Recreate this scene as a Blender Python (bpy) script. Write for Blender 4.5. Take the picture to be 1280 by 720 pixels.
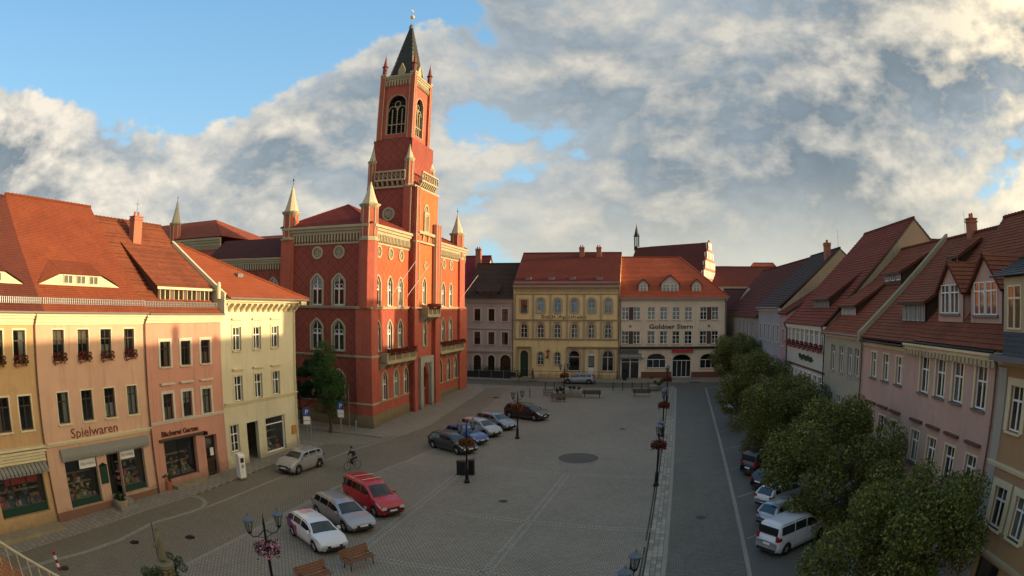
import bpy, bmesh, math, random
from mathutils import Matrix, Vector
import numpy as np
C=bpy.context; D=bpy.data; COL=C.scene.collection
for o in list(D.objects): D.objects.remove(o)
rnd=random.Random(7)
PI=math.pi; rad=math.radians
# ---------------------------------------------------------------- camera (wide street webcam lens, 12 m above the square)
cd=D.cameras.new('camera'); cam=D.objects.new('camera',cd); COL.objects.link(cam); C.scene.camera=cam
cd.type='PANO'; cd.panorama_type='FISHEYE_LENS_POLYNOMIAL'
cd.sensor_width=36; cd.sensor_height=20.25; cd.sensor_fit='HORIZONTAL'; cd.fisheye_fov=rad(200)
_s=(1280/36)/791.4
cd.fisheye_polynomial_k0=0; cd.fisheye_polynomial_k1=-_s; cd.fisheye_polynomial_k2=0
cd.fisheye_polynomial_k3=-.18343*_s**3; cd.fisheye_polynomial_k4=0
cd.clip_start=.05; cd.clip_end=9000
def _rot(v):
    x,y,z=v
    c,q=math.cos(-.005856),math.sin(-.005856); x,z=c*x+q*z,-q*x+c*z
    c,q=math.cos(.0296704),math.sin(.0296704); y,z=c*y-q*z,q*y+c*z
    c,q=math.cos(rad(13.67)),math.sin(rad(13.67)); return Vector((c*x-q*y,q*x+c*y,z))
_X,_Y,_Z=_rot((1,0,0)),_rot((0,1,0)),_rot((0,0,1))
cam.matrix_world=Matrix(((_X.x,_Z.x,-_Y.x,0),(_X.y,_Z.y,-_Y.y,0),(_X.z,_Z.z,-_Y.z,12),(0,0,0,1)))
# ---------------------------------------------------------------- light
SUN_AZ=rad(83); SUN_EL=rad(8.0)      # azimuth from +Y towards +X
sdir=Vector((math.sin(SUN_AZ)*math.cos(SUN_EL),math.cos(SUN_AZ)*math.cos(SUN_EL),math.sin(SUN_EL)))
sl=D.lights.new('sun','SUN'); sl.energy=5.0; sl.angle=rad(.6); sl.color=(1,.74,.43)
so=D.objects.new('sun',sl); COL.objects.link(so); so.rotation_euler=(-sdir).to_track_quat('-Z','Y').to_euler(); so.location=(40,40,60)
vs=C.scene.view_settings; C.scene.display_settings.display_device='sRGB'
vs.view_transform='Standard'; vs.look='None'; vs.exposure=0.42; vs.gamma=1; vs.use_curve_mapping=False
W=D.worlds.new('World'); C.scene.world=W; W.use_nodes=True
class NT:
    def __init__(s,nt): s.nt=nt; s.n=nt.nodes; s.l=nt.links
    def node(s,t,**k):
        n=s.n.new(t)
        for a,b in k.items(): setattr(n,a,b)
        return n
    def put(s,sock,v):
        if v is None: return
        if isinstance(v,(int,float,tuple,list)): sock.default_value=v
        else: s.l.new(v,sock)
    def math(s,op,a,b=None,c=None,clamp=False):
        n=s.node('ShaderNodeMath',operation=op); n.use_clamp=clamp
        for i,v in enumerate((a,b,c)): s.put(n.inputs[i],v)
        return n.outputs[0]
    def vm(s,op,a,b=None):
        n=s.node('ShaderNodeVectorMath',operation=op); s.put(n.inputs[0],a); s.put(n.inputs[1],b)
        return n.outputs['Value'] if op in('DOT_PRODUCT','LENGTH') else n.outputs[0]
    def mix(s,f,a,b,bt='MIX'):
        n=s.node('ShaderNodeMix',data_type='RGBA',blend_type=bt); s.put(n.inputs[0],f)
        s.put(n.inputs[6],tuple(a)+(1,) if isinstance(a,(tuple,list)) and len(a)==3 else a)
        s.put(n.inputs[7],tuple(b)+(1,) if isinstance(b,(tuple,list)) and len(b)==3 else b)
        return n.outputs[2]
    def noise(s,vec,scale,detail=4,rough=.55,dist=0,out=0):
        n=s.node('ShaderNodeTexNoise'); s.put(n.inputs['Vector'],vec); n.inputs['Scale'].default_value=scale
        n.inputs['Detail'].default_value=detail; n.inputs['Roughness'].default_value=rough; n.inputs['Distortion'].default_value=dist
        return n.outputs[out]
    def ss(s,v,a,b,lo=0,hi=1):
        n=s.node('ShaderNodeMapRange'); n.interpolation_type='SMOOTHSTEP'; s.put(n.inputs[0],v)
        for i,x in enumerate((a,b,lo,hi)): s.put(n.inputs[i+1],x)
        return n.outputs[0]
    def lin(s,v,a,b,lo=0,hi=1):
        n=s.node('ShaderNodeMapRange'); s.put(n.inputs[0],v)
        for i,x in enumerate((a,b,lo,hi)): s.put(n.inputs[i+1],x)
        return n.outputs[0]
    def mapv(s,v,loc=(0,0,0),rot=(0,0,0),sc=(1,1,1)):
        n=s.node('ShaderNodeMapping'); s.put(n.inputs[0],v); n.inputs[1].default_value=loc; n.inputs[2].default_value=rot; n.inputs[3].default_value=sc
        return n.outputs[0]
    def bump(s,h,strength=.3,dist=.02,normal=None):
        n=s.node('ShaderNodeBump'); n.inputs['Strength'].default_value=strength; n.inputs['Distance'].default_value=dist
        s.put(n.inputs['Height'],h); s.put(n.inputs['Normal'],normal); return n.outputs[0]
w=NT(W.node_tree); w.n.clear()
bg=w.node('ShaderNodeBackground'); wo=w.node('ShaderNodeOutputWorld'); w.l.new(bg.outputs[0],wo.inputs[0])
SKY=.12; bg.inputs[1].default_value=SKY*.76
sky=w.node('ShaderNodeTexSky',sky_type='NISHITA'); sky.sun_disc=False; sky.sun_elevation=SUN_EL; sky.sun_rotation=SUN_AZ
sky.altitude=200; sky.air_density=1.3; sky.dust_density=.3; sky.ozone_density=2.2
tc=w.node('ShaderNodeTexCoord').outputs['Generated']
dirn=w.vm('NORMALIZE',tc)
sx=w.node('ShaderNodeSeparateXYZ'); w.l.new(dirn,sx.inputs[0]); dx,dy,dz=sx.outputs
P=w.vm('ADD',w.vm('MULTIPLY',dirn,(1,1,1.55)),(3.7,1.9,5.2))
right=w.vm('DOT_PRODUCT',dirn,(math.cos(rad(13.67)),math.sin(rad(13.67)),0))
def dens(vec,det=8):
    a=w.noise(vec,3.6,det,.60,.15); b=w.noise(vec,1.5,2,.5); c=w.noise(vec,7.5,3,.5); e=w.noise(vec,17,3,.55)
    bil=w.math('SUBTRACT',1.0,w.math('MULTIPLY',w.math('ABSOLUTE',w.math('SUBTRACT',c,.5)),3.2)); bi2=w.math('SUBTRACT',1.0,w.math('MULTIPLY',w.math('ABSOLUTE',w.math('SUBTRACT',e,.5)),3.2))
    s_=w.math('ADD',w.math('MULTIPLY',a,.60),w.math('MULTIPLY',b,.42))
    return w.math('ADD',s_,w.math('ADD',w.math('MULTIPLY',bil,.065),w.math('MULTIPLY',bi2,.028)))
d0=dens(P)
soff=w.vm('ADD',P,(sdir.x*.055,sdir.y*.055,.03)); d1=dens(soff)
upo=w.vm('ADD',P,(0,0,.075)); d2=dens(upo,6)
sd_=w.vm('DOT_PRODUCT',dirn,tuple(sdir))
_ba,_be=rad(-55),rad(51); bc=(math.sin(_ba)*math.cos(_be),math.cos(_ba)*math.cos(_be),math.sin(_be))
gap=w.ss(w.vm('DOT_PRODUCT',dirn,bc),.78,.885)
cov=w.math('ADD',d0,w.math('MULTIPLY',gap,-.36))
cov=w.math('ADD',cov,w.math('MULTIPLY',w.ss(sd_,.2,.8),.06)); cov=w.math('ADD',cov,-.02)
mask=w.ss(cov,.475,.525)
thick=w.ss(cov,.47,.72)
lit=w.math('MULTIPLY',w.math('SUBTRACT',d0,d1),5.0)
lit=w.math('ADD',lit,w.math('MULTIPLY',w.math('SUBTRACT',d0,d2),8.0))
sd=w.vm('DOT_PRODUCT',dirn,tuple(sdir)); sunn=w.math('MAXIMUM',sd,0.0); anti=w.ss(sd,.15,-.85)
glow=w.math('POWER',sunn,6.0)
lit=w.math('ADD',lit,w.math('MULTIPLY',w.ss(sd,.45,.85),.55)); lit=w.math('ADD',lit,w.math('MULTIPLY',anti,.30))
edge=w.ss(cov,.62,.46)
litc=w.math('ADD',w.lin(lit,-.30,1.10),w.math('MULTIPLY',edge,.20),clamp=True)
k=1/SKY
def kc(r,g,b): return (r*k,g*k,b*k,1)
g2=w.math('POWER',sunn,34.0)
dark=w.mix(thick,kc(.36,.43,.49),kc(.20,.245,.28))
dark=w.mix(w.math('MULTIPLY',glow,.5,clamp=True),dark,kc(.60,.54,.44))
light0=w.mix(anti,kc(.70,.66,.58),kc(.98,.88,.73))
light=w.mix(w.math('MULTIPLY',glow,3.0,clamp=True),light0,kc(2.0,1.6,.95))
cl=w.mix(litc,dark,light)
hz=w.ss(dz,.24,.02)
cl=w.mix(w.math('MULTIPLY',hz,.60),cl,w.mix(w.ss(right,-.9,.4),kc(.66,.63,.57),kc(.92,.84,.64)))
cl=w.mix(g2,cl,kc(19.0,14.0,8.0))
base=w.mix(1.0,sky.outputs[0],(1.5,1.75,2.05),'MULTIPLY')
blue=w.mix(.68,base,w.mix(w.ss(dz,.0,.70),kc(.46,.78,1.02),kc(.20,.50,.86)))
col=w.mix(w.math('MULTIPLY',mask,.96),blue,cl)
w.l.new(col,bg.inputs[0])

# ---------------------------------------------------------------- materials
MATS={}
def newmat(name):
    m=D.materials.new(name); m.use_nodes=True; t=NT(m.node_tree); b=t.n['Principled BSDF']; return m,t,b
def setb(t,b,**k):
    for a,v in k.items():
        a={'base':'Base Color','rough':'Roughness','metal':'Metallic','normal':'Normal','spec':'Specular IOR Level','coat':'Coat Weight','coatr':'Coat Roughness','trans':'Transmission Weight','emis':'Emission Color','emiss':'Emission Strength','sub':'Subsurface Weight'}[a]
        if isinstance(v,(tuple,list)) and len(v)==3 and a!='Normal': v=tuple(v)+(1,)
        t.put(b.inputs[a],v)
def sc3(c,f): return tuple(min(1,x*f) for x in c)
def plain(name,c,rough=.6,metal=0,var=.12,scale=6,bump=0,spec=.4,coat=0):
    if name in MATS: return MATS[name]
    m,t,b=newmat(name); tcn=t.node('ShaderNodeTexCoord').outputs['Object']
    n=t.noise(tcn,scale,4); 
    setb(t,b,base=t.mix(n,sc3(c,1-var),sc3(c,1+var)),rough=rough,metal=metal,spec=spec,coat=coat)
    if bump: setb(t,b,normal=t.bump(t.noise(tcn,scale*6,3),bump,.01))
    MATS[name]=m; return m
def plaster(name,c,dirt=.5,streak=True):
    if name in MATS: return MATS[name]
    m,t,b=newmat(name); g=t.node('ShaderNodeNewGeometry').outputs['Position']
    n1=t.noise(g,.35,5,.6); n2=t.noise(g,3.0,4,.6); n3=t.noise(t.mapv(g,sc=(2.2,2.2,.12)),1.6,4,.65)
    col=t.mix(t.ss(n1,.35,.7),sc3(c,.93),sc3(c,1.06))
    col=t.mix(t.math('MULTIPLY',n2,.22),col,sc3(c,.72))
    if streak: col=t.mix(t.math('MULTIPLY',t.ss(n3,.50,.74),dirt),col,sc3((c[0]*.5+.02,c[1]*.5+.025,c[2]*.5+.03),1))
    sp=t.node('ShaderNodeSeparateXYZ'); t.l.new(g,sp.inputs[0]); hh=t.math('SUBTRACT',sp.outputs[2],t.math('MULTIPLY',t.math('SUBTRACT',sp.outputs[1],53.8),.025))
    base_=t.ss(t.math('ADD',hh,t.math('MULTIPLY',t.noise(g,1.7,4,.7),-1.6)),.25,-.65)
    col=t.mix(t.math('MULTIPLY',base_,.5),col,(.11,.095,.07))
    n4=t.noise(g,.9,3,.7); col=t.mix(t.math('MULTIPLY',t.ss(n4,.58,.66),.16),col,sc3(c,.62))
    fine=t.noise(g,28,3,.6)
    setb(t,b,base=col,rough=.88,spec=.2,normal=t.bump(t.math('ADD',fine,t.math('MULTIPLY',n2,1.2)),.25,.02))
    MATS[name]=m; return m
def tiles(name,c,c2=None,tw=.2,th=.17,var=.35,dark=.55,slate=False):
    if name in MATS: return MATS[name]
    m,t,b=newmat(name); uv=t.node('ShaderNodeUVMap').outputs[0]; g=t.node('ShaderNodeNewGeometry').outputs['Position']
    br=t.node('ShaderNodeTexBrick'); t.put(br.inputs['Vector'],uv); br.offset=.5
    br.inputs['Color1'].default_value=(0,0,0,1); br.inputs['Color2'].default_value=(1,1,1,1); br.inputs['Mortar'].default_value=(.4,.4,.4,1)
    br.inputs['Scale'].default_value=1; br.inputs['Brick Width'].default_value=tw; br.inputs['Row Height'].default_value=th
    br.inputs['Mortar Size'].default_value=.011; br.inputs['Mortar Smooth'].default_value=.3; br.inputs['Bias'].default_value=0
    c2=c2 or sc3(c,.6)
    n=t.noise(g,.45,5,.65); n2=t.noise(g,2.5,4,.6)
    f=t.math('ADD',t.math('MULTIPLY',br.outputs['Color'],var),t.math('MULTIPLY',t.ss(n,.35,.7),.75-var))
    col=t.mix(f,c,c2)
    col=t.mix(t.math('MULTIPLY',t.ss(n2,.48,.72),.42),col,sc3((c[0]*.42,c[1]*.65+.01,c[2]*.75+.01),1)); n5=t.noise(t.mapv(g,sc=(1,1,.35)),1.1,5,.7); col=t.mix(t.math('MULTIPLY',t.ss(n5,.56,.70),.35),col,sc3(c,1.35))
    col=t.mix(t.math('MULTIPLY',br.outputs['Fac'],dark),col,sc3(c2,.3))
    setb(t,b,base=col,rough=.85 if not slate else .6,spec=.15,normal=t.bump(t.math('SUBTRACT',t.math('MULTIPLY',br.outputs['Color'],.35),br.outputs['Fac']),.6,.02))
    MATS[name]=m; return m
def cobble(name,c,c2,bw=.19,bh=.13,rot=0,joint=(.035,.033,.026),wet=.6,patch=1.0,moss=.3):
    if name in MATS: return MATS[name]
    m,t,b=newmat(name); g=t.node('ShaderNodeNewGeometry').outputs['Position']
    wob=t.vm('ADD',g,t.vm('MULTIPLY',t.noise(g,.7,2,out=1),(.09,.05,0)))
    v=t.mapv(wob,rot=(0,0,rot))
    br=t.node('ShaderNodeTexBrick'); t.put(br.inputs['Vector'],v); br.offset=.5
    br.inputs['Color1'].default_value=(0,0,0,1); br.inputs['Color2'].default_value=(1,1,1,1); br.inputs['Mortar'].default_value=(.5,.5,.5,1)
    br.inputs['Scale'].default_value=1; br.inputs['Brick Width'].default_value=bw; br.inputs['Row Height'].default_value=bh
    br.inputs['Mortar Size'].default_value=.021; br.inputs['Mortar Smooth'].default_value=.5
    n=t.noise(g,.13,5,.6); n2=t.noise(g,.9,5,.65); n3=t.noise(g,14,2)
    f=t.math('ADD',t.math('MULTIPLY',br.outputs['Color'],.55),t.math('MULTIPLY',t.ss(n,.3,.7),.45*patch))
    col=t.mix(f,c,c2); col=t.mix(t.math('MULTIPLY',t.ss(n2,.45,.75),.4),col,sc3(c,.6)); col=t.mix(t.math('MULTIPLY',n3,.3),col,sc3(c2,1.25))
    jc=t.mix(t.ss(n2,.4,.6),joint,sc3((.055,.06,.03),1)) if moss else joint
    col=t.mix(br.outputs['Fac'],col,jc)
    setb(t,b,base=col,rough=wet,spec=.35,normal=t.bump(t.math('SUBTRACT',t.math('ADD',t.math('MULTIPLY',br.outputs['Color'],.3),t.math('MULTIPLY',n3,.3)),br.outputs['Fac']),.8,.02))
    MATS[name]=m; return m
def glassm(name='window_glass',tint=(.012,.015,.016),refl=1.0,alpha=.35):
    if name in MATS: return MATS[name]
    m,t,b=newmat(name); out=t.n['Material Output']
    g=t.node('ShaderNodeNewGeometry').outputs['Position']
    tr=t.node('ShaderNodeBsdfTransparent'); tr.inputs[0].default_value=(.75,.8,.78,1)
    gl=t.node('ShaderNodeBsdfGlossy'); gl.inputs[0].default_value=(.9,.93,.95,1); gl.inputs[1].default_value=.03
    t.put(gl.inputs['Normal'],t.bump(t.noise(g,1.3,2),.05,.05))
    df=t.node('ShaderNodeBsdfDiffuse'); df.inputs[0].default_value=tuple(tint)+(1,)
    lw=t.node('ShaderNodeLayerWeight'); lw.inputs[0].default_value=.35
    fac=t.math('MULTIPLY_ADD',t.math('POWER',lw.outputs['Facing'],2.2),.75*refl,.10*refl,clamp=True)
    m1=t.node('ShaderNodeMixShader'); m1.inputs[0].default_value=alpha; t.l.new(df.outputs[0],m1.inputs[2]); t.l.new(tr.outputs[0],m1.inputs[1])
    m2=t.node('ShaderNodeMixShader'); t.put(m2.inputs[0],fac); t.l.new(m1.outputs[0],m2.inputs[1]); t.l.new(gl.outputs[0],m2.inputs[2])
    t.l.new(m2.outputs[0],out.inputs[0]); MATS[name]=m; return m
def paint(name,c,metal=.0,rough=.35):
    if name in MATS: return MATS[name]
    m,t,b=newmat(name); g=t.node('ShaderNodeTexCoord').outputs['Object']
    n=t.noise(g,3,4); sx=t.node('ShaderNodeSeparateXYZ'); t.l.new(g,sx.inputs[0])
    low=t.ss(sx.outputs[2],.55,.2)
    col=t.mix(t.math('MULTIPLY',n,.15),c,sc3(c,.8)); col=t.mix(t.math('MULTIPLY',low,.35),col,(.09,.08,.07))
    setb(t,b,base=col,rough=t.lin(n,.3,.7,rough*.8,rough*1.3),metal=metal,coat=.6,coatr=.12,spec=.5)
    MATS[name]=m; return m
def leafm(name,c,c2):
    if name in MATS: return MATS[name]
    m,t,b=newmat(name); g=t.node('ShaderNodeNewGeometry').outputs['Position']; oi=t.node('ShaderNodeNewGeometry').outputs['Random Per Island']
    n=t.noise(g,.9,3); f=t.math('ADD',t.math('MULTIPLY',t.math('POWER',oi,2.4),.8),t.math('MULTIPLY',n,.25),clamp=True)
    col=t.mix(f,c,c2); setb(t,b,base=col,rough=.55,spec=.3)
    tl=t.node('ShaderNodeBsdfTranslucent'); t.l.new(col,tl.inputs[0]); mx=t.node('ShaderNodeMixShader'); mx.inputs[0].default_value=.25
    t.l.new(b.outputs[0],mx.inputs[1]); t.l.new(tl.outputs[0],mx.inputs[2]); t.l.new(mx.outputs[0],t.n['Material Output'].inputs[0])
    MATS[name]=m; return m
M={}
M['glass']=glassm(); M['shopglass']=glassm('shop_glass',alpha=.12,refl=.8); M['carglass']=glassm('car_glass',tint=(.01,.013,.015),alpha=.85,refl=.6)
M['white']=plain('white_paint',(.72,.72,.68),.5); M['grime']=plain('grey_paint',(.42,.43,.40),.6)
M['dkwood']=plain('dark_wood',(.045,.028,.018),.5); M['green']=plain('dark_green_paint',(.012,.045,.03),.4)
M['iron']=plain('black_iron',(.015,.017,.018),.45,.6); M['steel']=plain('galvanised_steel',(.34,.35,.35),.45,.7)
M['zinc']=plain('zinc_gutter',(.22,.18,.15),.5,.3); M['copper']=plain('brown_drainpipe',(.13,.075,.05),.5,.3)
M['sand']=plaster('sandstone',(.42,.35,.22),.35); M['cream']=plaster('cream_trim',(.62,.55,.36),.15); M['stonew']=plaster('pale_stone_trim',(.55,.50,.40),.2)
M['greyst']=plaster('grey_stone_trim',(.34,.33,.28),.25)
M['room']=plain('dark_room',(.03,.026,.022),.9); M['curtain']=plain('net_curtain',(.55,.56,.52),.9,var=.2,scale=3)
M['curtain2']=plain('beige_curtain',(.42,.33,.25),.9,var=.2,scale=3)
M['rubber']=plain('tyre_rubber',(.012,.012,.013),.8); M['rim']=plain('alloy_rim',(.42,.43,.45),.3,.8); M['blackp']=plain('black_plastic',(.018,.018,.02),.5)
M['redlamp']=plain('red_lamp',(.28,.01,.012),.2,coat=.5); M['headlamp']=plain('headlamp_lens',(.65,.68,.7),.12,.3,coat=.6); M['plate']=plain('plate_white',(.7,.7,.68),.4)
M['bark']=plain('bark',(.07,.05,.035),.9,bump=.5,scale=9); M['soil']=plain('soil',(.03,.022,.015),.95)
M['terra']=plain('terracotta',(.33,.11,.055),.8,bump=.3)
M['leaf']=leafm('linden_leaves',(.030,.055,.011),(.28,.27,.06)); M['leafg']=leafm('fresh_leaves',(.03,.085,.018),(.09,.17,.04)); M['leafd']=leafm('dark_leaves',(.015,.045,.014),(.04,.085,.02)); M['leafy']=leafm('shrub_leaves',(.05,.10,.02),(.17,.19,.05))
M['redfl']=leafm('red_geraniums',(.30,.012,.02),(.16,.01,.02)); M['pinkfl']=leafm('pink_petunias',(.62,.22,.36),(.75,.48,.56)); M['orangefl']=leafm('orange_flowers',(.45,.12,.03),(.2,.05,.02))
M['lead']=plain('lead_sheet',(.16,.17,.18),.5,.4)

# ---------------------------------------------------------------- mesh builder
class MB:
    def __init__(s): s.v=[]; s.f=[]; s.mi=[]; s.uv=[]
    def face(s,pts,mi=0,uv=None):
        i=len(s.v); s.v+= [tuple(p) for p in pts]; s.f.append(tuple(range(i,i+len(pts)))); s.mi.append(mi)
        s.uv.append(uv or [(0,0)]*len(pts))
    def mesh_add(s,vs,fs,mi=0):
        i=len(s.v); s.v+=[tuple(p) for p in vs]
        for f in fs: s.f.append(tuple(i+a for a in f)); s.mi.append(mi); s.uv.append([(0,0)]*len(f))
    def box(s,x0,x1,y0,y1,z0,z1,mi=0):
        if x0>x1:x0,x1=x1,x0
        if y0>y1:y0,y1=y1,y0
        if z0>z1:z0,z1=z1,z0
        s.mesh_add([(x0,y0,z0),(x1,y0,z0),(x1,y1,z0),(x0,y1,z0),(x0,y0,z1),(x1,y0,z1),(x1,y1,z1),(x0,y1,z1)],
          [(0,3,2,1),(4,5,6,7),(0,1,5,4),(1,2,6,5),(2,3,7,6),(3,0,4,7)],mi); return s
    def prism(s,pts,y0,y1,mi=0): # outline in xz, extruded along y
        n=len(pts); s.mesh_add([(x,y0,z) for x,z in pts]+[(x,y1,z) for x,z in pts],[tuple(range(n)),tuple(range(2*n-1,n-1,-1))]+[(i,(i+n),(i+1)%n+n,(i+1)%n) for i in range(n)],mi); return s
    def prismx(s,pts,x0,x1,mi=0): # outline in yz, extruded along x
        n=len(pts); s.mesh_add([(x0,y,z) for y,z in pts]+[(x1,y,z) for y,z in pts],[tuple(range(n-1,-1,-1)),tuple(range(n,2*n))]+[(i,(i+1)%n,(i+1)%n+n,i+n) for i in range(n)],mi); return s
    def prismz(s,pts,z0,z1,mi=0):
        n=len(pts); s.mesh_add([(x,y,z0) for x,y in pts]+[(x,y,z1) for x,y in pts],[tuple(range(n-1,-1,-1)),tuple(range(n,2*n))]+[(i,(i+1)%n,(i+1)%n+n,i+n) for i in range(n)],mi); return s
    def tube(s,p0,p1,r0,r1=None,n=8,mi=0,cap=True):
        r1=r0 if r1 is None else r1; p0=Vector(p0);p1=Vector(p1); d=(p1-p0)
        if d.length<1e-6: return s
        q=d.to_track_quat('Z','Y').to_matrix(); vs=[]
        for p,r in((p0,r0),(p1,r1)):
            for i in range(n): a=2*PI*i/n; vs.append(p+q@Vector((r*math.cos(a),r*math.sin(a),0)))
        fs=[(i,(i+1)%n,(i+1)%n+n,i+n) for i in range(n)]
        if cap: fs+=[tuple(range(n-1,-1,-1)),tuple(range(n,2*n))]
        s.mesh_add(vs,fs,mi); return s
    def path(s,pts,r,n=6,mi=0):
        for a,b in zip(pts,pts[1:]): s.tube(a,b,r,r,n,mi)
        return s
    def lathe(s,prof,n=12,c=(0,0),mi=0,rot=0):
        vs=[];fs=[]
        for r,z in prof:
            for i in range(n): a=2*PI*(i+rot)/n; vs.append((c[0]+r*math.cos(a),c[1]+r*math.sin(a),z))
        for j in range(len(prof)-1):
            for i in range(n): fs.append((j*n+i,j*n+(i+1)%n,(j+1)*n+(i+1)%n,(j+1)*n+i))
        fs.append(tuple(range(n-1,-1,-1))); k=(len(prof)-1)*n; fs.append(tuple(range(k,k+n)))
        s.mesh_add(vs,fs,mi); return s
    def tf(s,m,start=0):
        for i in range(start,len(s.v)): s.v[i]=tuple(m@Vector(s.v[i]))
        return s
    def mesh(s,name,mats,smooth=False):
        me=D.meshes.new(name); me.from_pydata(s.v,[],s.f)
        for m in (mats if isinstance(mats,(list,tuple)) else [mats]): me.materials.append(m)
        me.polygons.foreach_set('material_index',s.mi)
        if smooth: me.polygons.foreach_set('use_smooth',[True]*len(s.f))
        ul=me.uv_layers.new(name='UVMap'); flat=[c for f in s.uv for p in f for c in p]; ul.data.foreach_set('uv',flat)
        me.update(); return me
def link(name,me,parent=None,mat=None,loc=None,kind=None):
    o=D.objects.new(name,me); COL.objects.link(o)
    if parent is not None: o.parent=parent
    if mat is not None: o.matrix_local=mat
    elif loc is not None: o.location=loc
    if kind: o['kind']=kind
    return o
def tag(o,label,cat,group=None):
    o['label']=label; o['category']=cat
    if group: o['group']=group
    return o
def thing(name,label,cat,loc=(0,0,0),rz=0,group=None):
    o=D.objects.new(name,None); COL.objects.link(o); o.location=loc; o.rotation_euler=(0,0,rz); o.empty_display_size=.3
    return tag(o,label,cat,group)
def struct(name,mb,mats,smooth=False):
    o=link(name,mb.mesh(name,mats,smooth)); o['kind']='structure'; return o
def copy_tree(o,parent=None,loc=None,rz=None):
    c=o.copy(); COL.objects.link(c)
    if parent is not None: c.parent=parent; c.matrix_parent_inverse=o.matrix_parent_inverse.copy(); c.matrix_local=o.matrix_local.copy()
    if loc is not None: c.location=loc
    if rz is not None: c.rotation_euler=(0,0,rz)
    for ch in [x for x in o.children]: copy_tree(ch,c)
    return c
def G(y): # the square climbs away from the camera
    y=min(max(y,-30),130); return .025*(y-53.8)
# ---------------------------------------------------------------- building helpers
def arch(w,h,rise=0,kind='rect',n=10,inset=0.0,x=0,z=0):
    """closed outline (x,z) from bottom left over the top to bottom right"""
    a=w/2-inset; z0=z+inset; z1=z+h-inset
    if kind=='rect' or rise<=0: return [(x-a,z0),(x-a,z1),(x+a,z1),(x+a,z0)]
    r=rise if kind!='round' else w/2
    r2=r-inset*.3; pts=[(x-a,z0)]
    for i in range(n+1):
        t=-1+2*i/n
        if kind=='pointed': zz=1-abs(t)**1.55; xx=a*t
        else:
            th=PI*(1-i/n); xx=a*math.cos(th); zz=math.sin(th)
        pts.append((x+xx,z1-r2+r2*zz))
    pts.append((x+a,z0)); return pts
def ring(mb,o,i,y0,y1,mi=0,inner=True):
    n=len(o)
    for k in range(n):
        a,b=k,(k+1)%n
        mb.face([(o[a][0],y0,o[a][1]),(i[a][0],y0,i[a][1]),(i[b][0],y0,i[b][1]),(o[b][0],y0,o[b][1])],mi)
        mb.face([(o[a][0],y1,o[a][1]),(o[a][0],y0,o[a][1]),(o[b][0],y0,o[b][1]),(o[b][0],y1,o[b][1])],mi)
        if inner: mb.face([(i[a][0],y0,i[a][1]),(i[a][0],y1,i[a][1]),(i[b][0],y1,i[b][1]),(i[b][0],y0,i[b][1])],mi)
class F:
    """one facade of a building: local x along the wall, y inwards, z up (world height minus zb)"""
    def __init__(s,root,M=None,zb=0): s.root=root; s.M=M or Matrix(); s.zb=zb; s.ops=[]
    def T(s,x=0,y=0,z=0): return s.M@Matrix.Translation((x,y,z-s.zb))
    def add(s,name,mb,mats,smooth=False,kind=None,parent=None):
        me=mb.mesh(name,mats,smooth)
        return link(name,me,parent or s.root,s.T() if parent is None else Matrix(),kind=kind)
    def wall(s,x0,x1,z0,z1,mats,thick=.35,y=0,depth=.2,name='wall',extra=None,xs=()):
        mb=MB(); ops=[o for o in s.ops if o['x']+o['w']/2>x0 and o['x']-o['w']/2<x1 and o['z']<z1 and o['z']+o['h']>z0]
        X=sorted({round(v,4) for v in [x0,x1,*xs]+[o['x']-o['w']/2 for o in ops]+[o['x']+o['w']/2 for o in ops] if x0<=v<=x1})
        Z=sorted({round(v,4) for v in [z0,z1]+[o['z'] for o in ops]+[o['z']+o['h'] for o in ops] if z0<=v<=z1})
        for a,b in zip(X,X[1:]):
            run=None
            for c,d in zip(Z,Z[1:]):
                mx,mz=(a+b)/2,(c+d)/2
                if any(abs(mx-o['x'])<o['w']/2 and o['z']<mz<o['z']+o['h'] for o in ops): continue
                mb.face([(a,y,c),(b,y,c),(b,y,d),(a,y,d)])
        for o in ops:
            pts=arch(o['w'],o['h'],o['rise'],o['kind'],x=o['x'],z=o['z'])
            if len(pts)>4:
                xl,xr,zt=o['x']-o['w']/2,o['x']+o['w']/2,o['z']+o['h']; ap=pts[1:-1]; m=len(ap)//2
                mb.face([(xl,y,zt)]+[(p[0],y,p[1]) for p in ap[:m+1]][::1]) if 0 else None
                for q in range(m): mb.face([(xl,y,zt),(ap[q][0],y,ap[q][1]),(ap[q+1][0],y,ap[q+1][1])])
                for q in range(m,len(ap)-1): mb.face([(xr,y,zt),(ap[q][0],y,ap[q][1]),(ap[q+1][0],y,ap[q+1][1])])
            n=len(pts)
            for q in range(n):
                p,r=pts[q],pts[(q+1)%n]; mb.face([(p[0],y,p[1]),(r[0],y,r[1]),(r[0],y+depth+.12,r[1]),(p[0],y+depth+.12,p[1])])
        if extra: extra(mb)
        return s.add(name,mb,mats)
WC={}
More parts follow.
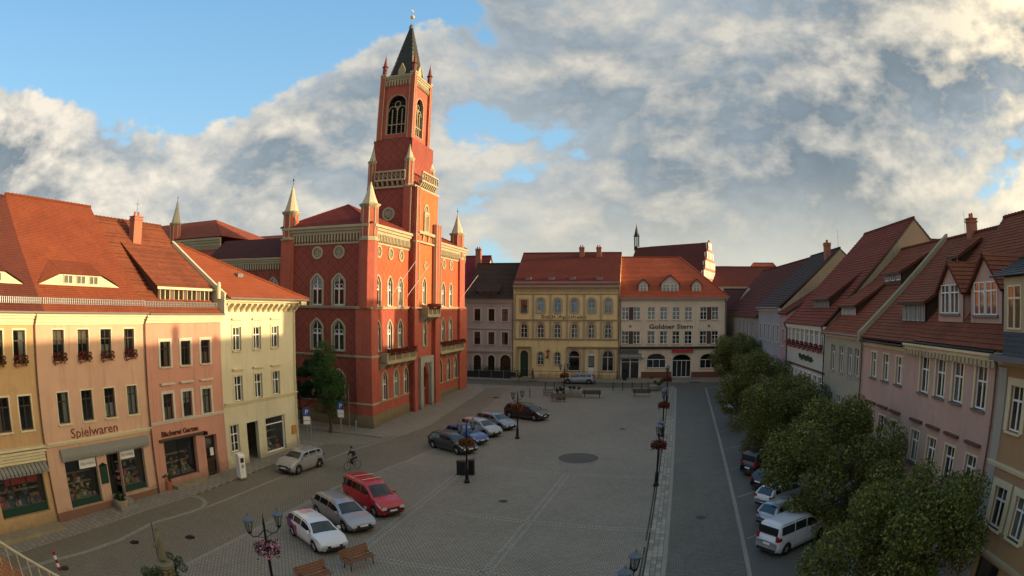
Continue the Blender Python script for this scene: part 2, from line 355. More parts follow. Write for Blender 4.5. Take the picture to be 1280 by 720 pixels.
def window_mesh(w,h,rise,kind,cols,tr,fw,pos='frame',rows=0,tracery=False):
    key=('w',round(w,2),round(h,2),round(rise,2),kind,cols,tr,fw,pos,rows,tracery)
    if key in WC: return WC[key]
    mb=MB()
    if pos=='pane':
        pts=arch(w,h,rise,kind,inset=fw*.6); mb.face([(x,.03,z) for x,z in pts])
    else:
        o=arch(w,h,rise,kind); i=arch(w,h,rise,kind,inset=fw); ring(mb,o,i,0,.07)
        zs=h-rise if (kind!='rect' and tr is None) else h*(1-(tr or 0))
        top=h-fw
        if tr: mb.box(-w/2+fw*.8,w/2-fw*.8,-.012,.055,zs-fw*.6,zs+fw*.6)
        for c in range(1,cols):
            x=-w/2+w*c/cols; bw=fw*(.75 if cols<3 else .5)
            mb.box(x-bw,x+bw,-.005,.05,fw*.5,(zs if tr else top)-.0)
            if tr and (tracery or cols<=2): mb.box(x-bw*.6,x+bw*.6,.0,.05,zs,top-(rise*.12 if rise else 0))
        for r in range(1,rows+1):
            z=zs*r/(rows+1); mb.box(-w/2+fw,w/2-fw,.004,.045,z-.02,z+.02)
        if tracery:
            for sx_ in (-w*.2,w*.2):
                rr=w*.17; prev=None
                for q in range(9):
                    a=2*PI*q/8; p=(sx_*1.0+rr*math.cos(a),.02,zs+rr*1.25+rr*math.sin(a))
                    if prev: mb.tube(prev,p,.03,.03,4)
                    prev=p
    me=mb.mesh('window_'+pos,M['white']); WC[key]=me; return me
def surround_mesh(w,h,rise,kind,sw,proud,reveal=0.0,sillw=None):
    key=('s',round(w,2),round(h,2),round(rise,2),kind,sw,proud,reveal)
    if key in WC: return WC[key]
    mb=MB(); i=arch(w,h,rise,kind); o=arch(w+2*sw,h+sw,rise+sw*.6 if rise else 0,kind)
    o=[(x,z) for x,z in o]; ring(mb,o,i,-proud,reveal)
    me=mb.mesh('window_surround',M['white']); WC[key]=me; return me
def setm(me,mat,name):
    key=(me.name,mat.name)
    if key in WC: return WC[key]
    c=me.copy(); c.materials.clear(); c.materials.append(mat); c.name=name; WC[key]=c; return c
def boxmesh(name,dims,mat):
    key=('b',name)+tuple(round(d,3) for d in dims)+(mat.name,)
    if key in WC: return WC[key]
    mb=MB(); mb.box(*dims); me=mb.mesh(name,mat); WC[key]=me; return me
def curtain_mesh(w,h,side,mat):
    key=('c',round(w,2),round(h,2),side,mat.name)
    if key in WC: return WC[key]
    mb=MB(); n=14
    if side in('full','blind'): spans=[(-w/2,w/2)]
    elif side=='net': spans=[(-w/2,w/2)]
    else: spans=[(-w/2,-w/2+w*.36)] if side=='sides' else [(w/2-w*.42,w/2)]
    z1=h; z0=h*.55 if side=='blind' else 0
    if side=='net': z1=h*.5
    for a,b in spans:
        for k in range(n):
            xa=a+(b-a)*k/n; xb=a+(b-a)*(k+1)/n; ya=.13+.025*(k%2); yb=.13+.025*((k+1)%2)
            mb.face([(xa,ya,z0),(xb,yb,z0),(xb,yb,z1),(xa,ya,z1)])
    me=mb.mesh('curtain',mat); WC[key]=me; return me
def window(f,x,z,w,h,kind='rect',rise=0,cols=2,tr=.3,fw=.05,mat='white',sur=None,sw=.12,proud=.04,sill='greyst',hood=None,rec=.14,curt=.5,rows=0,tracery=False,glass='glass',name='window',box=None,reveal=0.0,lab=None):
    mat=M[mat] if isinstance(mat,str) else mat
    f.ops.append(dict(x=x,z=z,w=w,h=h,kind=kind,rise=rise))
    me=setm(window_mesh(w,h,rise,kind,cols,tr,fw,'frame',rows,tracery),mat,name)
    o=link(name,me,f.root,f.T(x,rec,z))
    if lab: o['label']=lab
    link('pane',setm(window_mesh(w,h,rise,kind,cols,tr,fw,'pane'),M[glass],'pane'),o)
    if sur:
        sm=setm(surround_mesh(w,h,rise,kind,sw,proud,reveal),M[sur],'window_surround'); link('window_surround',sm,o,loc=(0,-rec,0))
    if sill: link('sill',boxmesh('sill',(-w/2-.12,w/2+.12,-.13,.1,-.1,0.0),M[sill]),o,loc=(0,-rec,0))
    if hood:
        hz_,hm=hood; link('window_hood',boxmesh('window_hood',(-w/2-.22,w/2+.22,-.2,0,0,.13),M[hm]),o,loc=(0,-rec,hz_))
    if curt and rnd.random()<curt:
        side=rnd.choice(['sides','rside','net','full','blind']) ; link('curtain',curtain_mesh(w-.08,h-.1-(rise*.5),side,M[rnd.choice(['curtain','curtain','curtain2'])]),o)
    if box: flower_box(o,w+.1,(0,-rec-.12,-.02),M[box],.2)
    return o
def blob_leaves(n,cen,ext,size,rn,droop=0):
    mb=MB()
    for _ in range(n):
        while True:
            p=Vector([rn.uniform(-1,1) for _ in range(3)])
            if p.length<=1: break
        p=Vector((cen[0]+p.x*ext[0],cen[1]+p.y*ext[1],cen[2]+p.z*ext[2]))
        a=Vector([rn.gauss(0,1) for _ in range(3)]).normalized(); b=a.cross(Vector([rn.gauss(0,1) for _ in range(3)])).normalized()
        s_=size*rn.uniform(.6,1.3); mb.face([p-a*s_,p+b*s_*.6,p+a*s_,p-b*s_*.6],0)
    return mb
def flower_box(parent,w,loc,mat,h=.2,name='flower_box'):
    key=('fb',round(w,1),mat.name)
    if key not in WC:
        mb=MB(); mb.box(-w/2,w/2,-.1,.1,-.02,.16); b=mb.mesh('flower_box',M['terra'])
        rn=random.Random(int(w*100)); f=MB()
        for k in range(int(150*w)):
            p=Vector((rn.uniform(-w/2-.05,w/2+.05),rn.gauss(-.05,.1),rn.uniform(-.18,.42)*(1 if rn.random()<.8 else 1.2)+.08)); a=Vector([rn.gauss(0,1) for _ in range(3)]).normalized(); c=a.cross(Vector([rn.gauss(0,1) for _ in range(3)])).normalized()
            s_=rn.uniform(.04,.085); f.face([p-a*s_,p+c*s_,p+a*s_,p-c*s_],0 if rn.random()<.62 else 1)
        WC[key]=(b,f.mesh('flowers',[mat,M['leafd']]))
    b,fl=WC[key]
    o=link(name,b,parent,loc=loc)
    if parent.parent is None: link('flowers',fl,o,kind='stuff')
    else: 
        D.objects.remove(o); mbs=link('flower_box',fl,parent,loc=loc,kind='stuff')
    return o
def clip(poly,axis_fn,lo,hi):
    def half(pl,val,sign):
        out=[]
        for i in range(len(pl)):
            a,b=pl[i],pl[(i+1)%len(pl)]; fa=(axis_fn(a)-val)*sign; fb=(axis_fn(b)-val)*sign
            if fa>=0: out.append(a)
            if fa*fb<0: t=fa/(fa-fb); out.append(a+(b-a)*t)
        return out
    p=half(poly,lo,1); return half(p,hi,-1) if len(p)>2 else []
def roof_plane(mb,pts,course=.34,lift=.035,mi=0):
    """convex planar roof slope laid in overlapping tile courses; first edge is the eave"""
    P_=[Vector(p) for p in pts]; u=(P_[1]-P_[0]).normalized(); n=None
    for k in range(2,len(P_)):
        n=u.cross(P_[k]-P_[0])
        if n.length>1e-4: break
    n.normalize()
    if n.z<0: n=-n
    v=n.cross(u).normalized()
    if v.z<0: v=-v
    O=P_[0]; fn=lambda p:(p-O).dot(v); L_=max(fn(p) for p in P_); k=0
    while k*course<L_-1e-4:
        lo,hi=k*course,min((k+1)*course,L_); q=clip(P_,fn,lo,hi)
        if len(q)>2:
            top=[p+n*(lift*(1-(fn(p)-lo)/course)+.005) for p in q]
            mb.face(top,mi,[((p-O).dot(u),fn(p)) for p in q])
            for i in range(len(q)):
                a,b=q[i],q[(i+1)%len(q)]
                if abs(fn(a)-lo)<1e-5 and abs(fn(b)-lo)<1e-5 and (a-b).length>1e-4:
                    mb.face([a-n*.02,b-n*.02,b+n*(lift+.005),a+n*(lift+.005)],mi,[((a-O).dot(u),lo)]*4)
        k+=1
def slab_under(mb,pts,th=.12,mi=0):
    P_=[Vector(p) for p in pts]; n=(P_[1]-P_[0]).cross(P_[2]-P_[0]).normalized()
    if n.z<0:n=-n
    lo=[p-n*th for p in P_]; up=[p-n*.015 for p in P_]; k=len(P_)
    mb.mesh_add(lo+up,[tuple(range(k-1,-1,-1)),tuple(range(k,2*k))]+[(i,(i+1)%k,(i+1)%k+k,i+k) for i in range(k)],mi)
def gable_roof(f,x0,x1,ze,zr,d,D_,mat,eave=.35,course=.34,lift=None,name='roof',verge='terra',ridge=True,hipL=0,hipR=0,snow=None,back=True):
    """ridge runs along x at depth d; total depth D_"""
    mb=MB(); sl=(zr-ze)/(d+eave)
    fr=[(x0,-eave,ze),(x1,-eave,ze),(x1-hipR,d,zr),(x0+hipL,d,zr)]; bk=[(x1,D_+eave,ze),(x0,D_+eave,ze),(x0+hipL,d,zr),(x1-hipR,d,zr)]
    lift=lift or (.018 if course<.22 else .05); roof_plane(mb,fr,course,lift); roof_plane(mb,bk,max(course,.34)) if back else None
    if hipL: roof_plane(mb,[(x0,D_+eave,ze),(x0,-eave,ze),(x0+hipL,d,zr)],course,lift)
    if hipR: roof_plane(mb,[(x1,-eave,ze),(x1,D_+eave,ze),(x1-hipR,d,zr)],course,lift)
    r=f.add(name,mb,[mat])
    if ridge:
        rb=MB(); L_=(x1-hipR)-(x0+hipL); k=max(2,int(L_/.4))
        for i in range(k):
            a=x0+hipL+L_*i/k; rb.tube((a,d,zr+.02),(a+L_/k*.97,d,zr+.045),.12,.14,6)
        for h,xe in ((hipL,x0),(hipR,x1)):
            if h:
                xr_=x0+h if xe==x0 else x1-h
                for ye in (-eave,D_+eave):
                    A=Vector((xe,ye,ze+.03)); B=Vector((xr_,d,zr+.03)); m=int((B-A).length/.4)
                    for i in range(m): rb.tube(A+(B-A)*(i/m),A+(B-A)*((i+.97)/m),.12,.13,6)
        f.add('ridge_tiles',rb,[mat],kind='stuff')
    sb=MB()
    slab_under(sb,fr); slab_under(sb,bk) if back else None
    f.add('roof_boards',sb,[M['copper']])
    return r
def gutter(f,x0,x1,z,y=-.42,mat='zinc',r=.07):
    mb=MB(); mb.tube((x0,y,z),(x1,y,z),r,r,8); f.add('gutter',mb,[M[mat]])
def downpipe(f,x,z0,z1,y=-.14,mat='copper',r=.055):
    mb=MB(); mb.path([(x,-.42,z1+.35),(x,-.38,z1+.1),(x,y,z1-.25),(x,y,z0)],r,8)
    for z in np.arange(z0+1,z1-.5,2.2): mb.tube((x,y,z),(x,y,z+.05),r*1.35,r*1.35,8)
    f.add('drainpipe',mb,[M[mat]])
def cornice(f,x0,x1,z0,z1,mat,out=.3,steps=3,name='cornice',y=0):
    mb=MB(); pts=[(y,z0)]
    for i in range(steps):
        o=out*(i+1)/steps; za=z0+(z1-z0)*i/steps; zb_=z0+(z1-z0)*(i+1)/steps; pts+=[(y-o,za+.02*(i>0)),(y-o,zb_)]
    pts.append((y,z1)); mb.prismx(pts,x0,x1); return f.add(name,mb,[M[mat]])
def band(f,x0,x1,z,h=.18,out=.06,mat='greyst',name='string_course',y=0):
    mb=MB(); mb.box(x0,x1,y-out,y+.02,z-h/2,z+h/2); mb.box(x0,x1,y-out*1.8,y-out+.001,z+h*.2,z+h/2+.02); return f.add(name,mb,[M[mat]])
def dentils(f,x0,x1,z0,z1,mat,pitch=.34,w=.16,out=.18,y=0,name='dentil_row',arch_=False):
    mb=MB(); n=max(1,int((x1-x0)/pitch)); p=(x1-x0)/n
    for i in range(n):
        xc=x0+p*(i+.5); mb.box(xc-w/2,xc+w/2,y-out,y,z0,z1)
        if arch_: mb.prism([(xc-w/2,z0),(xc,z0-.18),(xc+w/2,z0)],y-out*.8,y)
    return f.add(name,mb,[M[mat]],kind='stuff')
def body_walls(f,x0,x1,D_,z0,ze,mat,zr=None,d=None,room=True,sides=(1,1),y0=0):
    """side, rear and gable walls and a dark room wall behind the windows"""
    mb=MB()
    for i,x in enumerate((x0,x1)):
        if not sides[i]: continue
        pts=[(y0+.001,z0),(y0+.001,ze)]+([(d,zr-.12)] if zr else [])+[(D_,ze),(D_,z0)]
        t=.3 if i==0 else -.3; mb.prismx(pts,x,x+t)
    mb.box(x0+.3,x1-.3,D_-.3,D_,z0,ze); f.add('side_wall',mb,[mat])
    if room:
        rb=MB(); rb.box(x0+.3,x1-.3,y0+2.0,y0+2.1,z0,ze); f.add('room_wall',rb,[M['room']])
def snowguard(f,x0,x1,y,z):
    mb=MB(); n=int((x1-x0)/.16)
    for i in range(n+1): x=x0+(x1-x0)*i/n; mb.box(x-.02,x+.02,y-.02,y+.02,z,z+.34)
    for h in (0,.14,.3): mb.tube((x0,y,z+h),(x1,y,z+h),.018,.018,4)
    f.add('snow_guard',mb,[M['steel']],kind='stuff')
def chimney(f,x,y,z0,z1,w=.7,d=.55,mat=None,name='chimney',pots=2):
    mb=MB(); mb.box(x-w/2,x+w/2,y-d/2,y+d/2,z0,z1); mb.box(x-w/2-.06,x+w/2+.06,y-d/2-.06,y+d/2+.06,z1-.22,z1-.1); mb.box(x-w/2-.06,x+w/2+.06,y-d/2-.06,y+d/2+.06,z1,z1+.08)
    o=f.add(name,mb,[mat or M['brick']])
    pb=MB()
    for i in range(pots): xx=x+(i-(pots-1)/2)*w*.45; pb.lathe([(.1,z1+.08),(.11,z1+.3),(.08,z1+.42)],8,(xx,y))
    c=link('chimney_pot',pb.mesh('chimney_pot',M['terra']),o); return o
M['brick']=plain('chimney_brick',(.30,.12,.075),.85,var=.3,scale=14,bump=.4)
def lightning_rod(f,x,y,z,h=1.4):
    mb=MB(); mb.tube((x,y,z),(x,y,z+h),.02,.008,5); mb.tube((x-.25,y,z+h*.6),(x+.25,y,z+h*.6),.012,.012,4); f.add('lightning_rod',mb,[M['iron']])
def text(f,s,x,z,size,mat,y=-.03,ext=.02,bold=0.0,w=None,rx=0,name='lettering',parent=None,shear=0,sx=1.0,M_=None):
    cu=D.curves.new('t','FONT'); cu.body=s; cu.size=size; cu.extrude=ext; cu.offset=bold; cu.align_x='LEFT'; cu.resolution_u=2; cu.shear=shear
    o=D.objects.new('t',cu); COL.objects.link(o); dg=C.evaluated_depsgraph_get(); dg.update()
    me=D.meshes.new_from_object(o.evaluated_get(dg)); D.objects.remove(o)
    xs=[v.co.x for v in me.vertices]; W0=max(xs)-min(xs); k=(w/W0) if w else sx
    R_=Matrix.Rotation(PI/2,4,'X')@Matrix.Diagonal((k,1,1,1)); me.transform(R_); me.materials.clear(); me.materials.append(M[mat] if isinstance(mat,str) else mat); me.name='lettering'
    if M_ is not None: return link(name,me,parent,M_)
    if parent is None: return link(name,me,f.root,f.T(x,y,z))
    return link(name,me,parent,Matrix.Translation((x,y,z)))
def fbase(p,az_x,zb): # matrix of a facade frame whose local x axis points along azimuth az (from +Y to +X)
    a=rad(90-az_x); return (p[0],p[1],zb),a
def house(name,label,p,az,x0,zb,cat='house',group=None):
    """root at the foot of the facade's first corner; facade x coordinates stay measured from p"""
    a=rad(90-az); dx_,dy_=math.cos(a),math.sin(a); loc=(p[0]+dx_*x0,p[1]+dy_*x0,zb)
    r=thing(name,label,cat,loc,a,group); return F(r,Matrix.Translation((-x0,0,0)),zb)
def shopfront(f,x0,x1,z0,z1,cols=1,mat='green',stall=.45,tr=0,rec=.25,name='shop_window',glass='shopglass',goods=True,fw=.07):
    w=x1-x0;h=z1-z0; f.ops.append(dict(x=(x0+x1)/2,z=z0,w=w,h=h,kind='rect',rise=0))
    mb=MB(); o_=arch(w,h); i_=arch(w,h,inset=fw); ring(mb,o_,i_,0,.1)
    if stall: mb.box(-w/2+fw,w/2-fw,.0,.08,fw,stall)
    for c in range(1,cols): xx=-w/2+w*c/cols; mb.box(xx-fw*.5,xx+fw*.5,-.003,.08,stall,h-fw)
    if tr: mb.box(-w/2+fw,w/2-fw,-.006,.08,h-tr-.04,h-tr+.04)
    o=link(name,mb.mesh(name,M[mat]),f.root,f.T((x0+x1)/2,rec,z0))
    g=MB(); g.face([(-w/2+.03,.05,stall*.9),(w/2-.03,.05,stall*.9),(w/2-.03,.05,h-.03),(-w/2+.03,.05,h-.03)]); link('pane',g.mesh('pane',M[glass]),o)
    if goods:
        rn=random.Random(int(x0*91)+3); gb=MB(); cs=[(.35,.08,.05),(.12,.22,.06),(.5,.46,.35),(.06,.1,.2),(.42,.3,.08),(.2,.2,.18),(.5,.12,.2)]
        mats=[plain('goods_%d'%i,c,.6) for i,c in enumerate(cs)]
        gb.box(-w/2+.1,w/2-.1,.2,1.1,stall-.06,stall,5)
        for _ in range(int(26*w)):
            x=rn.uniform(-w/2+.15,w/2-.15); y=rn.uniform(.3,1.0); s_=rn.uniform(.05,.16); z=stall+(rn.random()**2)*h*.45*(y>.6)
            if rn.random()<.5: gb.box(x-s_,x+s_,y-s_*.6,y+s_*.6,z,z+s_*rn.uniform(1,2.6),rn.randrange(7))
            else: gb.lathe([(s_*.3,z),(s_,z+s_*.6),(s_*.8,z+s_*1.5),(s_*.2,z+s_*1.9)],7,(x,y),rn.randrange(7))
        for zz in (stall+h*.28,stall+h*.5): gb.box(-w/2+.1,w/2-.1,.75,1.05,zz-.02,zz,2)
        link('shop_goods',gb.mesh('shop_goods',mats),o,kind='stuff')
    return o
def door(f,x0,x1,z0,z1,mat='dkwood',rec=.35,kind='rect',rise=0,leaves=1,glass=False,name='door',lab=None,panel=True):
    w=x1-x0;h=z1-z0; f.ops.append(dict(x=(x0+x1)/2,z=z0,w=w,h=h,kind=kind,rise=rise))
    mb=MB(); pts=arch(w,h,rise,kind); mb.prism([(x,z) for x,z in pts],0,.07)
    hh=h-rise
    for c in range(leaves):
        a=-w/2+w*c/leaves; b=a+w/leaves
        if panel:
            for (q0,q1) in ((.06,.36),(.42,.93)):
                mb.box(a+.12,b-.12,-.03,.0,hh*q0+.05,hh*q1); mb.box(a+.2,b-.2,-.045,-.03,hh*q0+.13,hh*q1-.08)
    if leaves>1: mb.box(-.03,.03,-.05,0,.02,hh)
    o=link(name,mb.mesh(name,M[mat]),f.root,f.T((x0+x1)/2,rec,z0))
    if lab:o['label']=lab
    if glass:
        g=MB()
        for c in range(leaves):
            a=-w/2+w*c/leaves; b=a+w/leaves; g.box(a+.14,b-.14,-.05,-.032,hh*.4,hh*.94)
        link('pane',g.mesh('pane',M['glass']),o)
    hb=MB(); hb.tube((w/2-.12 if leaves==1 else .07,-.1,1.05),(w/2-.12 if leaves==1 else .07,-.1,1.25),.018,.018,6); hb.tube((w/2-.12 if leaves==1 else .07,-.1,1.15),(w/2-.12 if leaves==1 else .07,0,1.15),.014,.014,6)
    link('handle',hb.mesh('handle',M['steel']),o); return o
# ================================================================ WEST ROW (left): four houses
PL=(-30.22,25.7); AL=2.1
def polywall(f,pts,y,mat,name,t=.25):
    mb=MB(); mb.prism(pts,y,y+t); return f.add(name,mb,[mat])
def eyebrow(f,x0,xa,xb,x1,yf,z0,z1,slope,ze,eave,tmat,face,wins,wm='grime',back=.42):
    """low sloping dormer: light face with a row of small windows, roof running back into the slope"""
    fc=MB(); fc.prism([(x0,z0),(xa,z1),(xb,z1),(x1,z0)],yf,yf+.2); o=f.add('dormer',fc,[M[face]])
    zm=lambda y:ze+slope*(y+eave)
    yb=(z1+.06-back*yf-ze-slope*eave)/(slope-back); zb_=zm(yb)
    rb=MB(); roof_plane(rb,[(xa-.1,yf-.15,z1-.01),(xb+.1,yf-.15,z1-.01),(xb+.2,yb,zb_+.03),(xa-.2,yb,zb_+.03)],.34)
    rb.face([(x0-.1,yf-.1,z0+.05),(xa-.1,yf-.15,z1+.02),(xa-.2,yb,zb_+.03)],0,[(0,0),(2,0),(1,2)]); rb.face([(x1+.1,yf-.1,z0+.05),(xb+.1,yf-.15,z1+.02),(xb+.2,yb,zb_+.03)],0,[(0,0),(2,0),(1,2)])
    link('dormer_roof',rb.mesh('dormer_roof',tmat),o,f.T().inverted()@f.T())
    n,w,h=wins
    for i in range(n):
        xc=xa+(xb-xa)*(i+.5)/n
        wo=link('dormer_window',setm(window_mesh(w,h,0,'rect',2,None,.05),M[wm],'dormer_window'),o,Matrix.Translation((xc,yf-.06,z0+(z1-z0-h)/2+.02)))
    gb=MB()
    for i in range(n):
        xc=xa+(xb-xa)*(i+.5)/n; zz=z0+(z1-z0-h)/2+.02; gb.face([(xc-w/2,yf-.01,zz),(xc+w/2,yf-.01,zz),(xc+w/2,yf-.01,zz+h),(xc-w/2,yf-.01,zz+h)])
    link('pane',gb.mesh('pane',M['glass']),o)
    return o
class F0(F): pass
def tl(f): return f
# F.add applies T() incl. -zb; dormer children built in parent space need no shift
def shed_dormer(f,x0,x1,yf,z0,z1,yb,zb_,tmat,cheek,n,frame='white',fascia='white',w=None,side=None,over=.3):
    mb=MB(); mb.box(x0,x1,yf,yf+.15,z0-.25,z1)
    for x in (x0,x1-.12): mb.prismx([(yf,z0-.25),(yf,z1),(yb,zb_),(yf+.6,z0+.1)],x,x+.12)
    o=f.add('dormer',mb,[M[cheek]])
    rb=MB(); roof_plane(rb,[(x0-over,yf-.3,z1+.02),(x1+over,yf-.3,z1+.02),(x1+over,yb,zb_+.05),(x0-over,yb,zb_+.05)],.34); slab_under(rb,[(x0-over,yf-.3,z1+.01),(x1+over,yf-.3,z1+.01),(x1+over,yb,zb_+.04),(x0-over,yb,zb_+.04)],.14)
    link('dormer_roof',rb.mesh('dormer_roof',tmat),o)
    fb=MB(); fb.box(x0-over,x1+over,yf-.34,yf-.3,z1-.12,z1+.05); link('fascia',fb.mesh('fascia',M[fascia]),o)
    W_=(x1-x0)/n; w=w or W_*.72; h=(z1-z0)-.12
    for i in range(n):
        xc=x0+W_*(i+.5); wo=link('dormer_window',setm(window_mesh(w,h,0,'rect',2,None,.05),M[frame],'dormer_window'),o,Matrix.Translation((xc,yf-.06,z0+.04)))
    gb=MB()
    for i in range(n):
        xc=x0+W_*(i+.5); gb.face([(xc-w/2,yf-.012,z0+.04),(xc+w/2,yf-.012,z0+.04),(xc+w/2,yf-.012,z0+.04+h),(xc-w/2,yf-.012,z0+.04+h)])
    link('pane',gb.mesh('pane',M['glass']),o); return o
def gable_dormer(f,xc,w,yf,z0,zw,zr,yb,tmat,wall,ww,wh,zwin,frame='white',n=2,over=.22):
    """zw wall top, zr ridge; ridge runs back to y=yb"""
    x0,x1=xc-w/2,xc+w/2; mb=MB(); mb.prism([(x0,z0),(x0,zw),(xc,zr),(x1,zw),(x1,z0)],yf,yf+.2)
    for x in (x0,x1-.12): mb.prismx([(yf+.01,z0),(yf+.01,zw),(yf+(yb-yf)*(zw-z0)/(zr-z0),zw)],x,x+.12)
    o=f.add('dormer',mb,[M[wall]])
    rb=MB(); k=(zr-zw)/(w/2); e=over; yw=yf+(yb-yf)*(zw-z0)/(zr-z0)
    for s_ in (-1,1):
        pts=[(xc+s_*(w/2+e),yf-.25,zw-k*e),(xc+s_*(w/2+e),yw-.2,zw-k*e),(xc,yb,zr),(xc,yf-.25,zr)]
        roof_plane(rb,pts,.32); slab_under(rb,pts,.1)
    link('dormer_roof',rb.mesh('dormer_roof',tmat),o)
    for i in range(n):
        x=xc+(i-(n-1)/2)*(ww+.12); link('dormer_window',setm(window_mesh(ww,wh,0,'rect',2,.28,.05),M[frame],'dormer_window'),o,Matrix.Translation((x,yf-.07,zwin)))
    gb=MB()
    for i in range(n):
        x=xc+(i-(n-1)/2)*(ww+.12); gb.face([(x-ww/2,yf-.015,zwin),(x+ww/2,yf-.015,zwin),(x+ww/2,yf-.015,zwin+wh),(x-ww/2,yf-.015,zwin+wh)])
    link('pane',gb.mesh('pane',M['glass']),o)
    sb=MB(); tw=n*(ww+.12)+.1; sb.box(xc-tw/2,xc+tw/2,yf-.14,yf,zwin-.12,zwin); link('sill',sb.mesh('sill',M['lead']),o)
    return o
TA=tiles('old_dark_tiles',(.15,.045,.03),(.10,.03,.022)); TB=tiles('orange_red_tiles',(.27,.072,.032),(.18,.044,.022),var=.25)
TC=tiles('weathered_red_tiles',(.26,.078,.036),(.13,.038,.022),tw=.26,th=.3); TD=tiles('new_orange_tiles',(.33,.088,.036),(.25,.06,.026),var=.2)
# --- house A, ochre
wA=plaster('ochre_plaster',(.48,.315,.16)); f=house('shop_house','ochre three-storey house with red awning goods and flower boxes, cut by the left picture edge','_' and PL,AL,-23.,-.9,'house')
hA=f
for x in (-10.32,-12.1,-14.0,-16.2,-18.4,-20.6):
    window(f,x,8.48,.95,1.8,mat='dkwood',tr=.32,cols=2,sur='cream',sw=.1,proud=.03,sill=None,box='redfl',curt=.8)
    window(f,x+.1,4.86,1.0,1.87,mat='dkwood',tr=.3,cols=2,sur='cream',sw=.1,proud=.03,sill='cream',curt=.6)
shopfront(f,-13.5,-9.55,.02,2.6,3,tr=.0,stall=.5,mat='green'); shopfront(f,-18.5,-14.2,.0,2.6,3,mat='green')
rd=MB(); rd.box(-12.6,-9.9,.5,.55,1.75,2.15); rd.box(-17.9,-14.9,.5,.55,1.75,2.15); f.add('shop_banner',rd,[plain('red_cloth',(.45,.03,.03),.7)])
f.wall(-23,-9.0,-1.2,11.0,[wA]); body_walls(f,-23,-9.0,16,-1.2,11.1,wA,18.3,8.3)
for i in range(5): pass
bm_=MB()
for i,(z,o_) in enumerate(((3.05,.16),(3.22,.1),(3.4,.16),(3.58,.22),(3.8,.28))): bm_.box(-23,-9.05,-o_,.02,z,z+.14)
f.add('shop_cornice',bm_,[M['cream']])
band(f,-23,-9.02,10.62,.12,.05,'cream'); cornice(f,-23,-9.0,10.72,11.2,'cream',.42)
gable_roof(f,-23,-8.42,11.3,18.6,8.3,16.2,TA,course=.17); gutter(f,-23,-8.9,11.24,-.5); snowguard(f,-23,-8.5,.05,11.72)
eyebrow(f,-16.2,-14.2,-11.0,-9.25,1.35,12.72,13.42,.845,11.3,.35,TA,'cream',(3,.75,.5))
aw=MB()
for i in range(60):
    xa=-18.8+i*.16; aw.prismx([(-.02,3.02),(-.62,2.66),(-.62,2.5),(-.58,2.62),(-.02,2.98)],xa,xa+.085 if i%2 else xa+.16)
f.add('awning',aw,[plain('grey_awning',(.20,.20,.18),.85)])
downpipe(f,-9.1,-.9,10.9,mat='copper')
kb=MB(); kb.box(-18.5,-9.1,-1.1,.0,-1.0,-.72+.0); f.add('door_step',kb,[M['sand']])
# --- house B, peach "Spielwaren"
wB=plaster('peach_plaster',(.56,.36,.25)); f=house('toy_shop_house','peach three-storey house with Spielwaren lettering and four red flower boxes',PL,AL,-9.0,-.9,'house')
for x in (-7.14,-5.04,-3.05,-.93):
    window(f,x,8.52,.95,1.77,mat='dkwood',tr=.32,cols=2,sur='cream',sw=.07,proud=.02,sill=None,box='redfl',curt=.85)
for x in (-7.08,-5.02,-2.99,-.92): window(f,x,4.94,.94,1.8,mat='dkwood',tr=.3,cols=2,sur='cream',sw=.08,proud=.03,sill='cream',curt=.6)
shopfront(f,-7.62,-4.8,-.25,2.7,1,stall=.42,mat='green'); shopfront(f,-2.62,-.35,-.1,2.8,1,stall=.42,mat='green')
door(f,-3.9,-2.66,-.25,2.8,'blackp',.9,glass=True)
f.wall(-9.0,.52,-1.2,11.0,[wB]); body_walls(f,-9.0,.52,16,-1.2,11.1,wB,18.7,8.6)
band(f,-8.98,.5,3.83,.22,.14,'cream','shop_cornice'); band(f,-8.98,.5,10.62,.12,.05,'cream'); cornice(f,-9,.6,10.72,11.2,'cream',.42)
gable_roof(f,-8.42,.69,11.3,18.85,8.6,16.6,TB,course=.17); gutter(f,-8.9,.6,11.24,-.5); snowguard(f,-8.3,.6,.05,11.72)
eyebrow(f,-8.0,-6.05,-2.65,-.75,1.42,12.8,13.5,.843,11.3,.35,TB,'cream',(3,.8,.52))
text(f,'Spielwaren',-6.75,4.02,.82,plain('rust_lettering',(.17,.05,.03),.6),w=4.15,ext=.02)
for nm,xa,xb,zt in (('SPIELWAREN',-6.3,-4.85,2.68),('SPIELWAREN',-2.6,-1.2,2.76)):
    sb=MB(); sb.box(xa,xb,.12,.17,zt-.62,zt-.06); o=f.add('shop_sign',sb,[M['plate']]); text(f,nm,xa+.08,zt-.45,.27,plain('grey_lettering',(.16,.16,.17),.6),y=.108,w=xb-xa-.18,ext=.004,parent=o)
aw=MB(); aw.prismx([(-.02,3.46),(-.12,3.5),(-.28,3.05),(-.28,2.86),(-.24,3.0),(-.02,3.34)],-7.9,.1)
for i in range(50): aw.box(-7.88+i*.16,-7.79+i*.16,-.285,-.27,2.74,2.88)
f.add('awning',aw,[plain('grey_awning',(.20,.20,.18),.85)])
for x,z0 in ((-4.35,.9),): 
    sb=MB(); sb.box(x-.33,x+.33,-.08,-.02,z0,z0+1.15); f.add('notice_board',sb,[M['green']])
    sb=MB(); sb.prism([(x-.4,z0+1.15),(x,z0+1.35),(x+.4,z0+1.15)],-.1,-.01); f.add('notice_board',sb,[M['iron']])
st=MB(); st.box(-3.95,-2.6,-.8,.9,-1.0,-.25); st.box(-4.1,-2.4,-1.15,-.8,-1.0,-.48); f.add('door_step',st,[M['greyst']])
pb=MB(); pb.box(-9.0,.5,-.06,.0,-1.1,-.28); f.add('plinth',pb,[plaster('red_plinth',(.28,.12,.075),.5)])
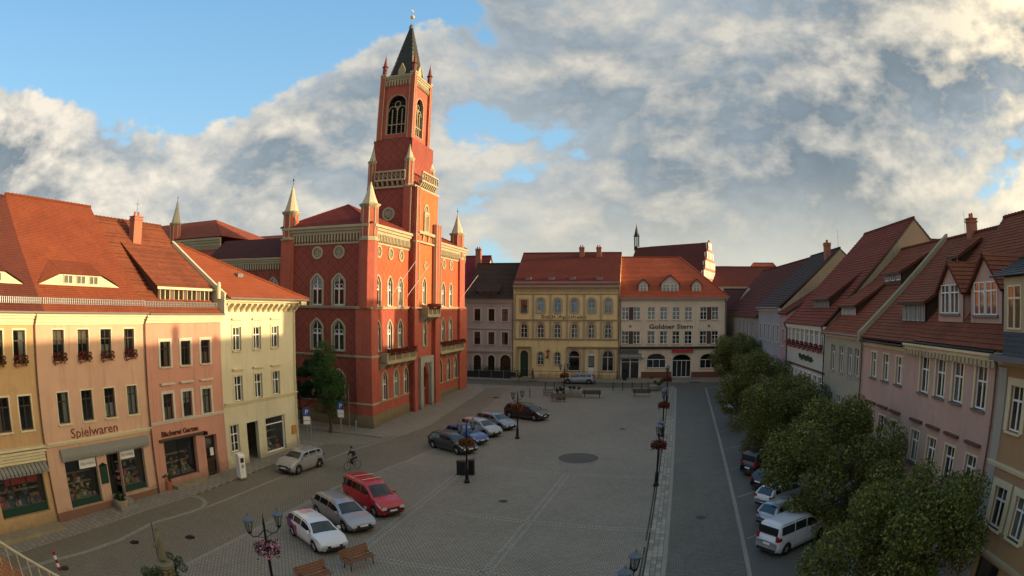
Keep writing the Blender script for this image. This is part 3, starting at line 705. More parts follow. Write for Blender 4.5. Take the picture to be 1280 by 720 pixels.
downpipe(f,.5,-.7,10.9)
# --- house C, salmon bakery
wC=plaster('salmon_plaster',(.54,.275,.20)); f=house('bakery_house','salmon pink bakery house with long dormer in its tiled roof',PL,AL,.52,-.7,'house')
for x in (2.53,4.65,6.81): window(f,x,7.76,1.0,1.64,mat='dkwood',tr=.3,cols=2,sur='stonew',sw=.2,proud=.05,sill='stonew',curt=.5)
for x in (2.56,4.58,6.71): window(f,x,4.2,.98,1.74,mat='dkwood',tr=.3,cols=2,sur='stonew',sw=.2,proud=.05,sill='stonew',hood=(2.35,'stonew'),curt=.9)
shopfront(f,1.72,5.15,.0,2.72,2,mat='blackp',stall=.12,rec=.3); door(f,6.15,7.5,-.45,2.55,'dkwood',.4,glass=True)
f.wall(.52,8.62,-1.2,11.0,[wC]); body_walls(f,.52,8.62,15.6,-1.2,11.1,wC,18.1,8)
band(f,.55,8.6,4.06,.2,.1,'stonew'); cornice(f,.6,8.62,10.62,11.15,'cream',.42)
gable_roof(f,.7,8.66,11.25,18.1,8,15.8,TC,course=.42); gutter(f,.7,8.6,11.2,-.5); snowguard(f,.7,8.5,.05,11.68)
shed_dormer(f,2.5,8.2,.75,11.98,12.95,5.55,16.15,TC,'copper',4,'cream','cream')
chimney(f,4.1,6,15.9,18.2,.9,.7); lightning_rod(f,4.1,6,18.5,1.2)
text(f,'Bäckerei Garten',1.55,3.1,.5,plain('dark_red_lettering',(.07,.015,.01),.5),w=3.9,bold=.012)
ab=MB(); ab.tube((1.25,-.12,2.86),(5.9,-.12,2.86),.11,.11,8); f.add('awning_roller',ab,[M['dkwood']])
lp=MB(); lp.box(5.95,6.2,-.35,-.02,2.7,2.95); f.add('wall_lamp',lp,[M['iron']])
st=MB(); st.box(2.0,5.2,-.7,-.0,-1,-.35); st.box(6.0,7.6,-.4,.4,-1,-.45); f.add('door_step',st,[M['sand']])
pt=MB(); pt.box(6.95,7.35,.33,.39,.9,1.5); f.add('door_poster',pt,[M['plate']])
# --- house D, pale yellow corner house
wD=plaster('pale_yellow_plaster',(.60,.555,.39),.3); f=house('corner_house','pale yellow corner house with bracketed cornice and orange hipped roof',PL,AL,8.62,-.55,'house')
for x in (10.57,13.15,15.6):
    window(f,x,8.48,.98,1.76,tr=.36,cols=2,fw=.07,sur='cream',sw=.16,proud=.05,sill='cream',hood=(2.28,'cream'),curt=.9)
    window(f,x,4.64,.98,1.93,tr=.36,cols=2,fw=.07,sur='cream',sw=.16,proud=.05,sill='cream',hood=(2.38,'cream'),curt=.6)
window(f,9.72,.8,1.05,2.1,tr=.35,cols=2,fw=.07,rows=1,sur='cream',sw=.12,sill='cream'); door(f,11.3,12.8,-.5,2.83,'dkwood',1.6,glass=True)
shopfront(f,13.84,16.6,-.1,2.87,1,mat='white',stall=.1,tr=.62,rec=.2,fw=.09)
f.wall(8.62,18.4,-1.2,12.0,[wD])
mb=MB(); mb.box(18.1,18.4,.001,12,-1.2,12.0); mb.box(8.62,8.9,.4,12,6,12.0); mb.box(8.9,18.1,11.7,12,-1.2,12.0); mb.box(8.9,18.1,2.9,3,-1.2,12.0,1); f.add('side_wall',mb,[wD,M['room']])
band(f,8.7,18.46,4.52,.22,.12,'cream'); cornice(f,8.62,18.6,11.95,12.38,'cream',.85,3)
mb=MB()
for i in range(14): xx=8.95+i*.72; mb.prismx([(0,11.35),(-.12,11.4),(-.62,11.88),(-.66,12.0),(0,12.0)],xx-.12,xx+.12)
f.add('cornice_bracket_row',mb,[M['cream']],kind='stuff')
mb=MB(); mb.box(18.4,19.2,-.8,12.5,11.95,12.38); f.add('cornice',mb,[M['cream']])
gable_roof(f,8.62,19.35,12.42,16.55,6,12.4,TD,eave=.95,hipR=9.9,course=.19); gutter(f,8.7,19.3,12.36,-1.0,'zinc')
mb=MB(); mb.box(8.5,8.78,-.2,5.8,12.2,12.9); mb2=MB(); mb2.prismx([(-.6,11.3),(-.6,12.7),(6,16.8),(6,11.3)],8.45,8.68); f.add('fire_wall',mb2,[wD])
mb=MB(); mb.lathe([(.16,12.3),(.16,13.3),(.1,13.5)],8,(8.3,-.1)); f.add('vent_pipe',mb,[M['cream']])
mb=MB(); mb.box(12.6,13.3,1.7,2.4,14.05,14.35); f.add('skylight',mb,[M['lead']])
downpipe(f,18.3,-.5,12.0,mat='cream')
ml=MB(); ml.box(17.5,18.1,-.12,0,1.0,1.75); f.add('wall_sign',ml,[plain('ochre_sign',(.45,.22,.05),.5)])

# ================================================================ TOWN HALL
def redwall(name,c,lattice=True,rot=0):
    m,t,b=newmat(name); g=t.node('ShaderNodeNewGeometry').outputs['Position']; nrm=t.node('ShaderNodeNewGeometry').outputs['Normal']
    sp=t.node('ShaderNodeSeparateXYZ'); t.l.new(g,sp.inputs[0]); h=t.math('ADD',sp.outputs[0],sp.outputs[1]); z=sp.outputs[2]
    n=t.noise(g,.5,5,.6); n2=t.noise(g,5,4); col=t.mix(t.ss(n,.3,.7),sc3(c,.9),sc3(c,1.1)); col=t.mix(t.math('MULTIPLY',n2,.25),col,sc3(c,.65))
    n3=t.noise(t.mapv(g,sc=(2.0,2.0,.10)),1.5,4,.65); col=t.mix(t.math('MULTIPLY',t.ss(n3,.50,.74),.45),col,sc3(c,.5)); n6=t.noise(g,1.3,4,.7); col=t.mix(t.math('MULTIPLY',t.ss(n6,.54,.66),.25),col,sc3((c[0]*1.15,c[1]*1.5,c[2]*1.6),1))
    if lattice:
        S=1.05
        def tri(v): return t.math('ABSOLUTE',t.math('SUBTRACT',t.math('FRACT',v),.5))
        a=tri(t.math('DIVIDE',t.math('ADD',h,z),S)); b_=tri(t.math('DIVIDE',t.math('SUBTRACT',h,z),S))
        ln=t.math('MAXIMUM',t.ss(a,.07,.03),t.ss(b_,.07,.03)); dot=t.math('MULTIPLY',t.ss(a,.40,.45),t.ss(b_,.40,.45))
        pat=t.math('MAXIMUM',ln,dot); br=t.ss(t.math('FRACT',t.math('DIVIDE',z,.13)),.0,.3)
        col=t.mix(t.math('MULTIPLY',pat,t.math('MULTIPLY_ADD',br,.35,.3)),col,sc3((.11,.03,.025),1))
    crs=t.math('FRACT',t.math('DIVIDE',z,.085))
    setb(t,b,base=col,rough=.85,spec=.2,normal=t.bump(t.math('ADD',n2,t.math('MULTIPLY',t.ss(crs,0,.25),.5)),.3,.02)); MATS[name]=m; return m
RED=redwall('red_patterned_wall',(.27,.070,.050)); RED_SUN=redwall('sun_tinted_patterned_wall',(.47,.115,.05)); RED2=redwall('red_plain_wall',(.41,.105,.07),False); REDL=redwall('red_east_wall',(.38,.09,.06)); RED2_SUN=redwall('sun_tinted_plain_wall',(.50,.135,.05),False)  # the two orange reds have the sunlight put into their colour
TRIM='townhall_trim'; M[TRIM]=plaster('townhall_trim',(.40,.345,.225),.35); M['plinth']=plaster('sandstone_plinth',(.25,.19,.11),.5)
TH=thing('town_hall','red brick town hall with tall clockless bell tower and pinnacled corners','town hall',(-27,53.8,0))
S=F(TH,Matrix(),0)                                   # south face, x runs 0..-10.6 to the west
E_=F(TH,Matrix.Rotation(PI/2,4,'Z'),0)               # east face on the square, x runs 0..29.4 to the north
TR=tiles('townhall_roof_tiles',(.27,.05,.035),(.19,.04,.03),var=.2)
TOP=19.0
def thwin(f,x,z,w=1.15,h=2.9,rise=.62,kind='pointed',stone=.2,glass='glass',rec=.13,lab=None):
    o=window(f,x,z,w,h,kind,rise,cols=2,tr=.46 if h>2.5 else .4,fw=.085,mat='white',sur=TRIM,sw=stone,proud=.05,sill='greyst',rec=rec,curt=.0,tracery=True,glass=glass,reveal=.12); return o
def rosette(f,x,z,r=.62):
    mb=MB(); n=20; o=[(r*math.cos(2*PI*i/n),r*math.sin(2*PI*i/n)) for i in range(n)]; i_=[(r*.72*a/r,r*.72*b/r) for a,b in o]; ring(mb,o,i_,-.1,.0)
    for k in range(6):
        a=PI*k/3; 
        c=(r*.42*math.cos(a),r*.42*math.sin(a)); pr=None
        for q in range(7):
            b_=2*PI*q/6; p=(c[0]+r*.19*math.cos(b_),-.02,c[1]+r*.19*math.sin(b_))
            if pr: mb.tube(pr,p,.035,.035,4)
            pr=p
    mb.tube((0,-.06,0),(0,.0,0),r*.14,r*.14,8)
    me=WC.get(('ros',r)) or mb.mesh('rosette',M[TRIM]); WC[('ros',r)]=me
    ob=link('rosette_window',me,f.root,f.T(x,0,z))
    g=MB(); g.face([(a*.98,-.012,b*.98) for a,b in i_]); gm=WC.get(('rosg',r)) or g.mesh('pane',M['glass']); WC[('rosg',r)]=gm; link('pane',gm,ob)
def octo(f,x,y,z0,z1,r,tip,fin=.9,name='corner_turret'):
    mb=MB(); mb.lathe([(r*1.0,z0),(r*1.0,z1-.3)],8,(x,y),rot=.5); o=f.add(name,mb,[RED2])
    tb=MB()
    for i in range(8):
        a=2*PI*(i+.5)/8; px,py=x+r*math.cos(a),y+r*math.sin(a); tb.tube((px,py,z0+.1),(px,py,z1-.3),.07,.07,5)
    tb.lathe([(r*1.06,z0-.12),(r*1.12,z0+.05),(r*1.06,z0+.2)],8,(x,y),rot=.5)
    tb.lathe([(r*1.05,z1-.35),(r*1.3,z1-.12),(r*1.34,z1),(r*1.05,z1+.08)],8,(x,y),rot=.5)
    link('turret_trim',tb.mesh('turret_trim',M[TRIM]),o)
    cb=MB(); cb.lathe([(r*1.0,z1+.05),(r*.62,z1+(tip-z1)*.38),(.09,tip),(.14,tip+.06),(.0,tip+.16)],8,(x,y),rot=.5)
    link('turret_spire',cb.mesh('turret_spire',plaster('pale_spire_stone',(.48,.43,.30),.35)),o)
    if fin:
        fb=MB(); fb.tube((x,y,tip),(x,y,tip+fin),.03,.015,5); fb.lathe([(.02,tip+fin*.5),(.11,tip+fin*.6),(.02,tip+fin*.7)],7,(x,y)); link('finial',fb.mesh('finial',M['iron']),o)
    return o
# south face windows
for x in (-6.15,-3.55):
    thwin(S,x,12.0,1.25,2.95,stone=.22); thwin(S,x,7.55,1.25,2.95,stone=.22); thwin(S,x,2.9,1.2,2.7,stone=.2); rosette(S,x,17.2,.66)
S.wall(-10.6,0,1.2,TOP,[RED],depth=.3); 
# east face windows
for x in (1.78,4.6,7.3,17.9,20.7,23.55):
    thwin(E_,x,12.0); thwin(E_,x,7.55); rosette(E_,x,17.3,.66)
for x in (3.25,6.1,9.05-.35,19.6,22.7,25.5): thwin(E_,x,2.42,1.2,2.95)
for x in (9.5,): pass
rb=[]
E_.wall(0,29.4,11.78,TOP,[RED_SUN],depth=.3); E_.wall(0,29.4,7.02,11.78,[REDL],depth=.3); E_.wall(0,29.4,1.2,7.02,[RED2],depth=.3)  # upper band coloured as if sunlit, red bands below the sun line
for f,x0,x1,zb_ in ((S,-10.6,0,.0),(E_,0,29.4,.0)):
    mb=MB(); mb.box(x0,x1,-.16,.3,-.6,1.35); mb.box(x0,x1,-.1,.3,1.35,2.35); o=f.add('plinth',MB().box(x0,x1,-.16,.3,-.6,1.35),[M['plinth']])
    f.add('base_course',MB().box(x0,x1,-.1,.0,1.35,2.3),[RED2]); band(f,x0,x1,2.4,.14,.14,TRIM); band(f,x0,x1,7.02,.2,.12,TRIM); band(f,x0,x1,11.78,.22,.14,TRIM)
    cornice(f,x0-.0,x1,19.0,19.85,TRIM,.5,3); dentils(f,x0+.2,x1-.2,18.35,18.98,TRIM,.36,.17,.24,arch_=True); f.add('frieze_band',MB().box(x0,x1,-.08,0,18.0,18.2),[M[TRIM]])
mb=MB(); mb.box(-10.6,-10.3,.01,9.6,-.6,TOP); mb.box(-10.6,-.3,29.1,29.4,-.6,TOP); mb.box(-10.59,-10.3,9.6,29.4,-.6,TOP); S.add('rear_wall',mb,[RED2])
S.add('room_wall',MB().box(-10.3,-2.2,2.4,2.5,-.5,TOP),[M['room']]); E_.add('room_wall',MB().box(2.4,29.2,2.4,2.5,-.5,TOP),[M['room']])
# corner piers
def pier(f,x0,x1,z0,z1,out,mat=None,y=0): 
    return f.add('corner_pier',MB().box(x0,x1,-out,y,z0,z1),[mat or RED2])
pc=MB(); pc.box(-1.4,.34,-.34,1.15,1.3,11.75); S.add('corner_pier',pc,[RED2]); S.add('pier_base',MB().box(-1.48,.42,-.42,1.25,-.6,1.3),[M['plinth']])
pc=MB(); pc.lathe([(.95,11.75),(.95,18.3)],8,(-.4,.3),rot=.5); S.add('corner_pier',pc,[RED2])
mb=MB()
for z in (2.38,7.0,11.7): mb.box(-1.46,.4,-.4,1.2,z-.02,z+.18)
mb.lathe([(1.02,18.2),(1.05,18.4)],8,(-.4,.3),rot=.5); S.add('pier_string',mb,[M[TRIM]])
octo(S,-.4,.3,18.4,21.8,.82,23.9,0)
S.add('corner_pier',MB().box(-10.75,-9.15,-.3,.5,-.6,18.7),[RED2]); octo(S,-9.95,.3,18.7,21.6,.82,24.3,1.3)
mb=MB(); [mb.box(-10.8,-9.1,-.36,.5,z,z+.18) for z in (7.0,11.7,18.6)]; S.add('pier_string',mb,[M[TRIM]])
E_.add('corner_pier',MB().box(26.4,29.6,-.34,.6,-.6,11.75),[RED2]); E_.add('corner_pier',MB().box(26.5,28.6,-.3,.6,11.75,18.4),[RED2]); octo(E_,27.5,.5,18.4,21.9,.85,24.3,1.2)
E_.add('corner_pier',MB().box(0.1,1.0,-.12,.0,11.9,18.3),[RED2])
# pavilion roofs
for y0,y1 in ((0,9.6),(16.8,29.4)):
    mb=MB(); a,b=-10.9,.3; ym=(y0+y1)/2 if y0==0 else y0+6.3; zc=22.7; e=.35
    P4=[(a,y0-e,19.9),(b,y0-e,19.9),(b,y1+e,19.9),(a,y1+e,19.9)]; ap=(-5.35,ym,zc)
    for i in range(4): roof_plane(mb,[P4[i],P4[(i+1)%4],ap],.34)
    S.add('roof',mb,[TR])
    rb_=MB()
    for p in P4:
        A=Vector(p); B=Vector(ap); [rb_.tube(A+(B-A)*(i/14),A+(B-A)*((i+.97)/14),.1,.12,6) for i in range(14)]
    S.add('ridge_tiles',rb_,[TR],kind='stuff')
mb=MB(); roof_plane(mb,[(.3,9.5,19.9),(.3,17,19.9),(-5,17,22.4),(-5,9.5,22.4)]); roof_plane(mb,[(-10.9,17,19.9),(-10.9,9.5,19.9),(-5.4,9.5,22.4),(-5.4,17,22.4)]); S.add('roof',mb,[TR])
# balconies with geraniums
def balcony(f,x0,x1,z0,h,out,fl=True,name='balcony'):
    mb=MB(); mb.box(x0,x1,-out,0,z0,z0+.18); mb.box(x0-.04,x1+.04,-out-.06,-out+.18,z0+h-.14,z0+h); mb.box(x0,x1,-out,-out+.14,z0+.18,z0+.34)
    n=int((x1-x0)/.34)
    for i in range(n+1):
        x=x0+(x1-x0)*i/n; mb.tube((x,-out+.08,z0+.3),(x,-out+.08,z0+h-.1),.065,.065,6)
    for i in range(int((x1-x0)/1.9)+2):
        x=x0+(x1-x0)*i/(int((x1-x0)/1.9)+1); mb.box(x-.13,x+.13,-out-.02,-out+.2,z0+.1,z0+h+.02); mb.prismx([(0,z0-.75),(-.16,z0-.6),(-out+.1,z0),(0,z0)],x-.13,x+.13)
    for x in (x0,x1-.14): mb.box(x,x+.14,-out,0,z0+.1,z0+h)
    o=f.add(name,mb,[M[TRIM]])
    if fl:
        rn=random.Random(int(x0*10)+5); fb=MB()
        for _ in range(int(210*(x1-x0))):
            p=Vector((rn.uniform(x0,x1),-out+rn.gauss(0,.14),z0+h+rn.uniform(-.22,.34))); a=Vector([rn.gauss(0,1) for _ in range(3)]).normalized(); c=a.cross(Vector([rn.gauss(0,1) for _ in range(3)])).normalized(); s_=rn.uniform(.05,.1)
            fb.face([p-a*s_,p+c*s_,p+a*s_,p-c*s_],0 if rn.random()<.6 else 1)
        link('balcony_flowers',fb.mesh('balcony_flowers',[M['redfl'],M['leafd']]),o)
balcony(E_,2.1,9.4,6.2,1.15,.95); balcony(E_,17.4,26.4,6.2,1.15,.95)
# tower, lower stage
TX0,TX1=9.46,16.8; OUT=.57
T=F(TH,Matrix.Rotation(PI/2,4,'Z')@Matrix.Translation((0,-OUT,0)),0)
thwin(T,12.75,12.2,.95,2.9,.5); thwin(T,13.0,7.5,.95,2.75,.5); rosette(T,12.9,16.6,.45); rosette(T,12.9,22.9,.75)
door(T,11.85,14.15,.55,5.2,'dkwood',1.3,kind='pointed',rise=1.5,leaves=2,name='portal_door')
T.wall(TX0,TX1,-.6,11.78,[RED2],depth=.35); T.wall(TX0,TX1,11.78,25.2,[RED2_SUN],depth=.35); T.add('room_wall',MB().box(10.2,16.2,1.9,2.0,0,24),[M['room']])  # tower front painted sunlit orange above the string course, red below
T.add('portal',(lambda mb:(ring(mb,arch(4.1,6.3,.0,x=13,z=.0),arch(2.5,5.5,1.55,'pointed',x=13,z=.35,n=10)[:0] or arch(2.5,5.6,0,x=13,z=.0),-.35,0),mb)[1])(MB()),[M['greyst']])
for k_,(w_,h_,o_) in enumerate(((3.3,5.95,-.28),(2.8,5.6,-.14))):
    mb=MB(); ring(mb,arch(w_,h_,1.8,'pointed',x=13,z=.4),arch(w_-.44,h_-.25,1.7,'pointed',x=13,z=.4),o_,.2); T.add('portal_arch',mb,[M['greyst']])
st=MB(); [st.box(10.8+.3*i,15.2-.3*i,-2.2+.45*i,0,-.6,.05+.17*i) for i in range(3)]; T.add('portal_step',st,[M['greyst']])
for x0,x1 in ((TX0,TX0+.95),(TX1-1.6,TX1)):
    T.add('tower_buttress',MB().box(x0,x1,-.22 if x0<12 else -.5,.0,-.6,21.6 if x0>12 else 25.2),[RED2])
mb=MB(); [mb.box(TX0-.06,TX1+.06,-.3,.1,z,z+.2) for z in (11.7,19.0)]; T.add('tower_string',mb,[M[TRIM]])
balcony(T,11.6,15.4,10.75,1.15,1.0)
balcony(T,10.3,15.2,20.0,.2,.35,False,'tower_ledge')
mb=MB(); ring(mb,arch(1.5,2.4,x=12.9,z=20.3),arch(1.0,1.9,x=12.9,z=20.5),-.18,0)
for i in range(4): mb.tube((12.55+.23*i,-.1,20.5),(12.55+.23*i,-.1,22.2),.05,.05,6)
T.add('tracery_panel',mb,[M[TRIM]])
# tower box seen from the south (side walls, then upper stages)
DEP=5.1
def tx(x,y): return (x,y)
TS=F(TH,Matrix.Translation((0,TX0,0)),0)  # south side of tower, x 0 at facade line
mb=MB(); mb.box(-4.9-.35,OUT,.001,.3,-.6,25.2); mb.box(-5.25,-4.95,.3,7.3,14,25.2); mb.box(-5.25,OUT,7.04,7.34,14,25.2); mb.box(-5.2,OUT-.1,.2,7.2,24.9,25.2); TS.add('tower_wall',mb,[RED])
rosette(TS,-2.6,22.2,.78)
for xx in (-5.35,-.72): TS.add('tower_buttress',MB().box(xx,xx+.85,-.14,.0,19,25.2),[RED2])
mb=MB()
for xx in (-5.35,-4.5,-.72,.12): mb.box(xx-.05,xx+.05,-.19,-.12,19,25.3)
mb.box(-5.4,.62,-.2,7.55,25.15,25.38); TS.add('tower_string',mb,[M[TRIM]])
mb=MB()
for x in (TX0+.05,TX0+.95,TX1-1.6,TX1-.75,TX1-.05): mb.box(x-.05,x+.05,-.3 if x<12 else -.56,-.2,12,25.2 if x<12 else 21.6)
T.add('tower_trim',mb,[M[TRIM]])
# balcony stage: parapet on corbels all round
def parapet(f,x0,x1,y,z0,n):
    mb=MB(); mb.box(x0,x1,y-.45,y,z0,z0+.2); mb.box(x0,x1,y-.5,y-.28,z0+1.0,z0+1.2)
    for i in range(n+1):
        x=x0+(x1-x0)*i/n; mb.box(x-.05,x+.05,y-.45,y-.3,z0+.2,z0+1.0)
        if i<n:
            a=x; b=x0+(x1-x0)*(i+1)/n; mb.tube((a,y-.38,z0+.22),(b,y-.38,z0+.98),.035,.035,4); mb.tube((b,y-.38,z0+.22),(a,y-.38,z0+.98),.035,.035,4)
    m=int((x1-x0)/.55)
    for i in range(m): x=x0+(x1-x0)*(i+.5)/m; mb.prismx([(y,z0-.55),(y-.12,z0-.5),(y-.42,z0),(y,z0)],x-.12,x+.12)
    return f.add('parapet',mb,[M[TRIM]])
parapet(T,TX0+1.0,TX1-1.3,.0,25.95,7); parapet(TS,-4.4,-.6,.0,25.95,7)
F3=F(TH,Matrix.Rotation(PI/2,4,'Z')@Matrix.Translation((0,.05,0)),0)
TS.add('tower_wall',MB().box(-5.0,-.1,.15,6.9,25.2,31.0),[RED])
for (x,y) in ((-.35,.2),(-5.0,.2),(-.35,6.75),(-5.0,6.75)):
    octo(TS,x,y,25.3,28.5,.48,30.1,1.2,'tower_turret')
for (x,y) in ((-.35,.2),(-5.0,.2),(-.35,6.75),(-5.0,6.75)): TS.add('tower_buttress',MB().box(x-.42,x+.42,y-.42,y+.42,19,25.35),[RED2])
# belfry
BX0,BX1,BY0,BY1=-4.38,-.48,.35,5.45      # local to TS
TS.add('tower_string',MB().box(BX0-.12,BX1+.12,BY0-.12,BY1+.12,30.9,31.15),[plain('dark_string',(.12,.05,.04),.8)])
BS=F(TH,Matrix.Translation((0,TX0+BY0,0)),0); BE=F(TH,Matrix.Rotation(PI/2,4,'Z')@Matrix.Translation((TX0+BY0,.48,0)),0)
def belfry(f,xc,w):
    f.ops.append(dict(x=xc,z=31.7,w=w,h=5.0,kind='round',rise=w/2))
    mb=MB(); ring(mb,arch(w,5.0,kind='round',rise=1,x=xc,z=31.7),arch(w-.28,4.86,kind='round',rise=1,x=xc,z=31.75),.0,.35); o=f.add('belfry_arch',mb,[M[TRIM]])
    tb=MB(); iw=w-.3
    for q in (-.5,0,.5) if w>1.8 else (0,): tb.tube((xc+q*iw*.55,.3,31.7),(xc+q*iw*.55,.3,34.9 if q else 35.2),.07,.07,6)
    for q in (-1,1):
        pr=None
        for k_ in range(9):
            a=PI*k_/8; p=(xc+q*iw*.25+iw*.24*math.cos(a),.3,34.6+iw*.3*math.sin(a))
            if pr: tb.tube(pr,p,.06,.06,5)
            pr=p
    pr=None
    for k_ in range(9):
        a=2*PI*k_/8; p=(xc+iw*.16*math.cos(a),.3,35.55+iw*.16*math.sin(a))
        if pr: tb.tube(pr,p,.05,.05,5)
        pr=p
    tb.box(xc-iw/2,xc+iw/2,.22,.38,32.9,33.0); link('tracery',tb.mesh('tracery',M[TRIM]),o)
    lb=MB()
    for k_ in range(14): z=31.8+k_*.3; lb.prismx([(.5,z),(.75,z+.18),(.75,z+.22),(.5,z+.04)],xc-iw/2-.2,xc+iw/2+.2)
    link('louvre',lb.mesh('louvre',M['dkwood']),o,kind='stuff')
belfry(BS,(BX0+BX1)/2,2.6); belfry(BE,(BY1-BY0)/2,2.5)
BS.wall(BX0,BX1,31.15,38.6,[RED2],depth=.5); BE.wall(0,BY1-BY0,31.15,38.6,[RED2],depth=.5)
TS.add('tower_wall',MB().box(BX0,BX0+.3,BY0+.3,BY1,31.15,38.6).box(BX0,BX1-.3,BY1-.3,BY1-.001,31.15,38.6).box(BX0+.3,BX1-.3,BY0+1.2,BY0+1.3,31.15,38.6,1).box(BX1-1.3,BX1-1.2,BY0+1.2,BY1-.3,31.15,38.6,1),[RED2,M['room']])
for f,a,b in ((BS,BX0,BX1),(BE,0,BY1-BY0)):
    cornice(f,a,b,38.55,39.2,TRIM,.32,3); dentils(f,a+.3,b-.3,37.95,38.5,TRIM,.36,.18,.2,arch_=True)
for (x,y) in ((BX0,BY0),(BX1,BY0),(BX0,BY1),(BX1,BY1)):
    o=TS.add('belfry_buttress',MB().box(x-.3,x+.3,y-.3,y+.3,31.0,39.4),[RED2])
    tb=MB(); [tb.tube((x+a*.3,y+b*.3,31),(x+a*.3,y+b*.3,39.4),.05,.05,5) for a in(-1,1) for b in(-1,1)]; tb.box(x-.36,x+.36,y-.36,y+.36,39.3,39.5); link('buttress_trim',tb.mesh('buttress_trim',M[TRIM]),o)
    pb=MB(); pb.lathe([(.27,39.5),(.27,40.5),(.42,40.6),(.25,40.8),(.04,42.0),(.0,42.5)],8,(x,y),rot=.5); link('pinnacle',pb.mesh('pinnacle',plain('dark_red_pinnacle',(.16,.045,.035),.7)),o)
cx_,cy_=(BX0+BX1)/2,(BY0+BY1)/2
mb=MB(); zb_,zt_=39.2,47.3
SPT=tiles('slate_spire',(.05,.058,.05),(.035,.04,.045),tw=.3,th=.25,slate=True)
bx,by=(BX1-BX0)/2-.35,(BY1-BY0)/2-.65
base=[(cx_-bx,cy_-by),(cx_+bx,cy_-by),(cx_+bx,cy_+by),(cx_-bx,cy_+by)]
for i in range(4):
    a,b=base[i],base[(i+1)%4]; A=(a[0],a[1],zb_);B=(b[0],b[1],zb_); k_=.09
    roof_plane(mb,[A,B,(cx_+(b[0]-cx_)*k_,cy_+(b[1]-cy_)*k_,zt_-.2),(cx_+(a[0]-cx_)*k_,cy_+(a[1]-cy_)*k_,zt_-.2)],.32,.03)
o=TS.add('spire',mb,[SPT])
rb_=MB()
for a in base:
    A=Vector((a[0],a[1],zb_)); B=Vector((cx_,cy_,zt_)); rb_.tube(A,A+(B-A)*.97,.09,.06,6)
    for i in range(12): p=A+(B-A)*(i+.5)/12; rb_.lathe([(.03,p.z-.1),(.14,p.z),(.03,p.z+.12)],5,(p.x,p.y))
link('spire_rib',rb_.mesh('spire_rib',M[TRIM]),o,TS.T().inverted()@TS.T())
gb=MB(); 
for s_ in (-1,1): gb.prism([(cx_+s_*0-.45,zb_),(cx_-.45,zb_+1.1),(cx_,zb_+2.0),(cx_+.45,zb_+1.1),(cx_+.45,zb_)],cy_-by-.02 if s_<0 else cy_+by-.3,cy_-by+.4 if s_<0 else cy_+by+.02)
gb.prismx([(cy_-.5,zb_),(cy_-.5,zb_+1.1),(cy_,zb_+2.1),(cy_+.5,zb_+1.1),(cy_+.5,zb_)],cx_+bx-.4,cx_+bx+.03); TS.add('spire_dormer',gb,[M[TRIM]])
fb=MB(); fb.lathe([(.26,zt_-.35),(.34,zt_-.1),(.22,zt_+.25)],8,(cx_,cy_),rot=.5); fb.tube((cx_,cy_,zt_+.2),(cx_,cy_,zt_+2.9),.045,.03,6); TS.add('spire_cap',fb,[M['lead']])
fb=MB(); fb.lathe([(.02,zt_+1.15),(.24,zt_+1.3),(.33,zt_+1.5),(.24,zt_+1.7),(.02,zt_+1.85)],12,(cx_,cy_)); fb.box(cx_-.02,cx_+.02,cy_-.4,cy_+.2,zt_+2.3,zt_+2.55); TS.add('weather_vane',fb,[plain('gilded_ball',(.75,.65,.45),.3,.6)],smooth=False)
# flag poles leaning from the east face
for x,z in ((4.9,14.3),(8.9,14.2),(27.0,14.0)):
    fp=MB(); fp.tube((x,-.1,z-1.2),(x+.3,-2.6,z+2.2),.04,.03,6); E_.add('flag_pole',fp,[M['white']])
# low west wing and the rear block
Wg=F(TH,Matrix.Translation((0,.7,0)),0)
for x in (-12.4,-15.0,-17.6,-20.2): thwin(Wg,x,12.0,1.2,2.7,.6)
Wg.wall(-22,-10.6,-.6,16.3,[RED],depth=.3); cornice(Wg,-22,-10.6,16.3,16.95,TRIM,.4,3); dentils(Wg,-22,-10.7,15.75,16.28,TRIM,.36,.17,.2,arch_=True)
Wg.add('rear_wall',MB().box(-22,-21.7,.3,9,-.6,16.3).box(-21.7,-10.6,2.3,2.4,0,16,1),[RED2,M['room']])
TW=tiles('dull_plum_tiles',(.12,.04,.03),(.085,.03,.025),var=.15)
mb=MB(); roof_plane(mb,[(-22.6,-.45,17.0),(-10.6,-.45,17.0),(-10.6,4.6,19.6),(-24.5+.6,4.6,19.6)]); roof_plane(mb,[(-10.6,9.6,17),(-22.6,9.6,17),(-23.9,4.6,19.6),(-10.6,4.6,19.6)]); Wg.add('roof',mb,[TW])
RB=thing('town_hall_annexe','rear red block with white-capped turret and orange hipped roof, far behind the salmon house','building',(-64.2,62,0))
Rf=F(RB,Matrix(),0); Rf.add('wall',MB().box(-22,10,0,14,0,19.6),[RED2]); cornice(Rf,-22,10,19.6,20.6,TRIM,.5); dentils(Rf,-22,10,19.0,19.58,TRIM,.4,.2,.2)
TRo=tiles('faded_orange_tiles',(.36,.10,.055),(.25,.07,.045),var=.2)
mb=MB(); a,b,c_,d_=(-22.5,-.6,20.7),(10.5,-.6,20.7),(10.5,14.5,20.7),(-22.5,14.5,20.7)
mb2=MB(); roof_plane(mb2,[a,b,(2.5,7,24.2),(-15,7,24.2)]); roof_plane(mb2,[b,c_,(2.5,7,24.2)]); roof_plane(mb2,[c_,d_,(-15,7,24.2),(2.5,7,24.2)]); roof_plane(mb2,[d_,a,(-15,7,24.2)]); Rf.add('roof',mb2,[TRo])
Rf.add('corner_pier',MB().box(-.85,.85,-.5,.8,0,20.4),[RED2]); octo(Rf,0,.1,20.2,23.1,.85,26.2,1.0)
BB=thing('rear_hall','long low tiled hall roof behind the town hall wing with thin antenna','building',(-66,88,0)); Bf=F(BB,Matrix(),0); Bf.add('wall',MB().box(-10,14,0,12,0,22),[RED2])
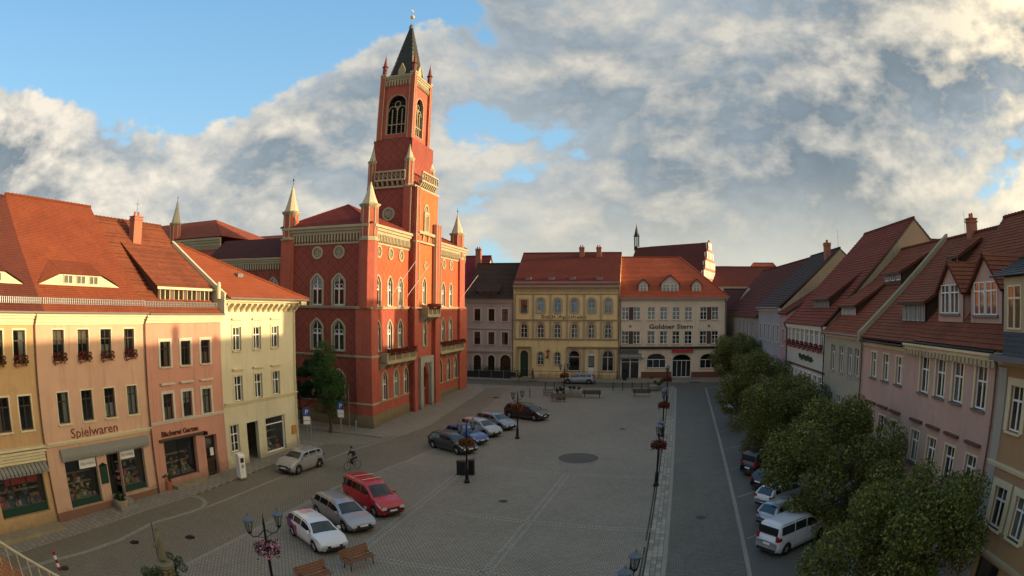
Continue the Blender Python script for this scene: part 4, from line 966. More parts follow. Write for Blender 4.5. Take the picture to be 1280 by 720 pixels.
mb=MB(); roof_plane(mb,[(-10.4,-.5,22),(14.4,-.5,22),(4,6,24.6),(-10.4,6,24.6)]); roof_plane(mb,[(14.4,-.5,22),(14.4,12.5,22),(4,6,24.6)]); Bf.add('roof',mb,[TRo]); lightning_rod(Bf,5,6,25,2.6)
# ================================================================ NORTH ROW (back of the square)
PB=(-15.34,94.25); AB=88.45
TDK=tiles('dark_brown_roof',(.085,.05,.035),(.05,.032,.026),var=.2); TAP=tiles('deep_red_tiles',(.20,.052,.036),(.15,.042,.03),var=.15)
TGS=tiles('bright_orange_tiles',(.48,.115,.055),(.36,.085,.045),var=.2); TFAR=tiles('far_maroon_tiles',(.13,.038,.030),(.10,.03,.026),var=.15)
# --- grey-pink house
wG=plaster('grey_pink_plaster',(.44,.36,.33)); f=house('cafe_house','narrow grey-pink house with dark brown roof and three ground-floor arches',PB,AB,-14.8,.9,'house')
for x in (-13.0,-10.75,-8.6):
    window(f,x,9.8,.95,1.85,mat='dkwood',tr=.3,sur='stonew',sw=.2,sill='stonew',curt=.4); window(f,x,6.15,.95,1.92,mat='dkwood',tr=.3,sur='stonew',sw=.2,sill='stonew',curt=.4)
for x,w_ in ((-13.0,1.2),(-10.75,1.05)): window(f,x,1.3,w_,3.2,'round',w_/2,cols=2,tr=.3,mat='green',sur='stonew',sw=.25,sill=None,curt=0)
window(f,-8.5,1.5,1.65,3.1,'round',.8,cols=3,tr=.35,mat='dkwood',sur='stonew',sw=.25,sill='stonew',curt=0)
f.wall(-14.8,-7.3,-.2,12.7,[wG]); body_walls(f,-14.8,-7.3,14,-.2,12.8,wG,19.1,7)
band(f,-14.8,-7.3,8.6,.16,.08,'stonew'); band(f,-14.8,-7.3,5.1,.3,.14,'stonew'); cornice(f,-14.8,-7.3,12.55,13.0,'stonew',.4)
gable_roof(f,-14.9,-7.3,13.1,19.1,7,14,TDK); gutter(f,-14.8,-7.4,13.05,-.45)
shed_dormer(f,-13.1,-9.9,.7,13.3,14.35,4.6,16.6,TDK,'dkwood',3,'grime','dkwood')
downpipe(f,-7.35,.9,12.8)
for x in (-14.3,-13.9,-12.0,-9.9): 
    pass
# --- apothecary
wAp=plaster('mustard_plaster',(.74,.60,.30)); f=house('apothecary','yellow apothecary with round-arched windows and long red roof',PB,AB,-7.3,.95,'house')
window(f,-5.65,11.1,1.0,1.95,mat='dkwood',tr=None,sur='sand',sw=.25,sill='sand',curt=.5)
for x in (-3.06,-.48,2.11,4.7,7.22): window(f,x,11.12,1.02,2.15,'round',.51,cols=2,tr=.35,rows=1,sur='sand',sw=.28,sill='sand',curt=.9,mat='grime')
for x in (-5.63,-3.07,-.5,2.11,4.69,7.22): window(f,x,7.33,1.0,2.1,'round',.5,cols=2,tr=.33,rows=1,sur='sand',sw=.28,sill='sand',hood=(2.42,'sand'),curt=.6)
for x in (-3.05,-.46): window(f,x,3.2,.95,1.97,'round',.47,cols=2,tr=.33,rows=1,sur='sand',sw=.12,sill='sand',curt=.4)
door(f,-6.2,-4.95,1.3,5.35,'green',.4,kind='round',rise=.6,leaves=2)
for a,b in ((1.25,2.95),(6.4,8.1)): window(f,(a+b)/2,2.35,b-a,3.1,'round',.8,cols=2 if a>5 else 1,tr=.32,sur='sand',sw=.3,sill='sand',curt=0,glass='shopglass')
door(f,4.15,5.3,1.6,5.35,'white',.3,kind='round',rise=.55,glass=True)
f.wall(-7.3,8.98,-.2,15.0,[wAp]); body_walls(f,-7.3,8.98,16,-.2,15.1,wAp,20.8,8)
for z,h_ in ((10.02,.18),(7.1,.18)): band(f,-7.2,8.9,z,h_,.1,'sand')
band(f,1.0,8.9,5.9,.3,.25,'sand'); band(f,-6.6,-4.5,5.85,.25,.35,'sand','door_hood')
cornice(f,-7.3,8.98,14.7,15.15,'sand',.5); dentils(f,-7.1,8.8,14.3,14.65,'sand',.36,.16,.2); band(f,-7.2,8.9,13.95,.14,.08,'sand')
mb=MB()
for x in (-7.25,-4.4,-1.75,.8,3.4,5.95,8.6): mb.box(x,x+.35,-.07,0,10.1,13.9); mb.box(x,x+.35,-.07,0,7.2,9.9)
for x in (.8,3.4,5.75,8.55): mb.box(x,x+.38,-.12,0,1.2,5.75)
for x in (-6.75,-4.75): mb.box(x,x+.35,-.2,0,1.2,5.75)
f.add('pilaster',mb,[M['sand']],kind='stuff')
gable_roof(f,-7.35,9.0,15.25,20.85,8,16,TAP); gutter(f,-7.3,8.95,15.2,-.45); snowguard(f,-7.2,8.9,.05,15.5)
for x in (-5.2,-1.65,1.6,5.75): f.add('skylight',MB().box(x-.45,x+.45,.9,1.5,16.15,16.55),[M['lead']])
for x in (2.5,5.3): chimney(f,x,7,20.0,21.6,.8,.6)
downpipe(f,8.85,1.0,15)
text(f,'Stadt Apotheke',-3.0,10.28,.72,plain('brown_lettering',(.10,.06,.03),.6),w=6.9)
mb=MB(); mb.box(-1.95,-1.75,-.55,-.1,4.2,5.6); mb.box(-2.15,-1.55,-.5,-.42,5.2,5.4); mb.box(-2.2,-1.9,-.5,-.42,4.25,4.5); f.add('pharmacy_sign',mb,[M['redlamp']])
# railing and terrace
mb=MB(); mb.box(-7.3,1.5,-1.6,-.0,.2,1.35); f.add('terrace',mb,[M['sand']])
mb=MB(); mb.tube((-7.3,-1.5,2.35),(8.9,-1.5,2.35),.03,.03,6); [mb.tube((x,-1.5,1.0),(x,-1.5,2.35),.025,.025,5) for x in np.arange(-7.3,9,1.15)]; mb.tube((-7.3,-1.5,1.8),(8.9,-1.5,1.8),.015,.015,4); f.add('railing',mb,[M['iron']])
# --- Goldner Stern
wGS=plaster('beige_plaster',(.68,.59,.44)); f=house('hotel','beige corner hotel with Goldner Stern lettering and three white dormers',PB,AB,8.98,1.0,'hotel')
for z in (10.1,6.48):
    for x in (13.8,15.72,17.64,19.55): window(f,x,z,1.15,1.9,tr=.35,cols=2,fw=.07,rows=1,sill='stonew',curt=.7)
    for xa in (9.3,21.4):
        for dx_ in (.52,2.28+(.1 if xa>20 else 0)): window(f,xa+dx_,z,1.05,1.9,tr=.35,cols=2,fw=.07,rows=1,sill='stonew',curt=.6)
        f.add('shutter_panel',MB().box(xa+1.08,xa+1.75,-.05,.02,z,z+1.9),[plain('brown_shutter',(.07,.04,.03),.7)]); 
for a,b,z0,z1 in ((13.2,16.15,2.85,5.05),(21.5,24.2,2.75,4.98)): window(f,(a+b)/2,z0,b-a,z1-z0,'round2',.85,cols=3,tr=.42,fw=.07,rows=0,sill='stonew',curt=0)
window(f,18.65,1.4,2.9,3.5,'round2',.8,cols=4,tr=.28,fw=.07,sill=None,curt=0,rec=.4,glass='shopglass',name='entrance_door'); shopfront(f,9.25,12.1,1.15,4.35,2,mat='white',stall=.12,tr=.6,rec=.15,goods=False,fw=.13)
f.wall(8.98,25.55,-.2,13.2,[wGS]); body_walls(f,8.98,25.55,16,-.2,13.2,wGS)
band(f,9,25.7,5.9,.35,.3,'dkwood','canopy_ledge'); cornice(f,8.98,25.8,12.95,13.3,'stonew',.45)
gable_roof(f,8.9,26.1,13.4,20.1,8,16,TGS,hipR=7.5); gutter(f,8.95,26.1,13.35,-.45)
for xc,w_,zw,zr,n,ww in ((12.55,1.45,15.6,16.3,1,1.0),(16.72,2.7,15.75,16.95,2,1.1),(20.9,1.45,15.6,16.3,1,1.0)): gable_dormer(f,xc,w_,.9,13.8,zw,zr,zr*0+3.6+(zr-16.3)*.8,TGS,'stonew',ww,1.45,13.98,n=n)
text(f,'Goldner Stern',13.45,8.78,.95,plain('black_lettering',(.025,.02,.018),.5),w=6.75,bold=.01,ext=.04)
for x in (10.6,22.8):
    sp=MB(); pts=[]
    for k_ in range(10): a=PI/2+PI*k_/5; r=.22 if k_%2==0 else .09; pts.append((x+r*math.cos(a),9.15+r*math.sin(a)))
    sp.prism(pts,-.06,-.01); f.add('star_ornament',sp,[MATS['black_lettering']])
f.add('base_panel',MB().box(12.4,17.1,-.05,0,1.35,2.25),[plain('brown_base',(.14,.055,.035),.7)]); f.add('base_panel',MB().box(20.2,25.5,-.05,0,1.35,2.2),[MATS['brown_base']])
f.add('plinth',MB().box(9,25.7,-.08,0,-.2,1.32),[M['sand']]); st=MB(); st.box(12.5,25.5,-2.2,-.08,.4,1.1); st.box(16.8,20.5,-1.2,-.08,1.1,1.35); f.add('entrance_step',st,[M['greyst']])
o=f.add('shop_sign',MB().box(8.85,11.9,-.25,-.05,5.1,5.55),[plain('dark_teal_sign',(.06,.09,.09),.4)])
f.add('shop_canopy',MB().prismx([(0,5.0),(-.7,4.6),(-.7,4.45),(0,4.85)],9.1,12.4),[MATS['grey_awning']])
o=f.add('restaurant_sign',MB().box(17.0,20.35,-.3,-.1,5.15,5.62),[plain('red_sign',(.42,.03,.025),.4)])
mb=MB(); mb.lathe([(.05,4.3),(.2,4.45),(.2,4.7),(.05,4.8)],8,(12.6,-.4)); f.add('wall_lamp',mb,[plain('lamp_glass',(.75,.62,.35),.3)])
downpipe(f,9.1,1.3,13.0); downpipe(f,25.4,1.3,13.0,mat='iron')
# ================================================================ behind the north row
def simple(name,label,loc,w,dep,h,zr,wall,roof,hip=0,hipL=0,ez=0,wins=None,az=90,cat='house',z0=0.5,trim='greyst'):
    f=house(name,label,loc,az,0,z0,cat)
    if wins:
        for (x,z,ww,wh) in wins: window(f,x,z,ww,wh,tr=.3,cols=2,fw=.06,sill=trim,sur=trim,sw=.1,curt=.4)
    f.wall(0,w,z0-1,h,[wall]); body_walls(f,0,w,dep,z0-1,h,wall,zr if not hip else None,dep/2); cornice(f,0,w,h-.3,h,trim,.3,2)
    gable_roof(f,-.2,w+.2,h+.05,zr,dep/2,dep,roof,hipL=hipL,hipR=hip); return f
simple('red_roofed_house','tall red roof with yellow gable rising behind the narrow grey-pink house',(-38,98),9.0,11,13.5,20.6,plaster('warm_yellow_gable',(.6,.5,.25)),tiles('purple_red_tiles',(.22,.04,.05),(.17,.035,.045),var=.1))
chf=F(D.objects['red_roofed_house'],Matrix(),.5); chimney(chf,7.6,3.2,18.2,21.6,.9,.7)
hall=simple('long_hall','long pale hall with maroon roof behind the hotel, far right of the church',(9.6,126),26,15,16.1,20.5,plaster('pale_green_plaster',(.40,.42,.36)),TFAR,hipL=0,wins=[(2.6,12.6,.9,1.8),(4.0,12.6,.9,1.8),(5.4,12.6,.9,1.8),(6.8,12.6,.9,1.8),(11.5,12.6,.9,1.8),(14,12.6,.9,1.8),(17,12.6,.9,1.8)],cat='building')
simple('brown_roofed_house','olive brown roof directly right of the striped church gable',(8.2,138),8.5,12,17,21.2,wGS,tiles('olive_tiles',(.12,.085,.045),(.09,.06,.035)))
simple('orange_roofed_house','small house with sunlit orange roof on the skyline behind the long hall',(22.5,152),9,10,19.6,23.0,wGS,TGS,hip=2,hipL=2)
# church with striped gable
CH=thing('church','church with steep maroon roof, striped red and white gable and small roof turret','church',(-7.0,121.6,1.5)); CH.rotation_euler=(0,0,rad(-15)); Cf=F(CH,Matrix(),1.5)
Cf.add('wall',MB().box(0,15.4,0,16,0,17),[plaster('church_wall',(.34,.28,.22))])
mb=MB(); roof_plane(mb,[(-.3,-.5,17),(15.2,-.5,17),(15.2,8,24.9),(-.3,8,24.2)]); roof_plane(mb,[(15.2,16.5,17),(-.3,16.5,17),(-.3,8,24.2),(15.2,8,24.9)]); Cf.add('roof',mb,[TFAR])
gp=MB(); gp.prismx([(0,16),(0,17.2),(8,25.3),(16,17.2),(16,16)],15.2,15.6); g_=Cf.add('gable',gp,[plain('brick_gable',(.45,.14,.08),.8)])
wp=MB()
for lev in range(4):
    z0=17.6+lev*1.9; half=8-(z0-17)*.97-.5
    n=max(2,int(half*2/1.3))
    for i in range(n+1):
        y=8-half+2*half*i/n; wp.box(15.6,15.66,y-.36,y+.36,z0,z0+1.4); wp.box(15.05,15.2,y-.16,y+.16,z0,z0+1.3)
link('gable_panels',wp.mesh('gable_panels',plain('white_render',(.72,.68,.6),.8)),g_,Matrix(),kind='stuff')
tb=MB()
for a in range(6): tb.tube((-.2+.5*math.cos(a*PI/3),8+.5*math.sin(a*PI/3),24),(-.2+.5*math.cos(a*PI/3),8+.5*math.sin(a*PI/3),26.6),.08,.08,5)
tb.lathe([(.62,23.6),(.62,24.4),(.3,24.5)],6,(-.2,8)); tb.lathe([(.7,26.5),(.45,27.1),(.1,28.6),(.0,29.4)],6,(-.2,8)); Cf.add('roof_turret',tb,[M['iron']])
gable_mb=MB(); gable_mb.prismz([(7.2,-1),(9.8,-1),(9.8,1),(7.2,1)],0,.1)
# small houses between hotel and east row
simple('grey_lane_house','grey lane house with plum roof and white gable edge beside the hotel',(11.2,103.5),4.9,7,10.5,15.0,plaster('grey_blue_plaster',(.28,.30,.30)),tiles('plum_tiles',(.13,.06,.06),(.09,.045,.045)),wins=[(1.2,7.2,.8,1.6),(3.2,7.2,.8,1.6)],hip=1.0)
wg=MB(); wg.prism([(11.5-11.2,10.6),(15.0-11.2,15.2),(16.0-11.2,14.3),(12.5-11.2,10.6)],-.6,-.35); F(D.objects['grey_lane_house'],Matrix(),.5).add('gable_edge',wg,[M['grime']])
simple('yellow_lane_house','small yellow lane house with orange dormer roof left of the blue-grey house',(15.7,97.5),4.4,8,11.4,14.2,plaster('lane_yellow',(.55,.47,.22)),TAP,wins=[(1.0,8.2,.8,1.5),(1.0,4.8,.8,1.5)])
# ================================================================ EAST ROW (right)
PR=(15.0,30.0); AR=177.04
TR2=tiles('rust_brown_tiles',(.24,.075,.038),(.12,.042,.024),tw=.24,th=.26,var=.4); TR4=tiles('mottled_red_tiles',(.26,.075,.035),(.13,.045,.025),tw=.24,th=.26,var=.35); TR5=tiles('plum_red_tiles',(.24,.062,.036),(.15,.042,.028),var=.3)
TR6=tiles('aged_slate_tiles',(.085,.065,.06),(.06,.048,.045),var=.2)
# R6 and R6a (far)
w6=plaster('blue_grey_plaster',(.27,.31,.33)); f=house('blue_grey_house','blue-grey house with steep dark roof and beige gable far down the right row',PR,AR,-47.,.3,'house')
for z in (8.2,4.6,1.3):
    for x in (-45.4,-43,-40.6,-38.2,-36.2): window(f,x,z,.95,1.8,tr=.3,sur='grime',sw=.12,sill='grime',curt=.4)
f.wall(-47,-35.2,-.6,11.6,[w6]); body_walls(f,-47,-35.2,15.2,-.6,11.7,plaster('beige_gable',(.34,.28,.19)),18.25,7.6); cornice(f,-47,-35.2,11.5,11.85,'grime',.35)
gable_roof(f,-47.3,-35.2,11.9,18.3,7.6,15.2,TR6); gutter(f,-47,-35.2,11.85); chimney(f,-36.6,6.4,17,18.9,.8,.7); lightning_rod(f,-35.8,7.6,18.3,2.2)
f=house('distant_row_house','maroon-roofed distant end house closing the right row behind the trees',PR,AR,-78.,.8,'house')
for z in (8.2,4.6):
    for x in (-60,-57,-54,-51): window(f,x,z,.95,1.8,curt=.3)
wdi=plaster('grey_green_plaster',(.27,.28,.25)); f.wall(-78,-47,-.6,10.6,[wdi]); body_walls(f,-78,-47,15,-.6,10.6,wdi,18,7.5); gable_roof(f,-78.3,-47.2,10.7,18.1,7.5,15,TFAR)
simple('added_shade_house','tall unseen house added behind the white flower-box house to shade the town hall',(28,66.5),13,11,14.5,20.3,wGS,TAP,az=90,z0=.2)  # unseen house, added to block the low sun from the town hall
w6a=plaster('dusty_pink_plaster',(.36,.26,.25)); f=house('narrow_pink_house','very narrow dusty pink house squeezed left of the white flower-box house',PR,AR,-35.2,.2,'house')
for z in (8.0,4.6): window(f,-33.6,z,1.0,1.7,sur='grime',sw=.1,sill='grime',curt=.4)
f.wall(-35.2,-31.8,-.6,11.2,[w6a]); body_walls(f,-35.2,-31.8,10,-.6,11.2,w6a,14,5); gable_roof(f,-35.2,-31.8,11.3,14.2,5,10,TAP)
# R5 white with flowers
w5=plaster('white_green_plaster',(.46,.48,.42)); f=house('guest_house','off-white house with long rows of red geraniums under its windows',PR,AR,-31.8,.1,'house')
for i in range(8):
    x=-30.9+i*1.58; window(f,x,8.3,1.0,1.75,tr=.3,fw=.06,sill='grime',sur='white',sw=.08,curt=.9,box='redfl'); window(f,x,4.3,1.0,1.85,tr=.3,fw=.06,sill='grime',sur='white',sw=.08,curt=.9,box='orangefl')
for i in range(4): shopfront(f,-31.2+i*3.2,-28.8+i*3.2,.1,2.8,1,mat='dkwood',goods=False)
f.wall(-31.8,-18.65,-1,10.2,[w5]); body_walls(f,-31.8,-18.65,19.3,-1,10.3,plaster('beige_gable',(.34,.28,.19)),19.45,9.65); cornice(f,-31.8,-18.65,9.95,10.35,'white',.35); band(f,-31.8,-18.65,6.55,.16,.08,'copper')
gable_roof(f,-32.0,-18.6,10.45,19.5,9.65,19.3,TR5,course=.4); gutter(f,-32,-18.6,10.4,mat='iron')
mb=MB(); pr=None
for k_ in range(75):
    q=k_/74; p=(-27.0+4.7*q,-.06,7.45+.30*math.sin(k_*1.02)*(1-.5*abs(math.sin(k_*.37)))-.05*q); p=(p[0]+.09*math.cos(k_*1.02),p[1],p[2])
    if pr: mb.tube(pr,p,.055,.055,5)
    pr=p
f.add('script_ornament',mb,[plain('dark_green_lettering',(.02,.05,.03),.5)])
shed_dormer(f,-26.2,-21.2,1.2,11.6,12.6,5.2,15.3,TR5,'dkwood',4,'grime','dkwood')
downpipe(f,-31.7,0,10.0,mat='iron'); downpipe(f,-18.75,0,10.0,mat='iron')
# R4 sage
w4=plaster('sage_plaster',(.34,.335,.255)); f=house('sage_house','sage green house with four tall windows between white and pink neighbours',PR,AR,-18.65,-.3,'house')
for x in (-16.6,-14.5,-12.5,-10.95):
    window(f,x,7.1,1.0,1.95,tr=.3,fw=.06,sur='greyst',sw=.12,sill='greyst',curt=.6); window(f,x,3.4,1.0,1.95,tr=.3,fw=.06,sur='greyst',sw=.12,sill='greyst',curt=.6)
door(f,-15.4,-14.2,-.4,2.0,'dkwood'); shopfront(f,-13.4,-10.6,.1,2.4,1,goods=False)
f.wall(-18.65,-9.9,-1.4,9.9,[w4]); body_walls(f,-18.65,-9.9,16,-1.4,9.95,w4,16.6,8); cornice(f,-18.65,-9.95,9.65,9.98,'stonew',.35)
gable_roof(f,-18.75,-9.6,10.0,16.7,8,16,TR4,course=.30,lift=.03); gutter(f,-18.6,-9.9,9.95)
shed_dormer(f,-18.2,-14.6,1.3,11.0,12.0,4.9,14.1,TR4,'dkwood',4,'white','dkwood'); shed_dormer(f,-14.2,-10.9,3.9,13.75,14.35,6.6,15.75,TR4,'dkwood',3,'white','dkwood')
wv=MB(); wv.prismx([(-.5,9.5),(-.5,10.25),(8,17.1),(8,16.3)],-9.95,-9.5); f.add('fire_wall',wv,[plaster('verge_render',(.30,.26,.17))])
downpipe(f,-9.75,-.6,9.9,mat='copper')
# R2 pink-grey long house
w2=plaster('pink_grey_plaster',(.47,.325,.265),.35); f=house('long_pink_house','long greyish pink house with two tall gabled dormers in a rust brown roof',PR,AR,-9.9,-.6,'house')
for x in (-7.57,-5.43,-3.3): window(f,x,7.42,.98,1.62,tr=.33,fw=.07,sur='cream',sw=.1,sill='lead',curt=.7)
for x in (.33,2.35,4.37,6.78): window(f,x,7.38,1.12,1.92,tr=.36,fw=.07,sur='cream',sw=.16,sill='lead',curt=.8)
for x in (-7.5,-5.4,-3.3,-.1,2.17,4.4,6.76): window(f,x,3.5,1.1,1.75,tr=.33,fw=.07,sur='cream',sw=.1,sill='lead',hood=(2.25,'copper'),curt=.8)
for a,b in ((-8.6,-6.4),(-4.6,-2.4),(1.0,3.4),(5.2,7.6)): shopfront(f,a,b,-.1,2.2,1,mat='dkwood',goods=False)
door(f,-1.4,-.1,-.6,2.1,'dkwood',.5)
f.wall(-9.9,8.42,-1.6,9.65,[w2]); body_walls(f,-9.9,8.42,16,-1.6,9.7,w2,16.5,8)
cornice(f,-9.9,-2.15,9.4,9.75,'cream',.25,2); cornice(f,-2.15,8.42,9.6,10.0,'cream',.45,2); dentils(f,-2.1,8.4,9.35,9.6,'sand',.42,.24,.34)
gable_roof(f,-9.6,-.7,9.95,16.65,8,16,TR2,course=.30,lift=.03); gable_roof(f,-.7,8.5,10.1,17.1,7.8,16,TR2,course=.30,lift=.03); gutter(f,-9.7,-2.2,9.72,mat='iron'); gutter(f,-2.2,8.4,10.0,mat='iron')
gable_dormer(f,1.75,2.75,.75,10.7,12.65,14.05,4.9,TR2,'pinkd',1.05,1.5,11.62) if 0 else None
M['pinkd']=w2
gable_dormer(f,1.95,2.9,.8,10.9,12.75,14.15,4.6,TR2,'pinkd',1.0,1.45,11.55); gable_dormer(f,5.85,3.1,.8,10.9,12.8,14.3,4.7,TR2,'pinkd',1.1,1.5,11.5)
shed_dormer(f,-4.9,-1.5,.95,11.05,12.15,4.4,14.0,TR2,'dkwood',5,'grime','dkwood'); shed_dormer(f,-4.2,-3.0,4.9,14.4,14.9,7,16.1,TR2,'dkwood',1,'dkwood','dkwood')
chimney(f,-5.4,7.9,16.3,17.6,.7,.7); lightning_rod(f,-6.6,8,16.7,1.6); downpipe(f,8.3,-.8,9.7,mat='copper')
# R1 tan, nearest right
w1=plaster('tan_plaster',(.36,.23,.12),.3); f=house('tan_house','tan brown house with cream window surrounds and slate-hung bay, at the right picture edge',PR,AR,8.42,-.8,'house')
for x in (10.15,13.2,16.3): window(f,x,6.9,1.05,1.85,tr=.33,fw=.07,sur='cream',sw=.3,proud=.06,sill='cream',curt=.8)
for x in (10.1,12.0,14.6,17): window(f,x,2.75,1.1,1.8,tr=.33,fw=.07,sur='cream',sw=.3,proud=.06,sill='cream',curt=.8)
shopfront(f,9.4,11.6,-.8,1.3,1,goods=False); shopfront(f,12.5,15.5,-.8,1.3,1,goods=False)
f.wall(8.42,36,-1.8,9.75,[w1]); body_walls(f,8.42,36,15,-1.8,9.8,w1,16.5,7.5)
band(f,8.5,36,5.4,.2,.1,'cream'); band(f,8.5,36,1.6,.25,.14,'sand'); cornice(f,8.42,36,9.5,10.0,'sand',.45)
f.add('quoin_strip',MB().box(8.5,9.2,-.09,0,-1.6,9.4),[M['greyst']])
gable_roof(f,8.5,36,10.1,17.0,7.5,15,TR2,course=.30,lift=.03); 
TSL=tiles('slate_cladding',(.09,.10,.115),(.06,.07,.08),tw=.24,th=.2,slate=True,var=.5)
mb=MB()
def slatewall(a,b,z0,z1): 
    A=Vector(a+(z0,)); B=Vector(b+(z0,)); k_=0
    while z0+k_*.2<z1:
        za=z0+k_*.2; zt=min(za+.2,z1); n_=Vector((B.y-A.y,-(B.x-A.x),0)).normalized(); L_=(B-A).length
        mb.face([(A.x+n_.x*.03,A.y+n_.y*.03,za),(B.x+n_.x*.03,B.y+n_.y*.03,za),(B.x,B.y,zt),(A.x,A.y,zt)],0,[(0,za),(L_,za),(L_,zt),(0,zt)]); k_+=1
slatewall((8.95,2.2),(8.95,-.25),9.95,13.1); slatewall((8.95,-.25),(9.5,-.7),9.95,12.9); slatewall((9.5,-.7),(14.6,-.7),9.95,10.9)
mb.mesh_add([(9.0,-.2,9.95),(14.8,-.2,9.95),(14.8,2.6,9.95),(9.0,2.6,9.95),(9.0,-.2,13.1),(14.8,-.2,13.1),(14.8,2.6,13.1),(9.0,2.6,13.1)],[(4,5,6,7),(0,1,5,4),(3,0,4,7),(1,2,6,5)],0)
ob=f.add('bay',mb,[TSL])
rb_=MB(); roof_plane(rb_,[(8.6,-1.0,13.05),(15,-1.0,13.05),(15,3.4,16.2),(8.6,3.4,14.6)],.25); link('bay_roof',rb_.mesh('bay_roof',TSL),ob,Matrix.Translation((0,0,0)))
rb_=MB(); rb_.box(8.7,15,-1.0,-.1,9.75,9.98); link('bay_ledge',rb_.mesh('bay_ledge',M['lead']),ob)
for x in (10.4,12.4): link('bay_window',setm(window_mesh(1.1,1.7,0,'rect',2,.3,.07),M['cream'],'bay_window'),ob,Matrix.Translation((x,-.78,11.0)))
gb=MB(); [gb.face([(x-.55,-.74,11),(x+.55,-.74,11),(x+.55,-.74,12.7),(x-.55,-.74,12.7)]) for x in (10.4,12.4)]; link('pane',gb.mesh('pane',M['glass']),ob)
gb=MB(); gb.box(9.5,14.6,-.72,-.2,10.9,13.0); link('bay_front',gb.mesh('bay_front',M['sand']),ob)
# ================================================================ GROUND
cobP=cobble('plaza_cobbles',(.19,.172,.13),(.32,.285,.225),.22,.16); cobW=cobble('street_cobbles_west',(.17,.15,.11),(.265,.23,.17),.19,.15); cobR=cobble('road_setts',(.085,.084,.066),(.16,.155,.122),.25,.17,moss=.0)
cobL=cobble('parking_setts',(.12,.115,.10),(.17,.17,.15),.13,.12)
pave=cobble('sidewalk_slabs',(.21,.19,.155),(.29,.265,.215),.62,.42,patch=.6); granite=plain('granite_kerb',(.235,.22,.18),.8,var=.25,scale=3,bump=.3); graniteL=plain('pale_granite',(.27,.26,.23),.75,var=.2,scale=4,bump=.3)
mb=MB(); ys=[-400,-30,0,20,40,60,80,100,130,600,9000]; 
for a,b in zip(ys,ys[1:]):
    mb.face([(-9000,a,G(a)),(9000,a,G(a)),(9000,b,G(b)),(-9000,b,G(b))])
struct('ground',mb,[cobP])
def sheet(name,pts,off,mat,thick=0):
    mb=MB()
    if thick: 
        n=len(pts); up=[(x,y,G(y)+off+thick) for x,y in pts]; lo=[(x,y,G(y)-.05) for x,y in pts]; mb.mesh_add(lo+up,[tuple(range(n,2*n))]+[(i,(i+1)%n,(i+1)%n+n,i+n) for i in range(n)])
    else: mb.face([(x,y,G(y)+off) for x,y in pts])
    return struct(name,mb,[mat])
def ribbon(name,pts,w,off,mat,thick=0):
    L_=[];R_=[]
    for i,p in enumerate(pts):
        a=Vector(pts[max(0,i-1)]); b=Vector(pts[min(len(pts)-1,i+1)]); t=(b-a).normalized(); n=Vector((-t.y,t.x)); L_.append((p[0]+n.x*w/2,p[1]+n.y*w/2)); R_.append((p[0]-n.x*w/2,p[1]-n.y*w/2))
    mb=MB()
    for i in range(len(pts)-1):
        q=[L_[i],R_[i],R_[i+1],L_[i+1]]
        if thick: 
            up=[(x,y,G(y)+off+thick) for x,y in q]; lo=[(x,y,G(y)-.02) for x,y in q]; mb.mesh_add(lo+up,[(4,5,6,7),(0,1,5,4),(1,2,6,5),(2,3,7,6),(3,0,4,7)])
        else: mb.face([(x,y,G(y)+off) for x,y in q])
    return struct(name,mb,[mat])
# right-hand road, parking strip and sidewalk (slightly turned like the row)
def rx(x,y): return x+.0245*(y-27)
sheet('road',[(rx(.95,-5),-5),(rx(5.0,-5),-5),(rx(5.0,60),60),(rx(5.0,92),92),(rx(.95,92),92),(rx(.95,60),60)],.004,cobR)
sheet('street_north',[(-30,86.5),(rx(.95,86),86.5),(rx(5,86),86.5),(14,86.5),(14,92.3),(-30,91.8)],.008,cobR)
sheet('parking_strip',[(rx(5.25,-5),-5),(9.6,-5),(10.2,86),(rx(5.25,86),86)],.004,cobL)
ribbon('road_kerb_west',[(rx(.82,y),y) for y in (8,20,35,50,65,80,88)],.24,.008,granite)
ribbon('road_kerb_east',[(rx(5.12,y),y) for y in (8,20,35,50,65,80,86)],.22,.008,granite)
sheet('sidewalk_east',[(9.75,0),(16.2,0),(14.6,40),(12.5,86),(10.3,86),(10.1,40)],.0,pave,.12); ribbon('kerb_east',[(9.65,0),(10.0,40),(10.2,86)],.16,.0,granite,.135)
for y in (24.4,31.3,38.6,45.3,51.6,58.5,65):
    ribbon('parking_line',[(rx(5.3,y)+.1,y),(rx(5.3,y)+1.5,y+1.1)],.1,.012,graniteL)
# west sidewalk and its stone bands
sheet('sidewalk_west',[(-32,5),(-28.6,5),(-28.35,24),(-27.95,28),(-27.9,46),(-31.5,46),(-31,26)],.0,pave,.07)
sheet('street_west',[(-28.6,5),(-21.2,5),(-21.0,30),(-18.9,48),(-20.5,84),(-24.3,83),(-22.2,57),(-24.6,48),(-27.9,46),(-27.95,28),(-28.35,24)],.004,cobW)
ribbon('stone_band',[(-26.7,6),(-26.6,12),(-26.1,15.5),(-26.0,18.5),(-26.5,22),(-26.1,24.5),(-25.9,26.3),(-26.4,27.3),(-27.3,27.8),(-28,27.6)],.32,.008,granite)
ribbon('stone_band',[(-25.75,26.6),(-25.6,34),(-24.8,45),(-23.2,52.5)],.24,.008,granite)
ribbon('parking_band',[(-20.9,16),(-20.95,27.5),(-20.9,35.2),(-18.7,46.6),(-17.9,51),(-16,63)],.26,.008,granite)
for x,y in ((-19.6,38.6),(-19.1,41.2),(-18.5,44.2),(-18.0,48),(-17,56)): ribbon('parking_mark',[(x-.6,y+.2),(x+1.0,y-.75)],.09,.012,graniteL)
sheet('town_hall_forecourt',[(-27,51.2),(-24.7,50.6),(-23.3,52.2),(-22.6,57),(-23.9,81.5),(-25,84.5),(-27,84.5),(-27,60)],.0,pave,.1)
